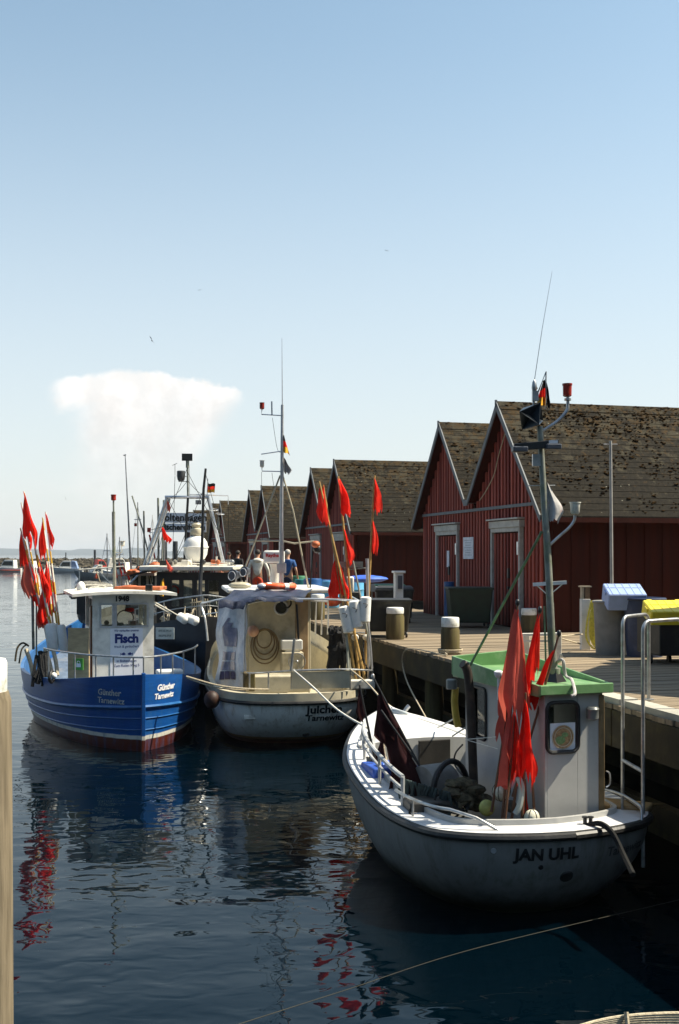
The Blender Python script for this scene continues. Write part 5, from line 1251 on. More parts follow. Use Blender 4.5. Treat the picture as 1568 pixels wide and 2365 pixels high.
# red pennants cluster
yc = 10.35; FW = .82
pen = [((1195, 1392), (1160, 1890), [(.5, .78, .24, (-.5, -.7, 0), fadedflag, 151), (.52, .7, .12, (.9, -.4, 0), redflag, 152), (.03, 1.1, .3, (-.6, -.7, 0), fadedflag, 51), (.035, 1.15, .24, (.9, -.4, 0), fadedflag, 52)], 'tallest faded pink pennant pole in front of the green roof, black tip'),
       ((1247, 1408), (1178, 1915), [(.02, .82, .24, (-.7, -.5, 0), redflag, 53), (.02, .6, .05, (.9, -.4, 0), redflag, 54)], 'bright red pennant pole leaning right of the tallest pink one'),
       ((1291, 1463), (1184, 1840), [(.1, .62, .3, (-1, -.1, 0), redflag, 55)], 'dark pole leaning far right with a short red pennant in front of the mast foot'),
       ((1182, 1550), (1135, 1875), [(.0, .7, .2, (-.8, -.5, 0), fadedflag, 56)], 'pennant pole at the left of the cluster with a ragged faded red flag'),
       ((1214, 1600), (1205, 1900), [(.05, .85, .2, (.8, -.5, 0), redflag, 57), (.05, .85, .16, (-.9, -.5, 0), redflag, 58)], 'short pennant pole in the middle with a crimson flag before the window'),
       ((1188, 1640), (1165, 1900), [(.0, .7, .2, (.9, -.5, 0), redflag, 59), (0, .5, .14, (-.8, -.5, 0), fadedflag, 60)], 'low pennant pole whose long red flag ends above the white float'),
       ((1219, 1700), (1236, 1925), [(.02, .42, .13, (.8, -.4, 0), redflag, 61)], 'low thin pole with a torn red flag right above the speckled float'),
       ((1213, 1800), (1212, 1935), [(.0, .58, .1, (-.7, -.6, 0), redflag, 62), (0, .58, .07, (.9, -.5, 0), redflag, 63)], 'lowest red pennant hanging down to the aft side deck')]
for i, (a, b0, fl_, lb) in enumerate(pen):
    y = yc + (i % 4) * .07 - .12 * (i > 3)
    marker(P(b0[0], b0[1], y), P(a[0], a[1], y), fl_, lb, [], pole=brownpole, r=(.015, .01), group='red pennant poles on the nearest boat', fin=black_paint if i < 3 else None, bend=.01)
build(MB().curve([P(1196, 1795, 10.2), P(1205, 1820, 10.2), P(1200, 1860, 10.2), P(1190, 1880, 10.2)], .03, 7), 'grey_cloth', mat('grey_rag', (.3, .33, .31), .8), label='grey rag tied among the pennant poles above the floats', category='cloth')
mb = MB().tube([P(1075, 1708, 11.4), P(1145, 1702, 10.4)], .004, 4).tube([P(1075, 1708, 11.4), P(1150, 1730, 10.4)], .004, 4)
build(mb, 'tie_cord', rope_white, label='thin cord tying the red pennants to the black exhaust pipe', category='rope')
# dark flags on the port side
dks = [((861, 1563), (996, 1822), [(.12, .6, .3, (-.75, -.3, -.35), oldflag, 71), (.1, .95, .1, (-.9, -.1, -.2), oldflag, 74)], 'long black pole with a big maroon flag crossing the bow of the nearest boat', 11.9),
       ((880, 1640), (1012, 1830), [(.28, .78, .42, (-.75, -.3, -.35), oldflag, 72)], 'pole with the large near-black flag over the side deck of the nearest boat', 11.7),
       ((830, 1582), (866, 1755), [(0, .42, .1, (-1, -.1, -.2), oldflag, 73)], 'short upright pole with a narrow dark flag in front of the cream boat lettering', 12.4),
       ((878, 1640), (889, 1756), [(.5, .35, .16, (-.9, -.2, -.1), oldflag, 75)], 'pale rusty pole with a tattered brown flag low at the bow', 12.5),
       ((849, 1690), (868, 1762), [(0, .4, .13, (1, -.1, -.1), oldflag, 76)], 'shortest maroon flag at the port bow rail', 12.5)]
for i, (a, b0, fl_, lb, y) in enumerate(dks):
    marker(P(b0[0], b0[1], y - .1), P(a[0], a[1], y), fl_, lb, [], pole=black_paint if i < 3 else rope_tan, r=(.015, .011), group='dark flagged poles on the nearest boat', fin=steel if i == 0 else None)
# crossing mooring lines
def rope(pts, r, m_, label, n=None, cat_='rope'):
    return build(MB().curve(pts, r, 6, n), 'mooring_rope', m_, label=label, category=cat_, group='mooring ropes')
rope([P(678, 1548, 19.0), P(720, 1584, 16), P(780, 1640, 13.8), P(850, 1682, 13.0)], .013, rope_white, 'taut white line from the cream boat stern rail to the nearest bow')
rope([P(809, 1546, 19.0), P(850, 1580, 17), P(885, 1618, 15), P(925, 1648, 14.5)], .014, rope_tan, 'thin line from the right stern rail post of the cream boat to the nearest bow')
rope([P(430, 1562, 18.9), P(500, 1582, 18.8), P(560, 1590, 18.8), P(620, 1592, 18.9)], .016, rope_tan, 'pair of sagging tan lines between the blue boat and the cream boat stern')
rope([P(432, 1566, 18.9), P(500, 1588, 18.8), P(575, 1594, 18.85)], .012, rope_tan, 'lower thin tan line between the blue boat and the cream boat stern')
rope([P(1350, 1908, 10.1), P(1385, 1902, 9.95), P(1415, 1925, 9.8), P(1440, 1975, 9.6), P(1462, 2020, 9.3)], .026, rope_dark, 'thick black hawser running over the aft rail of the nearest boat')
rope([P(840, 1480, 21), P(842, 1530, 19.6), P(860, 1556, 19.5)], .012, rope_dark, 'thin dark line at the right gear rack of the cream boat')
rope([P(512, 2378, 7.3), P(800, 2286, 8.2), P(1100, 2190, 8.8), P(1568, 2078, 9.8), P(1800, 2020, 10.3)], .0028, mat('wet_line', (.035, .03, .018), .8), 'long thin line stretched low over the water in the foreground', 60)
# foreground pile at left and hawser coil at right
pc_ = P(-63, 1560, 5.6); r5 = .148
T = thing('mooring_pile', 'bleached timber pile with white cap cut by the left edge of the photo', 'pile', (pc_.x, 5.75, -.5))
zt = H - (1605 - HV) / F * 5.6; 
build(MB().lathe([(r5 * 1.12, -.5), (r5 * 1.04, zt - .6), (r5, zt - .05), (r5 * .9, zt)], (pc_.x, 5.75, 0), 36), 'post', oldpile, T)
build(MB().lathe([(r5 * .86, zt - .002), (r5 * .86, zt + .15), (r5 * .8, zt + .17)], (pc_.x, 5.75, 0), 32), 'cap', capwhite, T)
mb = MB()
for k_ in range(5): mb.curve([P(1290, 2385 + k_ * 6, 5.2), P(1380, 2358 + k_ * 4, 5.3), P(1460, 2345 + k_ * 5, 5.35), P(1570, 2340 + k_ * 6, 5.4), P(1640, 2350 + k_ * 5, 5.4)], .008, 6)
mb.tube([P(1446, 2337, 5.33), P(1450, 2375, 5.3)], .012, 6)
build(mb, 'hawser', rope_tan, label='tan hawser strands at the bottom right corner', category='rope')
# ================================================================= D: black cutter
D = Boat('fishing_boat', 'black cutter with dark wheelhouse and white roof edge between the blue and cream boats', 'fishing boat', (-3.12, 25.3), (-.2, .98),
         [(0, 0, 1.95), (.3, .35, 1.9), (.9, .85, 1.8), (2, 1.4, 1.6), (4, 1.75, 1.4), (7, 1.75, 1.3), (9.5, 1.4, 1.35), (10.8, .8, 1.4), (11.2, 0, 1.4)],
         [(.6, 0, 0), (.8, .2, 0), (1.3, .55, 0), (2.3, 1.0, 0), (4.1, 1.4, 0), (7, 1.4, 0), (9, 1.0, 0), (10, .5, 0), (10.3, 0, 0)], group='fishing boats moored at the pier')
D.part(D.hull, 'hull', black_hull, angle=50)
D.part(D.strip([(q[0], q[1], q[2] + .001) for q in D.R], D.inset(.08)), 'cap_rail', black_paint)
fl = [(x, y, z - .35) for x, y, z in D.inset(.08)]; D.part(D.strip(D.inset(.08), fl), 'inner_bulwark', black_paint)
D.part(MB().grid([[V3((x, y, z)), V3((x, -y, z))] for x, y, z in fl]), 'deck', floor_dark, smooth=False)
yd = 29.5
ul, ur = 362, 548
def d_(u, v, y=yd): return P(u, v, y)
mb = MB()
def panel(u0, v0, u1, v1, y=yd, th=.06): mb.box((P(u0, v0, y) + P(u1, v1, y)) / 2, (abs(u1 - u0) / F * y, th, abs(v1 - v0) / F * y))
panel(ul, 1322, ur, 1340); panel(ul, 1410, ur, 1520); panel(ul, 1340, 397, 1410); panel(414, 1340, 424, 1410); panel(444, 1340, 455, 1410); panel(473, 1340, 482, 1410); panel(505, 1340, ur, 1410); panel(397, 1400, 414, 1410)
for u in (ul + 2, ur - 2): mb.box(P(u, 1450, yd) + V3((0, 1.2, 0)), (.06, 2.3, .75)); mb.box(P(u, 1328, yd) + V3((0, 1.2, 0)), (.06, 2.3, .16))
for u in (ul + 2, ur - 2):
    for dy_ in (.9, 2.3): mb.box(P(u, 1375, yd) + V3((0, dy_, .0)), (.07, .09, .9))
mb.box(P(455, 1450, yd) + V3((0, 2.35, 0)), (2.1, .06, .8))
whD = D.part(mb, 'wheelhouse', black_paint, world=True, smooth=False)
D.part(MB().box(d_(447, 1311, yd + 1.1), (2.55, 2.9, .13), .0), 'wheelhouse_roof', offwhite, world=True, parent=whD, bevel=.03)
for u0, u1 in ((397, 414), (424, 444), (455, 473), (482, 505)): D.part(MB().box((d_(u0, 1340) + d_(u1, 1410)) / 2, ((u1 - u0) / F * yd, .01, 70 / F * yd)), 'window', clearglass, world=True, parent=whD, smooth=False)
rr = random.Random(8); mb = MB()
for k_ in range(14): mb.box(d_(rr.uniform(395, 510), rr.uniform(1385, 1415), yd + rr.uniform(.4, 1.8)), (rr.uniform(.08, .3), .15, rr.uniform(.06, .35)))
D.part(mb, 'cabin_gear', offwhite, world=True, smooth=False, parent=whD)
D.part(MB().torus(d_(402, 1364, yd + .5), .12, .03, (0, 1, 0), 16, 6), 'lifebuoy_inside', redflag, world=True, parent=whD)
# gantry
yg = 31.2
mb = MB(); mb.tube([d_(330, 1318, yg), d_(386, 1149, yg)], .05, 8).tube([d_(345, 1300, yg + .4), d_(392, 1152, yg + .4)], .035, 8).tube([d_(381, 1148, yg), d_(482, 1149, yg)], .045, 8).tube([d_(480, 1147, yg), d_(520, 1318, yg)], .05, 8)
mb.tube([d_(432, 1142, yg), d_(527, 1145, yg), d_(527, 1165, yg)], .018, 6).tube([d_(470, 1150, yg), d_(470, 1200, yg)], .018, 6).tube([d_(300, 1348, yg), d_(345, 1300, yg)], .03, 6)
D.part(mb, 'gantry', alu, world=True)
mb = MB().tube([d_(434, 1150, yg), d_(433, 1078, yg)], .03, 8).tube([d_(433, 1080, yg), d_(433, 1062, yg)], .05, 8).tube([d_(408, 1098, yg), d_(433, 1101, yg), d_(431, 1112, yg), d_(412, 1112, yg)], .012, 6).tube([d_(404, 1098, yg), d_(404, 1072, yg)], .008, 5).tube([d_(398, 1075, yg), d_(409, 1070, yg)], .008, 5).tube([d_(437, 1075, yg), d_(438, 1145, yg)], .006, 5)
D.part(mb, 'gantry_mast', grey_pole, world=True)
D.part(MB().box(d_(432, 1056, yg), (.3, .12, .2), .2), 'top_lamp', black_paint, world=True)
D.part(MB().lathe([(.06, -.15), (.1, -.1), (.12, .0), (.12, .14), (.1, .16)], d_(418, 1100, yg), 14), 'lantern', mat('dark_lantern', (.08, .085, .09), .3), world=True)
D.part(MB().tube([d_(434, 1150, yg - .3), d_(424, 1320, yg - .3)], .035, 8), 'dark_strut', black_paint, world=True); D.part(MB().tube([d_(475, 1082, 28), d_(470, 1130, 28), d_(466, 1280, 28), d_(463, 1340, 28), d_(458, 1500, 27)], [.03, .035, .04, .05, .05], 8), 'dark_pole', black_paint, world=True)
D.part(MB().box(d_(458, 1160, yg - .1), (.14, .12, .12), .4), 'camera_box', mat('dark_grey_housing', (.06, .07, .09), .4), world=True)
D.part(MB().lathe([(.15, -.36), (.25, -.33), (.32, -.2), (.345, -.02), (.365, -.01), (.365, .02), (.34, .03), (.32, .14), (.25, .25), (.14, .31), (.08, .33)], d_(452, 1264, yg - .6), 26).box(d_(452, 1291, yg - .6), (.3, .3, .15)), 'radar_dome', white_paint, world=True)
D.part(MB().lathe([(.05, -.16), (.14, -.1), (.17, -.02), (.15, .08), (.1, .11), (.12, .14), (.14, .2), (.11, .25)], d_(453, 1228, yg - .6), 20), 'small_dome', cream_paint, world=True)
D.part(MB().torus(d_(490, 1177, yg), .17, .012, (.1, -.2, 1), 22, 5).torus(d_(508, 1187, yg), .12, .008, (.1, -.2, 1), 18, 5), 'loop_antenna', alu, world=True)
german_flag(lambda s_, t_: d_(479 - 1.5 * t_ + 18 * s_, 1115 + 21 * t_ + 3 * s_ + 1.5 * math.sin(s_ * 6), yg + .08 * math.sin(s_ * 5)), 'black red gold flag flying right above the gantry of the black cutter', d_(487, 1130, yg))
D.part(MB().tube([d_(478, 1148, yg), d_(480, 1105, yg)], .01, 5), 'flag_staff', steel, world=True)
D.part(MB().tube([d_(420, 1300, yd), d_(545, 1306, yd)], .02, 6).box(d_(408, 1304, yd + .5), (.5, .4, .13)).box(d_(498, 1303, yd + .5), (.8, .4, .1)).tube([d_(440, 1290, yd), d_(443, 1314, yd)], .03, 6).tube([d_(500, 1285, yd), d_(500, 1308, yd)], .03, 6), 'roof_rack', offwhite, world=True)
D.part(MB().box(d_(385, 1304, yd + .6), (.33, .4, .22)).beam(d_(300, 1330, yd + .5), d_(410, 1300, yd + .5), .06, .06), 'roof_box', black_paint, world=True)
D.part(MB().tube([d_(487, 1305, yd + .3), d_(515, 1308, yd + .3)], .07, 10), 'orange_roll', dullorange, world=True)
build(flag_mesh(d_(385, 1148, yg), V3((.02, 0, -1)), .45, .14, (.5, 0, 0), 81), 'signal_flag', fadedflag, D.T, fixn=False, angle=80)
for (u, v, L_, wd, sd_, m_, lb) in ((375, 1218, .45, .34, (.9, -.2, 0), redflag, 'bulging red flag at the left leg of the gantry'), (378, 1335, .5, .22, (-.9, -.2, 0), gold, 'gold and brown flag hanging at the left edge of the black wheelhouse'), (383, 1292, .32, .25, (.9, 0, -.3), fadedflag, 'small pink pennant leaning in front of the two black piles')):
    build(flag_mesh(d_(u, v, 29.0), V3((.12, 0, -1)), L_, wd, sd_, int(u)), 'signal_flag', m_, label=lb, category='flag', fixn=False, angle=80)
mb = MB()
for a, b in (((433, 1080), (330, 1318)), ((433, 1090), (545, 1300)), ((386, 1149), (470, 1300)), ((482, 1149), (400, 1300)), ((433, 1110), (395, 1150)), ((433, 1110), (478, 1150)), ((475, 1095), (560, 1400)), ((470, 1130), (356, 1400)), ((527, 1165), (530, 1300)), ((392, 1152), (360, 1300)), ((404, 1100), (398, 1300)), ((345, 1225), (470, 1180))):
    mb.curve([d_(*a, yg - .3), d_((a[0] + b[0]) / 2, (a[1] + b[1]) / 2 + 4, yg - .2), d_(*b, yg - .5)], .007, 4)
D.part(mb, 'rigging', rope_dark, world=True)
rr = random.Random(31)
for k_, nm_ in enumerate(('spotlight', 'horn', 'winch_head', 'box', 'vent')):
    u = 395 + k_ * 33; D.part(MB().box(d_(u, 1302, yd - .2 + .2 * k_), (rr.uniform(.12, .3), .2, rr.uniform(.1, .26))).ball(d_(u + 9, 1298, yd), .07, 8, 6), nm_, (netgrey, offwhite, black_paint, dullorange, steel)[k_], world=True, smooth=False, bevel=.02)
mb = MB()
for k_ in range(30): 
    u = rr.uniform(365, 545); mb.curve([d_(u, 1400 + rr.uniform(0, 40), 28.2), d_(u + rr.uniform(-10, 10), 1425, 28), d_(u + rr.uniform(-14, 14), 1450 + rr.uniform(0, 20), 28)], rr.uniform(.01, .03), 5)
D.part(mb, 'deck_ropes', rope_tan, world=True)
# bow rail, fenders and sign on the black hull
p1 = D.rim_path(3.2, .15, .08, 0, 1, 12); p2 = D.rim_path(.15, 3.2, .08, 0, -1, 12); path = p1 + p2
mb = MB().tube([q + V3((0, 0, .5)) for q in path], .018, 7).tube([q + V3((0, 0, .26)) for q in path], .01, 6)
for i in range(0, len(path), 4): mb.tube([path[i], path[i] + V3((0, 0, .5))], .015, 6)
D.part(mb, 'bow_rail', steel)
for i, (u0, v0, u1, v1, lb) in enumerate(((412, 1422, 432, 1434, 'left white fender lying at the black bow'), (426, 1424, 458, 1437, 'longer white fender slung across the black bow'))):
    q1, q2 = P(u0, v0, 25.2), P(u1, v1, 25.0); ax = q2 - q1; L_ = ax.length
    build(MB().lathe([(.03, 0), (.1, .05), (.11, L_ - .06), (.03, L_)], q1, 16, axis=ax), 'fender', whitefoam, label=lb, category='fender')
build(MB().tube([P(356, 1390, 22.5), P(412, 1422, 25.2)], .014, 6).tube([P(356, 1396, 22.5), P(395, 1418, 24.5)], .015, 6), 'mooring_rope', rope_white, label='white line from the blue boat wheelhouse roof to the black bow', category='rope')
sg_ = P(381, 1463, 24.7); sT = D.part(MB().box(sg_, (.42, .03, .26)), 'name_board', mat('pale_green_board', (.5, .56, .55), .5, dirt=(.3, .33, .3)), world=True)
build(lay(text_mb('BH 01', .09, .002), sg_ + V3((0, -.02, 0)), (1, 0, 0), (0, 0, 1)), 'lettering', lettering_black, sT, smooth=False, fixn=False) if False else None
for dz in (.06, -.05): build(MB().box(sg_ + V3((0, -.018, dz)), (.3, .004, .05)), 'print', mat('faint_grey_print2', (.25, .3, .3), .6, var=.5, vs=30, bump=0), sT, smooth=False)
# deck baskets at the cream boat bow
mb = MB(); rr = random.Random(4)
for k_ in range(9): u = 444 + k_ * 5; mb.tube([P(u, 1385 + rr.uniform(-4, 4), 25.6), P(u + rr.uniform(-2, 2), 1440, 25.6)], .012, 5)
build(mb.tube([P(440, 1392, 25.6), P(490, 1388, 25.6)], .015, 5), 'rod_rack', rope_tan, label='cluster of thin rods between the black cutter and the cream boat bow rail', category='rod rack')

# ================================================================= name board of the harbour and black piles
ys = 56
sb = thing('harbour_sign', 'grey harbour name board on posts left of the farthest hut', 'sign', (P(425, 1280, ys).x, ys, QZ))
def s_(u, v): return P(u, v, ys)
build(MB().slab([s_(371, 1207), s_(476, 1209), s_(476, 1186), s_(371, 1184)], .05), 'upper_board', mat('blue_grey_board', (.95, .97, 1), .5, var=.05), sb, smooth=False)
build(MB().slab([s_(371, 1229), s_(476, 1229), s_(476, 1210.5), s_(371, 1208.5)], .05), 'lower_board', MATS['blue_grey_board'], sb, smooth=False)
for txt, v, sz, bd_ in (('Boltenhagen', 1196, .5, .012), ('Fischereihafen', 1218, .4, .016)):
    build(lay(text_mb(txt, sz, bd_), s_(423, v) + V3((0, -.08, 0)), (1, 0, -.008), (0, 0, 1)), 'lettering', lettering_black, sb, smooth=False, fixn=False)
build(MB().tube([s_(378, 1229) + V3((0, .1, 0)), s_(378, 1330) + V3((0, .1, 0))], .06, 8), 'post', steel, sb); build(MB().tube([s_(468, 1229) + V3((0, .1, 0)), s_(468, 1330) + V3((0, .1, 0))], .06, 8), 'post', steel, sb)
for (u, vt, y, r_, lb) in ((380, 1250, 100, .24, 'left one of two thick black piles below the harbour name board'), (405, 1250, 100, .22, 'right one of two thick black piles below the harbour name board'), (219, 1270, 205, .22, 'lone black pile in front of the breakwater'), (152, 1276, 210, .1, 'thin low stake by the breakwater')):
    tpz = P(u, vt, y); build(MB().lathe([(r_, -1), (r_, tpz.z - .05), (r_ * .9, tpz.z)], (tpz.x, y, 0), 14), 'mooring_pile', black_paint, label=lb, category='pile', group='black mooring piles')

# ================================================================= small craft behind the blue boat
def small_boat(name, label, U, VW, length, yaw, hullcol, stripe, cab, cabcol, outb=True, y=None, group='motor boats moored along the breakwater', canopy=None):
    y = y or H * F / (VW - HV); c = P(U, VW, y); T = thing(name, label, 'motor boat', (c.x, y, 0), yaw, group)
    L = length; bw_ = L * .19
    rim = [(0, bw_ * .85, .75), (L * .25, bw_, .75), (L * .55, bw_, .85), (L * .8, bw_ * .65, 1.0), (L * .95, bw_ * .2, 1.15), (L, 0, 1.2)]; cab = (cab[0], cab[1], cab[2] * 1.45)
    wl = [(0.05, bw_ * .75, 0), (L * .25, bw_ * .85, 0), (L * .5, bw_ * .8, 0), (L * .72, bw_ * .5, 0), (L * .84, bw_ * .15, 0), (L * .88, 0, 0)]
    R = cat(rim, 20); Wl = cat(wl, 20); mb = MB(); rows = []
    for r, w_ in zip(R, Wl):
        half = [(r[0] + (w_[0] - r[0]) * f ** 1.5, max(0, r[1]) + (max(0, w_[1]) - max(0, r[1])) * f ** 1.5, r[2] * (1 - f)) for f in (0, .3, .6, 1)] + [(w_[0], max(0, w_[1]) * .6, -.3)]
        rows.append([V3(q) for q in half] + [V3((a, -b, c_)) for a, b, c_ in half[::-1]])
    mb.grid(rows); mb.f.append(tuple(range(len(rows[0]))))
    for r, z0 in ((R, -.02),): mb.grid([[V3((q[0], max(0, q[1]), q[2] + z0)), V3((q[0], -max(0, q[1]), q[2] + z0))] for q in r])
    build(mb, 'hull', hullcol, T, world=False, angle=50)
    if stripe: build(MB().tube([V3((q[0], q[1] + .01, q[2] * .45)) for q in R[:17]], .07, 6).tube([V3((q[0], -q[1] - .01, q[2] * .45)) for q in R[:17]], .07, 6), 'stripe', stripe, T, world=False)
    x0, x1, hc = L * cab[0], L * cab[1], cab[2]
    prof = [(x0, .5), (x1 + .5, .62), (x1, hc * .72 + .5), (x1 - .5, hc + .5), (x0 + .1, hc + .5)]
    b2_ = bw_ * .78
    build(MB().prism([V3((a, -b2_, b)) for a, b in prof], (0, 2 * b2_, 0)), 'cabin', cabcol, T, world=False, smooth=False, bevel=.05)
    wn_ = MB()
    for sg in (1, -1): wn_.prism([V3((a, sg * (b2_ + .004), b)) for a, b in ((x0 + .3, hc * .4 + .5), (x1 + .1, hc * .42 + .5), (x1 - .35, hc * .85 + .5), (x0 + .3, hc * .85 + .5))], (0, .01 * sg, 0))
    wn_.slab([V3((x1 + .34, -b2_ * .85, hc * .32 + .5)), V3((x1 + .34, b2_ * .85, hc * .32 + .5)), V3((x1 - .42, b2_ * .8, hc * .96 + .5)), V3((x1 - .42, -b2_ * .8, hc * .96 + .5))], .08)
    build(wn_, 'window', glass, T, world=False, smooth=False)
    if canopy: build(MB().prism([V3((a, -b2_, b)) for a, b in ((x0 - L * .18, .55), (x0 + .1, .55), (x0 + .1, hc + .52), (x0 - L * .1, hc + .42))], (0, 2 * b2_, 0)), 'canopy', canopy, T, world=False, smooth=False, bevel=.06)
    if outb:
        ob_ = build(MB().box((-.28, 0, .75), (.42, .32, .5)).box((-.22, 0, .15), (.2, .12, .9)), 'outboard_motor', black_paint, T, world=False, smooth=False, bevel=.05)
    build(MB().tube([V3((L * .72, bw_ * .6, 1.15)), V3((L * .9, bw_ * .3, 1.25)), V3((L * .99, 0, 1.3)), V3((L * .9, -bw_ * .3, 1.25)), V3((L * .72, -bw_ * .6, 1.15))], .025, 5).tube([V3((L * .99, 0, .9)), V3((L * .99, 0, 1.3))], .02, 5), 'bow_rail', steel, T, world=False)
    return T
wp = white_paint
PI = math.pi
small_boat('motor_boat', 'white cabin boat with orange red waterline cut by the left edge', 52, 1321, 6.6, PI * .98, wp, mat('orange_red_band', (.7, .1, .03), .4), (.2, .55, 1.25), wp)
small_boat('motor_boat', 'white boat with blue tinted windscreen right of the red flags', 192, 1322, 6.6, PI * 1.03, wp, None, (.3, .6, 1.15), wp, canopy=mat('blue_tint_cover', (.2, .28, .45), .4))
small_boat('motor_boat', 'small boat with red cover and dark outboard in front of the lone black pile', 204, 1322, 5.6, PI * .18, wp, None, (.25, .55, 1.3), mat('red_cover', (.55, .07, .05), .6))
small_boat('motor_boat', 'white boat with beige canopy and dark outboard left of the red lamp mast', 240, 1321, 6.4, PI * .15, wp, None, (.25, .6, 1.5), offwhite, canopy=offwhite)
small_boat('motor_boat', 'white open boat behind the red lamp mast', 292, 1320, 5.5, PI * .8, wp, None, (.3, .55, 1.0), wp)
small_boat('motor_boat', 'small white boat left of the gantry leg', 330, 1320, 5.5, PI * .2, wp, MATS['orange_red_band'], (.3, .55, 1.2), wp)
small_boat('motor_boat', 'white boat with small cabin half hidden by the red flags at the left', 98, 1321, 5.4, PI * .8, wp, None, (.3, .55, 1.1), wp)
for (u, v0, v1, r_) in ((66, 1175, 1300, .03), (115, 1250, 1300, .05)):
    build(MB().tube([P(u, v1, 218), P(u, v0, 218)], r_, 5), 'yacht_mast', white_paint, label='thin pale yacht mast by the breakwater at the far left' if u == 66 else 'short pale yacht mast by the breakwater behind the red flags', category='mast')
for i, (u, v0, v1, y, r_, lb) in enumerate(((247, 1232, 1345, 60, .04, 'short pale mast just left of the red lamp mast'), (318, 1160, 1330, 70, .05, 'thin grey mast behind the leaning dark derrick'), (352, 1190, 1330, 66, .04, 'slim mast left of the gantry leg'), (276, 1240, 1340, 75, .05, 'stubby mast right of the red lamp mast'), (505, 1195, 1300, 58, .04, 'thin mast in front of the farthest huts'))):
    T = thing('sailing_mast', lb, 'mast', P(u, 1330, y)[:], 0, 'masts of boats moored behind the fishing boats')
    build(MB().tube([P(u + 1, 1345, y), P(u, v0, y)], [r_, r_ * .6], 6), 'pole', (steel, grey_pole, white_paint)[i % 3], T); build(MB().tube([P(u - 8, v0 + 40, y), P(u + 8, v0 + 40, y)], r_ * .5, 5).tube([P(u, v0 + 5, y), P(u + 22, 1335, y)], .012, 4).tube([P(u, v0 + 5, y), P(u - 20, 1335, y)], .012, 4), 'shroud', steel, T)
small_boat('motor_boat', 'white launch with orange band between the red lamp mast and the gantry', 318, 1334, 6.0, PI * .9, wp, MATS['orange_red_band'], (.25, .6, 1.2), offwhite, y=157, group='boats moored behind the fishing boats')
small_boat('motor_boat', 'grey open boat above the roof gear of the blue boat', 262, 1336, 5.5, PI * 1.15, steel, None, (.3, .5, 1.0), offwhite, y=150, group='boats moored behind the fishing boats')
# middle clutter: white fishing boat behind the blue one
E = Boat('fishing_boat', 'small white fishing boat full of flags and gear behind the blue boat', 'fishing boat', (-6.9, 33.5), (-.15, .98),
         [(0, 0, 1.1), (.1, .8, 1.1), (.6, 1.2, 1.1), (3, 1.3, 1.15), (5.5, .9, 1.4), (7, 0, 1.6)], [(.3, 0, 0), (.4, .6, 0), (.9, .95, 0), (3, 1.0, 0), (5, .6, 0), (6.5, 0, 0)], group='fishing boats moored at the pier')
E.part(E.hull, 'hull', white_paint); fl = [(x, y, z - .3) for x, y, z in E.inset(.06)]; E.part(E.strip(E.inset(.0), fl), 'inner_bulwark', floor_dark)
E.part(MB().grid([[V3((x, y, z)), V3((x, -y, z))] for x, y, z in fl]), 'deck', floor_dark, smooth=False)
ye = 35
def e_(u, v, y=ye): return P(u, v, y)
mb = MB()
for (u0, v0, u1, v1) in ((302, 1322, 362, 1329), (302, 1329, 306, 1395), (320, 1329, 325, 1395), (338, 1329, 343, 1395), (358, 1329, 362, 1395), (302, 1365, 362, 1400)):
    mb.box((e_(u0, v0) + e_(u1, v1)) / 2, ((u1 - u0) / F * ye, .9 if v1 == 1329 else .08, (v1 - v0) / F * ye))
E.part(mb, 'cabin', mat('weathered_cabin', (.4, .36, .3), .6, var=.3, dirt=(.35, .08, .05)), world=True, smooth=False)
for u0, u1 in ((306, 320), (325, 338), (343, 358)): E.part(MB().box((e_(u0, 1329) + e_(u1, 1365)) / 2, ((u1 - u0) / F * ye, .01, 36 / F * ye)), 'window', glass, world=True, smooth=False)
E.part(MB().tube([e_(308, 1380), e_(301, 1290), e_(295, 1170), e_(289, 1050)], [.04, .035, .025, .015], 6).tube([e_(285, 1052), e_(291, 1050)], .02, 5), 'white_mast', steel, world=True)
E.part(MB().tube([e_(305, 1145), e_(330, 1225), e_(348, 1300), e_(352, 1345)], .025, 6).tube([e_(332, 1180), e_(334, 1330)], .03, 6).tube([e_(378, 1155), e_(374, 1300)], .03, 6).tube([e_(365, 1150), e_(366, 1250), e_(366, 1320)], .035, 6).tube([e_(330, 1330), e_(345, 1260), e_(352, 1240)], .02, 6), 'derrick', grey_pole, world=True)
E.part(MB().tube([e_(345, 1235), e_(358, 1290)], .03, 6).box(e_(344, 1224), (.1, .1, .14)).box(e_(313, 1212), (.08, .06, .1)), 'red_lamp', redlamp, world=True)
rr = random.Random(21)
spots = [(276, 1295, .55, redflag), (284, 1300, .45, redflag), (291, 1318, .4, redflag), (226, 1325, .2, orange), (268, 1305, .5, redflag), (340, 1300, .3, fadedflag)]
for i, (u, v, L_, m_) in enumerate(spots):
    marker(e_(u + rr.uniform(8, 22), 1390), e_(u - 3, v - 6), [(.05, L_, .18, (rr.choice((-1, 1)), -.2, 0), m_, 90 + i)], ['red flag pole right of the red lamp mast, first in the row', 'red flag pole right of the red lamp mast, second in the row', 'short red flag pole near the white cabin behind the blue boat', 'tiny orange flag pole left of the red lamp mast', 'red flag pole just behind the red lamp mast', 'faded red flag pole near the left gantry leg'][i], [], pole=rope_tan, r=(.02, .015), group='flag poles on the far white fishing boat')
build(MB().ball(e_(208, 1358, 33), .3, 14, 9, (1.5, 1, .7), .08).ball(e_(232, 1358, 33), .25, 12, 8, (1.6, 1, .7), .08), 'net_heap', netgrey, label='dark grey net heap behind the wheelhouse roof of the blue boat', category='net')
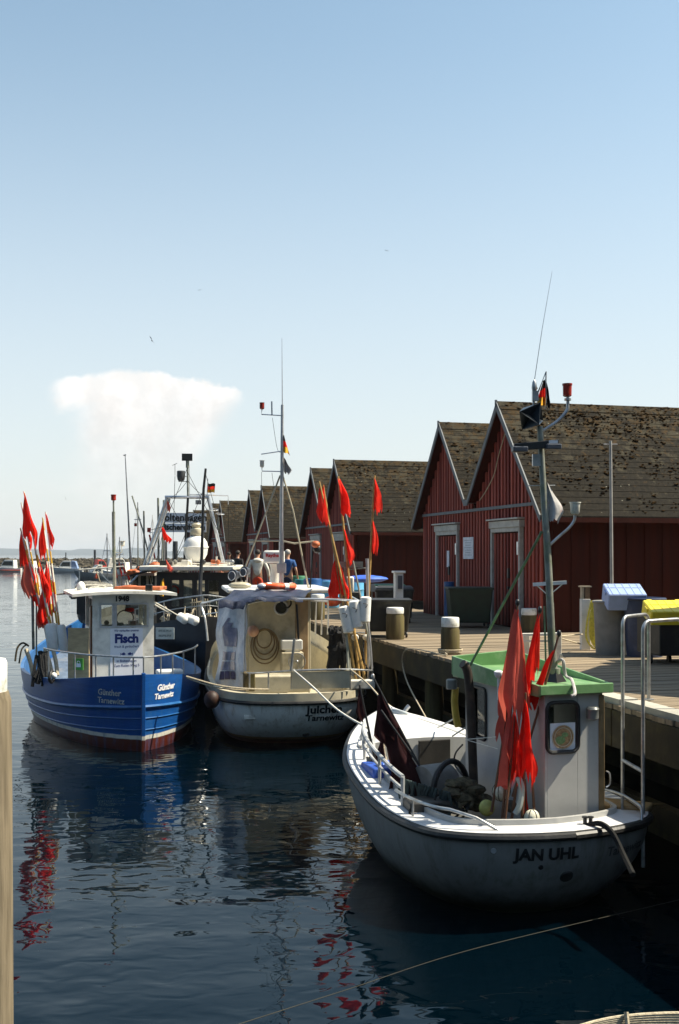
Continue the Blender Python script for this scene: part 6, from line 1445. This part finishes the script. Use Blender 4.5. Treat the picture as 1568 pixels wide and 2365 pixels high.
build(MB().tube([e_(180, 1316, 34), e_(285, 1308, 34)], .025, 6).tube([e_(225, 1316, 34), e_(262, 1356, 34)], .02, 6).tube([e_(184, 1309, 34), e_(182, 1362, 34)], .02, 6), 'boom', offwhite, label='pale horizontal boom behind the wheelhouse roof of the blue boat', category='boom')
mb = MB()
for k_ in range(12): mb.ball(e_(rr.uniform(300, 372), rr.uniform(1303, 1322), 34.4), rr.uniform(.07, .14), 8, 6, (1.4, 1, .8), .15)
build(mb, 'fishing_gear', dullorange, label='heap of faded orange gear on the cabin of the far white fishing boat', category='gear')

# ================================================================= things on the pier
def bin_box(u0, u1, vt, vb, label, m_, name='waste_bin', taper=.9, lid=None, yaw=None, dep=.8, group=None):
    y = (H - QZ) * F / (vb - HV); a, b = P(u0, vb, y), P(u1, vb, y); w_ = (b - a).length; top = H - (vt - HV) / F * y; hh = top - QZ
    c = (a + b) / 2; T = thing(name, label, 'bin', (c.x, y + dep / 2, QZ), QY - .24 if yaw is None else yaw, group)
    mb = MB(); z1 = hh - .06
    for s0, s1, z0, z1_ in ((taper, 1, .12, z1),):
        vs = []
        for s_0, z in ((s0, z0), (s1, z1_)):
            for x, yy in ((-1, -1), (1, -1), (1, 1), (-1, 1)): vs.append((x * w_ / 2 * s_0, yy * dep / 2 * s_0, z))
        mb.add(vs, [(3, 2, 1, 0), (4, 5, 6, 7), (0, 1, 5, 4), (1, 2, 6, 5), (2, 3, 7, 6), (3, 0, 4, 7)])
    build(mb, 'body', m_, T, world=False, smooth=False, bevel=.03)
    build(MB().box((0, 0, hh - .075), (w_ * 1.04, dep * 1.04, .05)), 'rim', m_, T, world=False, smooth=False, bevel=.01)
    if lid: build(MB().box((0, .02, hh - .02), (w_ * .99, dep * .99, .06)).box((0, -dep * .3, hh + .02), (w_ * .9, dep * .3, .03)), 'lid', lid, T, world=False, smooth=False, bevel=.015)
    for x in (-.4, .4):
        for yy in (-.35, .35): build(MB().lathe([(.05, -.02), (.06, 0), (.05, .02)], (x * w_, yy * dep, .06), 12, axis=(1, 0, 0)), 'wheel', black_rub, T, world=False)
    return T
bin_box(1037, 1139, 1352, 1452, 'big dark green wheeled container in front of the hut doors', greenbin, taper=.86, lid=None, dep=.9)
bin_box(845, 950, 1379, 1474, 'black wheeled container behind the bollard', blackbin, taper=.86, dep=.85)
bin_box(868, 955, 1357, 1440, 'second black container behind the first, grey lid', blackbin, taper=.9, lid=mat('grey_lid', (.1, .11, .12), .5), dep=.8)
bin_box(868, 935, 1346, 1425, 'green container with a green rim farther back', greenplastic, taper=.9, dep=.8)
build(MB().tube([(P(1037, 1280, 25.2).x, 25.2, QZ), (P(1037, 1280, 25.2).x, 25.2, QZ + .98)], .12, 16), 'barrel', bluebarrel, label='dark blue barrel half hidden by the green container', category='barrel')
def drum(u, vb, vt, m_, lb, y=None):
    y = (H - QZ) * F / (vb - HV); c = P(u, vb, y); h_ = (vb - vt) / F * y; r_ = h_ * .33
    build(MB().lathe([(r_ * .9, 0), (r_, .04), (r_, h_ * .33), (r_ * 1.04, h_ * .35), (r_, h_ * .37), (r_, h_ * .64), (r_ * 1.04, h_ * .66), (r_, h_ * .68), (r_, h_ - .05), (r_ * .92, h_), (0, h_ - .01)], (c.x, y, QZ), 22), 'barrel', m_, label=lb, category='barrel', group='plastic barrels on the pier')
drum(700, 1400, 1338, tealbarrel, 'teal barrel behind the lifebuoy, left of the blue ones'); drum(722, 1402, 1336, bluebarrel, 'deep blue barrel between the teal and the medium blue barrels'); drum(745, 1398, 1339, bluebarrel, 'blue barrel right of the mast stay foot'); drum(763, 1404, 1342, lightbarrel, 'lighter blue barrel in front, under the red marker flags'); drum(820, 1402, 1340, lightbarrel, 'sky blue tub under the bright blue sheet'); drum(690, 1392, 1330, greenplastic, 'green barrel behind the teal one')
build(MB().ball(P(845, 1337, 32), .45, 14, 8, (1.4, .8, .25), .06), 'tarpaulin', brightblue, label='bright blue sheet draped over the barrels', category='tarpaulin')
build(MB().box(P(795, 1352, 31), (.55, .5, .5)), 'tank', offwhite, label='off white square tank behind the marker poles', category='tank', bevel=.04)
build(MB().ball(P(768, 1388, 27.5), .16, 12, 8, (1.6, 1, .8), .1), 'orange_bag', orange, label='orange bag at the foot of the pier barrels', category='bag')
bx = thing('power_post', 'white supply post with a square cap behind the black containers', 'supply post', P(920, 1410, 24)[:])
build(MB().box(P(920, 1362, 24.5), (.19, .17, .75), .2), 'column', white_paint, bx, smooth=False, bevel=.01); build(MB().box(P(920.5, 1321, 24.5), (.27, .24, .05), .2), 'cap', white_paint, bx, smooth=False, bevel=.01); build(MB().box(P(924, 1345, 24.38), (.1, .03, .3), .2), 'panel', mat('dark_grey_housing', (.06, .07, .09), .4), bx, smooth=False)
# bench-like table by the hut
tb = thing('trestle_table', 'grey topped trestle table with a red mark beside the hut corner', 'table', Q(-1.1, 7.9)[:], QY)
build(MB().box((0, -.2, .78), (.7, 1.0, .05)).box((-.36, -.2, .7), (.03, 1.0, .2)), 'top', mat('blue_grey_top', (.09, .11, .13), .5, dirt=(.2, .08, .06)), tb, world=False, smooth=False)
for yy in (-.62, .25): build(MB().tube([V3((-.3, yy, 0)), V3((-.3, yy, .76))], .025, 8), 'leg', steel, tb, world=False)
for yy in (-.62, .25): build(MB().tube([V3((.3, yy, 0)), V3((.3, yy, .76))], .025, 8), 'leg', steel, tb, world=False)
bx2 = build(MB().box(Q(-1.9, 8.6, .3), (.5, .4, .55), QY), 'crate', blackbin, label='black crate stack left of the trestle table', category='crate', bevel=.02)
# supply post with yellow hose
pp = P(1351, 1500, 18.4); st = thing('supply_post', 'white supply post with an open rusty top beside the grey tub', 'supply post', (pp.x, 18.4, QZ))
build(MB().box((pp.x, 18.4, QZ + .43), (.15, .15, .86)), 'column', white_paint, st, smooth=False, bevel=.005); build(MB().box((pp.x + .03, 18.4, QZ + .96), (.08, .12, .2)), 'fitting', mat('rusty_fitting', (.16, .1, .05), .6, var=.4), st, smooth=False); build(MB().box((pp.x - .05, 18.4, QZ + .96), (.04, .1, .2)).box((pp.x, 18.4, QZ + 1.07), (.19, .17, .02)), 'cap', mat('pale_wood', (.4, .34, .24), .6), st, smooth=False)
mb = MB(); rr = random.Random(2)
for k_ in range(12):
    dx_ = rr.uniform(-.03, .03); mb.curve([(pp.x + .11 + dx_, 18.28, QZ + .84), (pp.x + .06 + dx_ * 2, 18.26, QZ + .5), (pp.x + .07 + dx_ * 3, 18.24, QZ + .2), (pp.x + .16 + dx_, 18.22, QZ + .08 + rr.uniform(-.05, .08)), (pp.x + .22 + dx_, 18.24, QZ + .4), (pp.x + .17 + dx_, 18.26, QZ + .8)], .014, 6)
mb.curve([(pp.x + .1, 18.24, QZ + .1), (pp.x + .25, 18.1, QZ + .02), (pp.x + .5, 18.0, QZ + .02)], .014, 6)
build(mb, 'hose', yellowhose, label='bright yellow hose coiled on the white supply post', category='hose')
def tub(u0, u1, vt, vb, m_, lb, rimc):
    y0 = (H - QZ) * F / (vb - HV); r_ = (u1 - u0) / 2 / F * y0; y = y0 + r_; c = P((u0 + u1) / 2, vb, y); r_ = (u1 - u0) / 2 / F * y; h_ = H - (vt - HV) / F * y - QZ
    T = thing('tub', lb, 'tub', (c.x, y, QZ), 0, 'round tubs on the pier')
    build(MB().lathe([(r_ * .84, 0), (r_ * .97, h_ - .04), (r_ * .92, h_ - .04), (r_ * .8, .05), (0, .05)], (c.x, y, QZ), 36), 'body', m_, T); build(MB().torus((c.x, y, QZ + h_ - .02), r_ * .98, .02, n=36, k=8), 'rim', rimc, T)
    return c, y, r_, h_
t1 = tub(1370, 1452, 1387, 1514, greytub, 'grey round tub holding a pale blue crate', greytub)
t2 = tub(1440, 1536, 1380, 1520, bluetub, 'dark blue round tub right of the grey one', bluetub)
def crate(loc, yaw, m_, lb, tilt=.5, s=(.62, .42, .22)):
    T = thing('fish_crate', lb, 'crate', loc[:], yaw)
    R = Matrix.Rotation(tilt, 3, 'X'); mb = MB(); hx, hy, hz_ = [q / 2 for q in s]
    mb.box(R @ V3((0, 0, hz_)), (s[0], s[1], .02), 0, R)
    for c_, d_0 in (((0, -hy, 0), (s[0], .02, s[2])), ((0, hy, 0), (s[0], .02, s[2])), ((-hx, 0, 0), (.02, s[1] - .02, s[2])), ((hx, 0, 0), (.02, s[1] - .02, s[2]))): mb.box(R @ V3(c_), d_0, 0, R)
    for x in (-.8, -.4, 0, .4, .8): mb.box(R @ V3((x * hx, 0, hz_ + .012)), (.015, s[1] * .96, .01), 0, R)
    mb.box(R @ V3((0, hy * .2, hz_ + .013)), (s[0] * .96, .012, .01), 0, R)
    for x in (-1, 1): mb.box(R @ V3((x * hx * .7, hy + .015, hz_ * .6)), (.08, .03, .1), 0, R); mb.box(R @ V3((x * (hx + .015), 0, hz_ * .6)), (.03, .12, .05), 0, R)
    build(mb, 'shell', m_, T, world=False, smooth=False, bevel=.006); return T
crate(P(1441, 1379, 17.3), -.02, bluecrate, 'pale blue fish crate turned upside down and tilted on the grey tub', .35, (.58, .46, .26))
crate(P(1542, 1415, 16.0), .05, yellow, 'yellow fish crate tilted on the dark cart', .35, (.62, .44, .2))
crt = thing('hand_cart', 'black hand cart with wheels at the right edge, yellow crate on top', 'cart', P(1530, 1500, 16.3)[:])
build(MB().box(P(1560, 1466, 16.3), (.88, .8, .56), .15), 'body', blackbin, crt, smooth=False, bevel=.02)
for u in (1502, 1545, 1600): build(MB().lathe([(.04, -.025), (.07, -.02), (.07, .02), (.04, .025)], P(u, 1522, 16.0 + (u % 2) * .3), 14, axis=(1, 0, 0)), 'wheel', black_rub, crt)
# white mooring frame by the mast foot
mf = thing('hitching_rack', 'pale square timber rack with a crossbar behind the nearest mast foot', 'mooring rack', P(1286, 1530, 15.6)[:])
yk = (H - QZ) * F / (1532 - HV)
build(MB().box(P(1288, 1497, yk), (.1, .1, .43)), 'post', offwhite, mf, smooth=False, bevel=.01); build(MB().box(P(1215, 1497, yk + .3), (.1, .1, .43)), 'post', offwhite, mf, smooth=False, bevel=.01)
build(MB().beam(P(1206, 1466, yk + .1), P(1296, 1464, yk - .06), .12, .04).beam(P(1210, 1481, yk + .1), P(1284, 1480, yk), .06, .03), 'crossbar', offwhite, mf, smooth=False, bevel=.005)
build(MB().tube([P(1296, 1469, yk), P(1345, 1465, yk + 2)], .012, 6).tube([P(1297, 1475, yk), P(1340, 1487, yk + 1.2)], .012, 6), 'rope', rope_tan, mf)
# ladder with two hoops
lad = thing('pier_ladder', 'steel ladder with two tall hooped handrails at the pier edge', 'ladder', (P(1497, 1632, 11.5))[:])
y1 = (H - QZ) * F / (1632 - HV)
def hoop(uL, uR, vt, vR, yL, yR):
    a = P(uL, 1900, yL); top = H - (vt - HV) / F * (yL + yR) * .5
    q1 = V3((P(uL, 1500, yL).x, yL, 0)); q2 = V3((P(uR, 1500, yR).x, yR, 0)); d = (q2 - q1); r_ = .1
    pts = [q1 + V3((0, 0, .35)), q1 + V3((0, 0, top - r_ * 1.2))]
    for k_ in range(1, 6):
        an = k_ / 6 * PI / 2; pts.append(q1 + d.normalized() * r_ * (1 - math.cos(an)) + V3((0, 0, top - r_ + r_ * math.sin(an))))
    pts += [q2 - d.normalized() * r_ * (1 - math.sin(k_ / 6 * PI / 2)) + V3((0, 0, top - r_ + r_ * math.cos(k_ / 6 * PI / 2))) for k_ in range(0, 7)]
    pts.append(q2 + V3((0, 0, QZ + (-.0)))); return pts
h1_ = hoop(1438, 1498, 1421, 1632, 11.15, 11.6); h2_ = hoop(1485, 1578, 1432, 1650, 10.55, 10.9)
build(MB().tube(h1_, .019, 10), 'handrail', steel, lad); build(MB().tube(h2_, .019, 10), 'handrail', steel, lad)
build(MB().lathe([(.06, 0), (.06, .01), (.025, .012)], (h1_[-1].x, h1_[-1].y, QZ + .06), 14), 'base_flange', steel, lad)
for z in (1.28, .92, .56): build(MB().tube([V3((h1_[0].x, h1_[0].y, z)), V3((h2_[0].x, h2_[0].y, z))], .02, 8), 'rung', steel, lad)

# ================================================================= people
def grow(nodes, edges, root=0, sub=2):
    me = bpy.data.meshes.new('grow'); me.from_pydata([n[0] for n in nodes], edges, []); me.update()
    o = bpy.data.objects.new('grow', me); COL.objects.link(o); m_ = o.modifiers.new('Skin', 'SKIN'); 
    for i, n in enumerate(nodes):
        v = me.skin_vertices[0].data[i]; r_ = n[1]; v.radius = (r_, r_) if not hasattr(r_, '__len__') else r_; v.use_root = (i == root)
    s_m = o.modifiers.new('Sub', 'SUBSURF'); s_m.levels = sub; s_m.render_levels = sub
    dg = bpy.context.evaluated_depsgraph_get(); r2 = bpy.data.meshes.new_from_object(o.evaluated_get(dg))
    mb = MB().add([v.co.copy() for v in r2.vertices], [tuple(p.vertices) for p in r2.polygons])
    bpy.data.objects.remove(o); bpy.data.meshes.remove(me); bpy.data.meshes.remove(r2); return mb
def person(loc, yaw, label, top, bottom, hair, armL, armR, scale=1, lean=0, hood=False, sleeves=True, headturn=0, seated=False, bottom_long=True, foldcol=None):
    """faces local -y... armL/R: (elbow, wrist) local points"""
    T = thing('person', label, 'person', loc, yaw, 'people on the pier'); s = scale
    hip = .92 if not seated else .5
    N = [((0, 0, hip), .125), ((0, .01, hip + .22), .12), ((0, .0, hip + .43), .15), ((0, .02, hip + .53), .07), ((0, -.01 + lean, hip + .6), .055), ((headturn * .01, -.03 + lean, hip + .7), .085), ((headturn * .01, -.035 + lean, hip + .79), .075)]
    E_ = [(0, 1), (1, 2), (2, 3), (3, 4), (4, 5), (5, 6)]
    def add(p, r, par): N.append((p, r)); E_.append((par, len(N) - 1)); return len(N) - 1
    for sg, arm in ((-1, armL), (1, armR)):
        sh = add((sg * .19, .01, hip + .47), .055, 2); el = add(arm[0], .04, sh); wr = add(arm[1], .026, el)
        d = (V3(arm[1]) - V3(arm[0])).normalized(); pm = add(tuple(V3(arm[1]) + d * .06), .024, wr); x = V3((0, 1, 0)) if abs(d.y) < .8 else V3((1, 0, 0))
        sd_ = d.cross(V3((1, 0, 0)) if abs(d.x) < .7 else V3((0, 0, 1))).normalized()
        for f_, L_ in ((-.027, .065), (-.009, .078), (.01, .074), (.028, .058)):
            a = add(tuple(V3(arm[1]) + d * .09 + sd_ * f_), .0095, pm); c_ = add(tuple(V3(arm[1]) + d * (.09 + L_ * .6) + sd_ * f_ * 1.1), .0085, a); add(tuple(V3(arm[1]) + d * (.09 + L_) + sd_ * f_ + V3((0, -.015, -.01))), .008, c_)
        th = add(tuple(V3(arm[1]) + d * .035 + sd_ * .04), .011, pm); add(tuple(V3(arm[1]) + d * .075 + sd_ * .06), .009, th)
    legs = []
    for sg in (-1, 1):
        if not seated: pts = [((sg * .095, 0, hip - .06), .095), ((sg * .1, -.01, hip - .44), .06), ((sg * .1, .02, .1), .04), ((sg * .11, -.08, .045), .04), ((sg * .115, -.16, .035), .03)]
        else: pts = [((sg * .095, -.05, hip), .09), ((sg * .11, -.42, hip + .02), .06), ((sg * .11, -.4, .1), .04), ((sg * .11, -.5, .04), .035)]
        par = 0
        for p, r in pts: par = add(p, r, par)
        legs.append(pts)
    N = [((V3(p) * s)[:], r * s) for p, r in N]
    body = grow(N, E_); b_ = build(body, 'body', skin_m, T, world=False, angle=180)
    hc = V3((headturn * .01, -.03 + lean, hip + .73)) * s
    face = MB().ball(hc + V3((0, -.095, -.01)) * s, .014 * s, 8, 6, (.8, 1.2, 1.3))
    for sg in (-1, 1): face.ball(hc + V3((sg * .085, .0, -.01)) * s, .028 * s, 8, 6, (.4, .8, 1.2))
    build(face, 'nose_and_ears', skin_m, b_, world=False)
    build(MB().ball(hc + V3((-.03, -.085, .02)) * s, .01, 8, 6).ball(hc + V3((.03, -.085, .02)) * s, .01, 8, 6), 'eye', black_paint, b_, world=False)
    build(MB().ball(hc + V3((0, .012, .035)) * s, .104 * s, 16, 11, (.9, 1.0, .92), .03), 'hair', hair, T, world=False)
    k = 1.0
    tn = [((0, 0, hip - .04), .155), ((0, .01, hip + .2), .145), ((0, .0, hip + .43), .17), ((0, .02, hip + .54), .085)]; te = [(0, 1), (1, 2), (2, 3)]
    for sg, arm in ((-1, armL), (1, armR)):
        tn.append(((sg * .2, .01, hip + .47), .075)); te.append((2, len(tn) - 1)); 
        e2 = V3(arm[0]); w2 = V3(arm[1])
        if sleeves: tn.append((tuple(e2), .06)); te.append((len(tn) - 2, len(tn) - 1)); tn.append((tuple(e2 + (w2 - e2) * .9), .045)); te.append((len(tn) - 2, len(tn) - 1))
        else:
            s0 = V3((sg * .2, .01, hip + .47)); tn.append((tuple(s0 + (e2 - s0) * .7), .062)); te.append((len(tn) - 2, len(tn) - 1))
    tn = [((V3(p) * s)[:], r * s) for p, r in tn]
    sh_ = build(grow(tn, te), 'jacket' if sleeves else 'shirt', top, T, world=False, angle=180)
    if hood: build(MB().ball(V3((0, .085, hip + .5)) * s, .13 * s, 14, 9, (1.15, .7, .6), .04), 'hood', top, sh_, world=False)
    bn_ = [((0, 0, hip + .02), .15), ((0, 0, hip - .04), .15)]; be = [(0, 1)]
    for pts in legs:
        par = 1
        for j, (p, r) in enumerate(pts[:3] if bottom_long else pts[:2]):
            q = V3(p)
            if not bottom_long and j == 1: q = V3(pts[0][0]).lerp(q, .75)
            bn_.append((tuple(q), r + .02)); be.append((par, len(bn_) - 1)); par = len(bn_) - 1
    bn_ = [((V3(p) * s)[:], r * s) for p, r in bn_]
    build(grow(bn_, be), 'trousers' if bottom_long else 'shorts', bottom, T, world=False, angle=180)
    sh = MB()
    for pts in legs:
        q = V3(pts[2][0]) * s; sh.ball((q.x, q.y - .07, .045), .07, 12, 8, (.75, 1.9, .65))
    build(sh, 'shoes', black_paint, T, world=False); return T
px_ = P(595, 1300, 35); person((px_.x, 35, QZ), math.radians(178), 'person in a pale hooded jacket and red shorts walking away behind the radar box', hoodie_m, redshorts, hair_m, ((-.33, .0, 1.12), (-.36, -.1, .86)), ((.3, .03, 1.1), (.27, -.04, .84)), hood=True, bottom_long=False)
px_ = P(664, 1300, 34.6); person((px_.x, 34.6, QZ), math.radians(165), 'person with grey hair and blue shirt walking away right of the aluminium mast', blueshirt, navy_trousers, greyhair, ((-.3, .03, 1.1), (-.3, -.12, .88)), ((.3, .0, 1.1), (.28, -.05, .86)), sleeves=False)
px_ = P(507, 1320, 47); person((px_.x, 47, QZ), math.radians(120), 'person in an orange pink top sitting right of the gantry', pinkshirt, darkcloth, hair_m, ((-.28, -.1, .75), (-.2, -.3, .68)), ((.28, -.1, .75), (.2, -.3, .68)), seated=True, sleeves=False, scale=1.15)
px_ = P(549, 1320, 44); person((px_.x, 44, QZ), math.radians(150), 'taller person in dark clothes left of the mast stay', darkcloth, darkcloth, hair_m, ((-.26, .02, 1.12), (-.26, -.08, .86)), ((.26, .02, 1.12), (.26, -.08, .86)))
px_ = P(528, 1320, 46); person((px_.x, 46, QZ), math.radians(20), 'second person in dark clothes, half hidden beside the taller one', darkcloth, darkcloth, hair_m, ((-.26, .02, 1.12), (-.26, -.08, .86)), ((.26, .02, 1.12), (.26, -.08, .86)), scale=.97)
# bench block for the seated figure
build(MB().box((P(507, 1320, 47).x, 47, QZ + .27), (1.2, .45, .5)), 'bench', beamwood, label='dark bench under the seated person right of the gantry', category='bench', bevel=.02)

# ================================================================= birds
def bird(u, v, y, span, roll, label):
    c = P(u, v, y); T = thing('bird', label, 'bird', c[:], 0, 'gulls in the sky')
    R = Matrix.Rotation(roll, 3, 'Y')
    build(MB().add([c + R @ (q - c) for q in MB().ball(c, span * .08, 8, 6, (.7, 2.6, .7)).v], MB().ball(c, 1, 8, 6).f), 'body', MATS['dark_lantern'], T)
    for sg in (1, -1):
        pts = [V3((0, -.1, 0)), V3((sg * .5, -.16, .16)), V3((sg * 1, .1, .02)), V3((sg * .5, .06, .14)), V3((0, .14, 0))]
        build(MB().prism([c + R @ (q * span / 2) for q in pts], (0, 0, .01)), 'wing', MATS['dark_lantern'], T, smooth=False)
bird(351, 787, 60, .6, 1.05, 'dark gull banking above the cloud'); bird(893, 579, 90, .35, .3, 'tiny gull high in the middle of the sky'); bird(461, 670, 90, .3, -.2, 'tiny gull left of the middle of the sky'); bird(152, 1153, 90, .4, 1.2, 'pale small gull low over the breakwater')
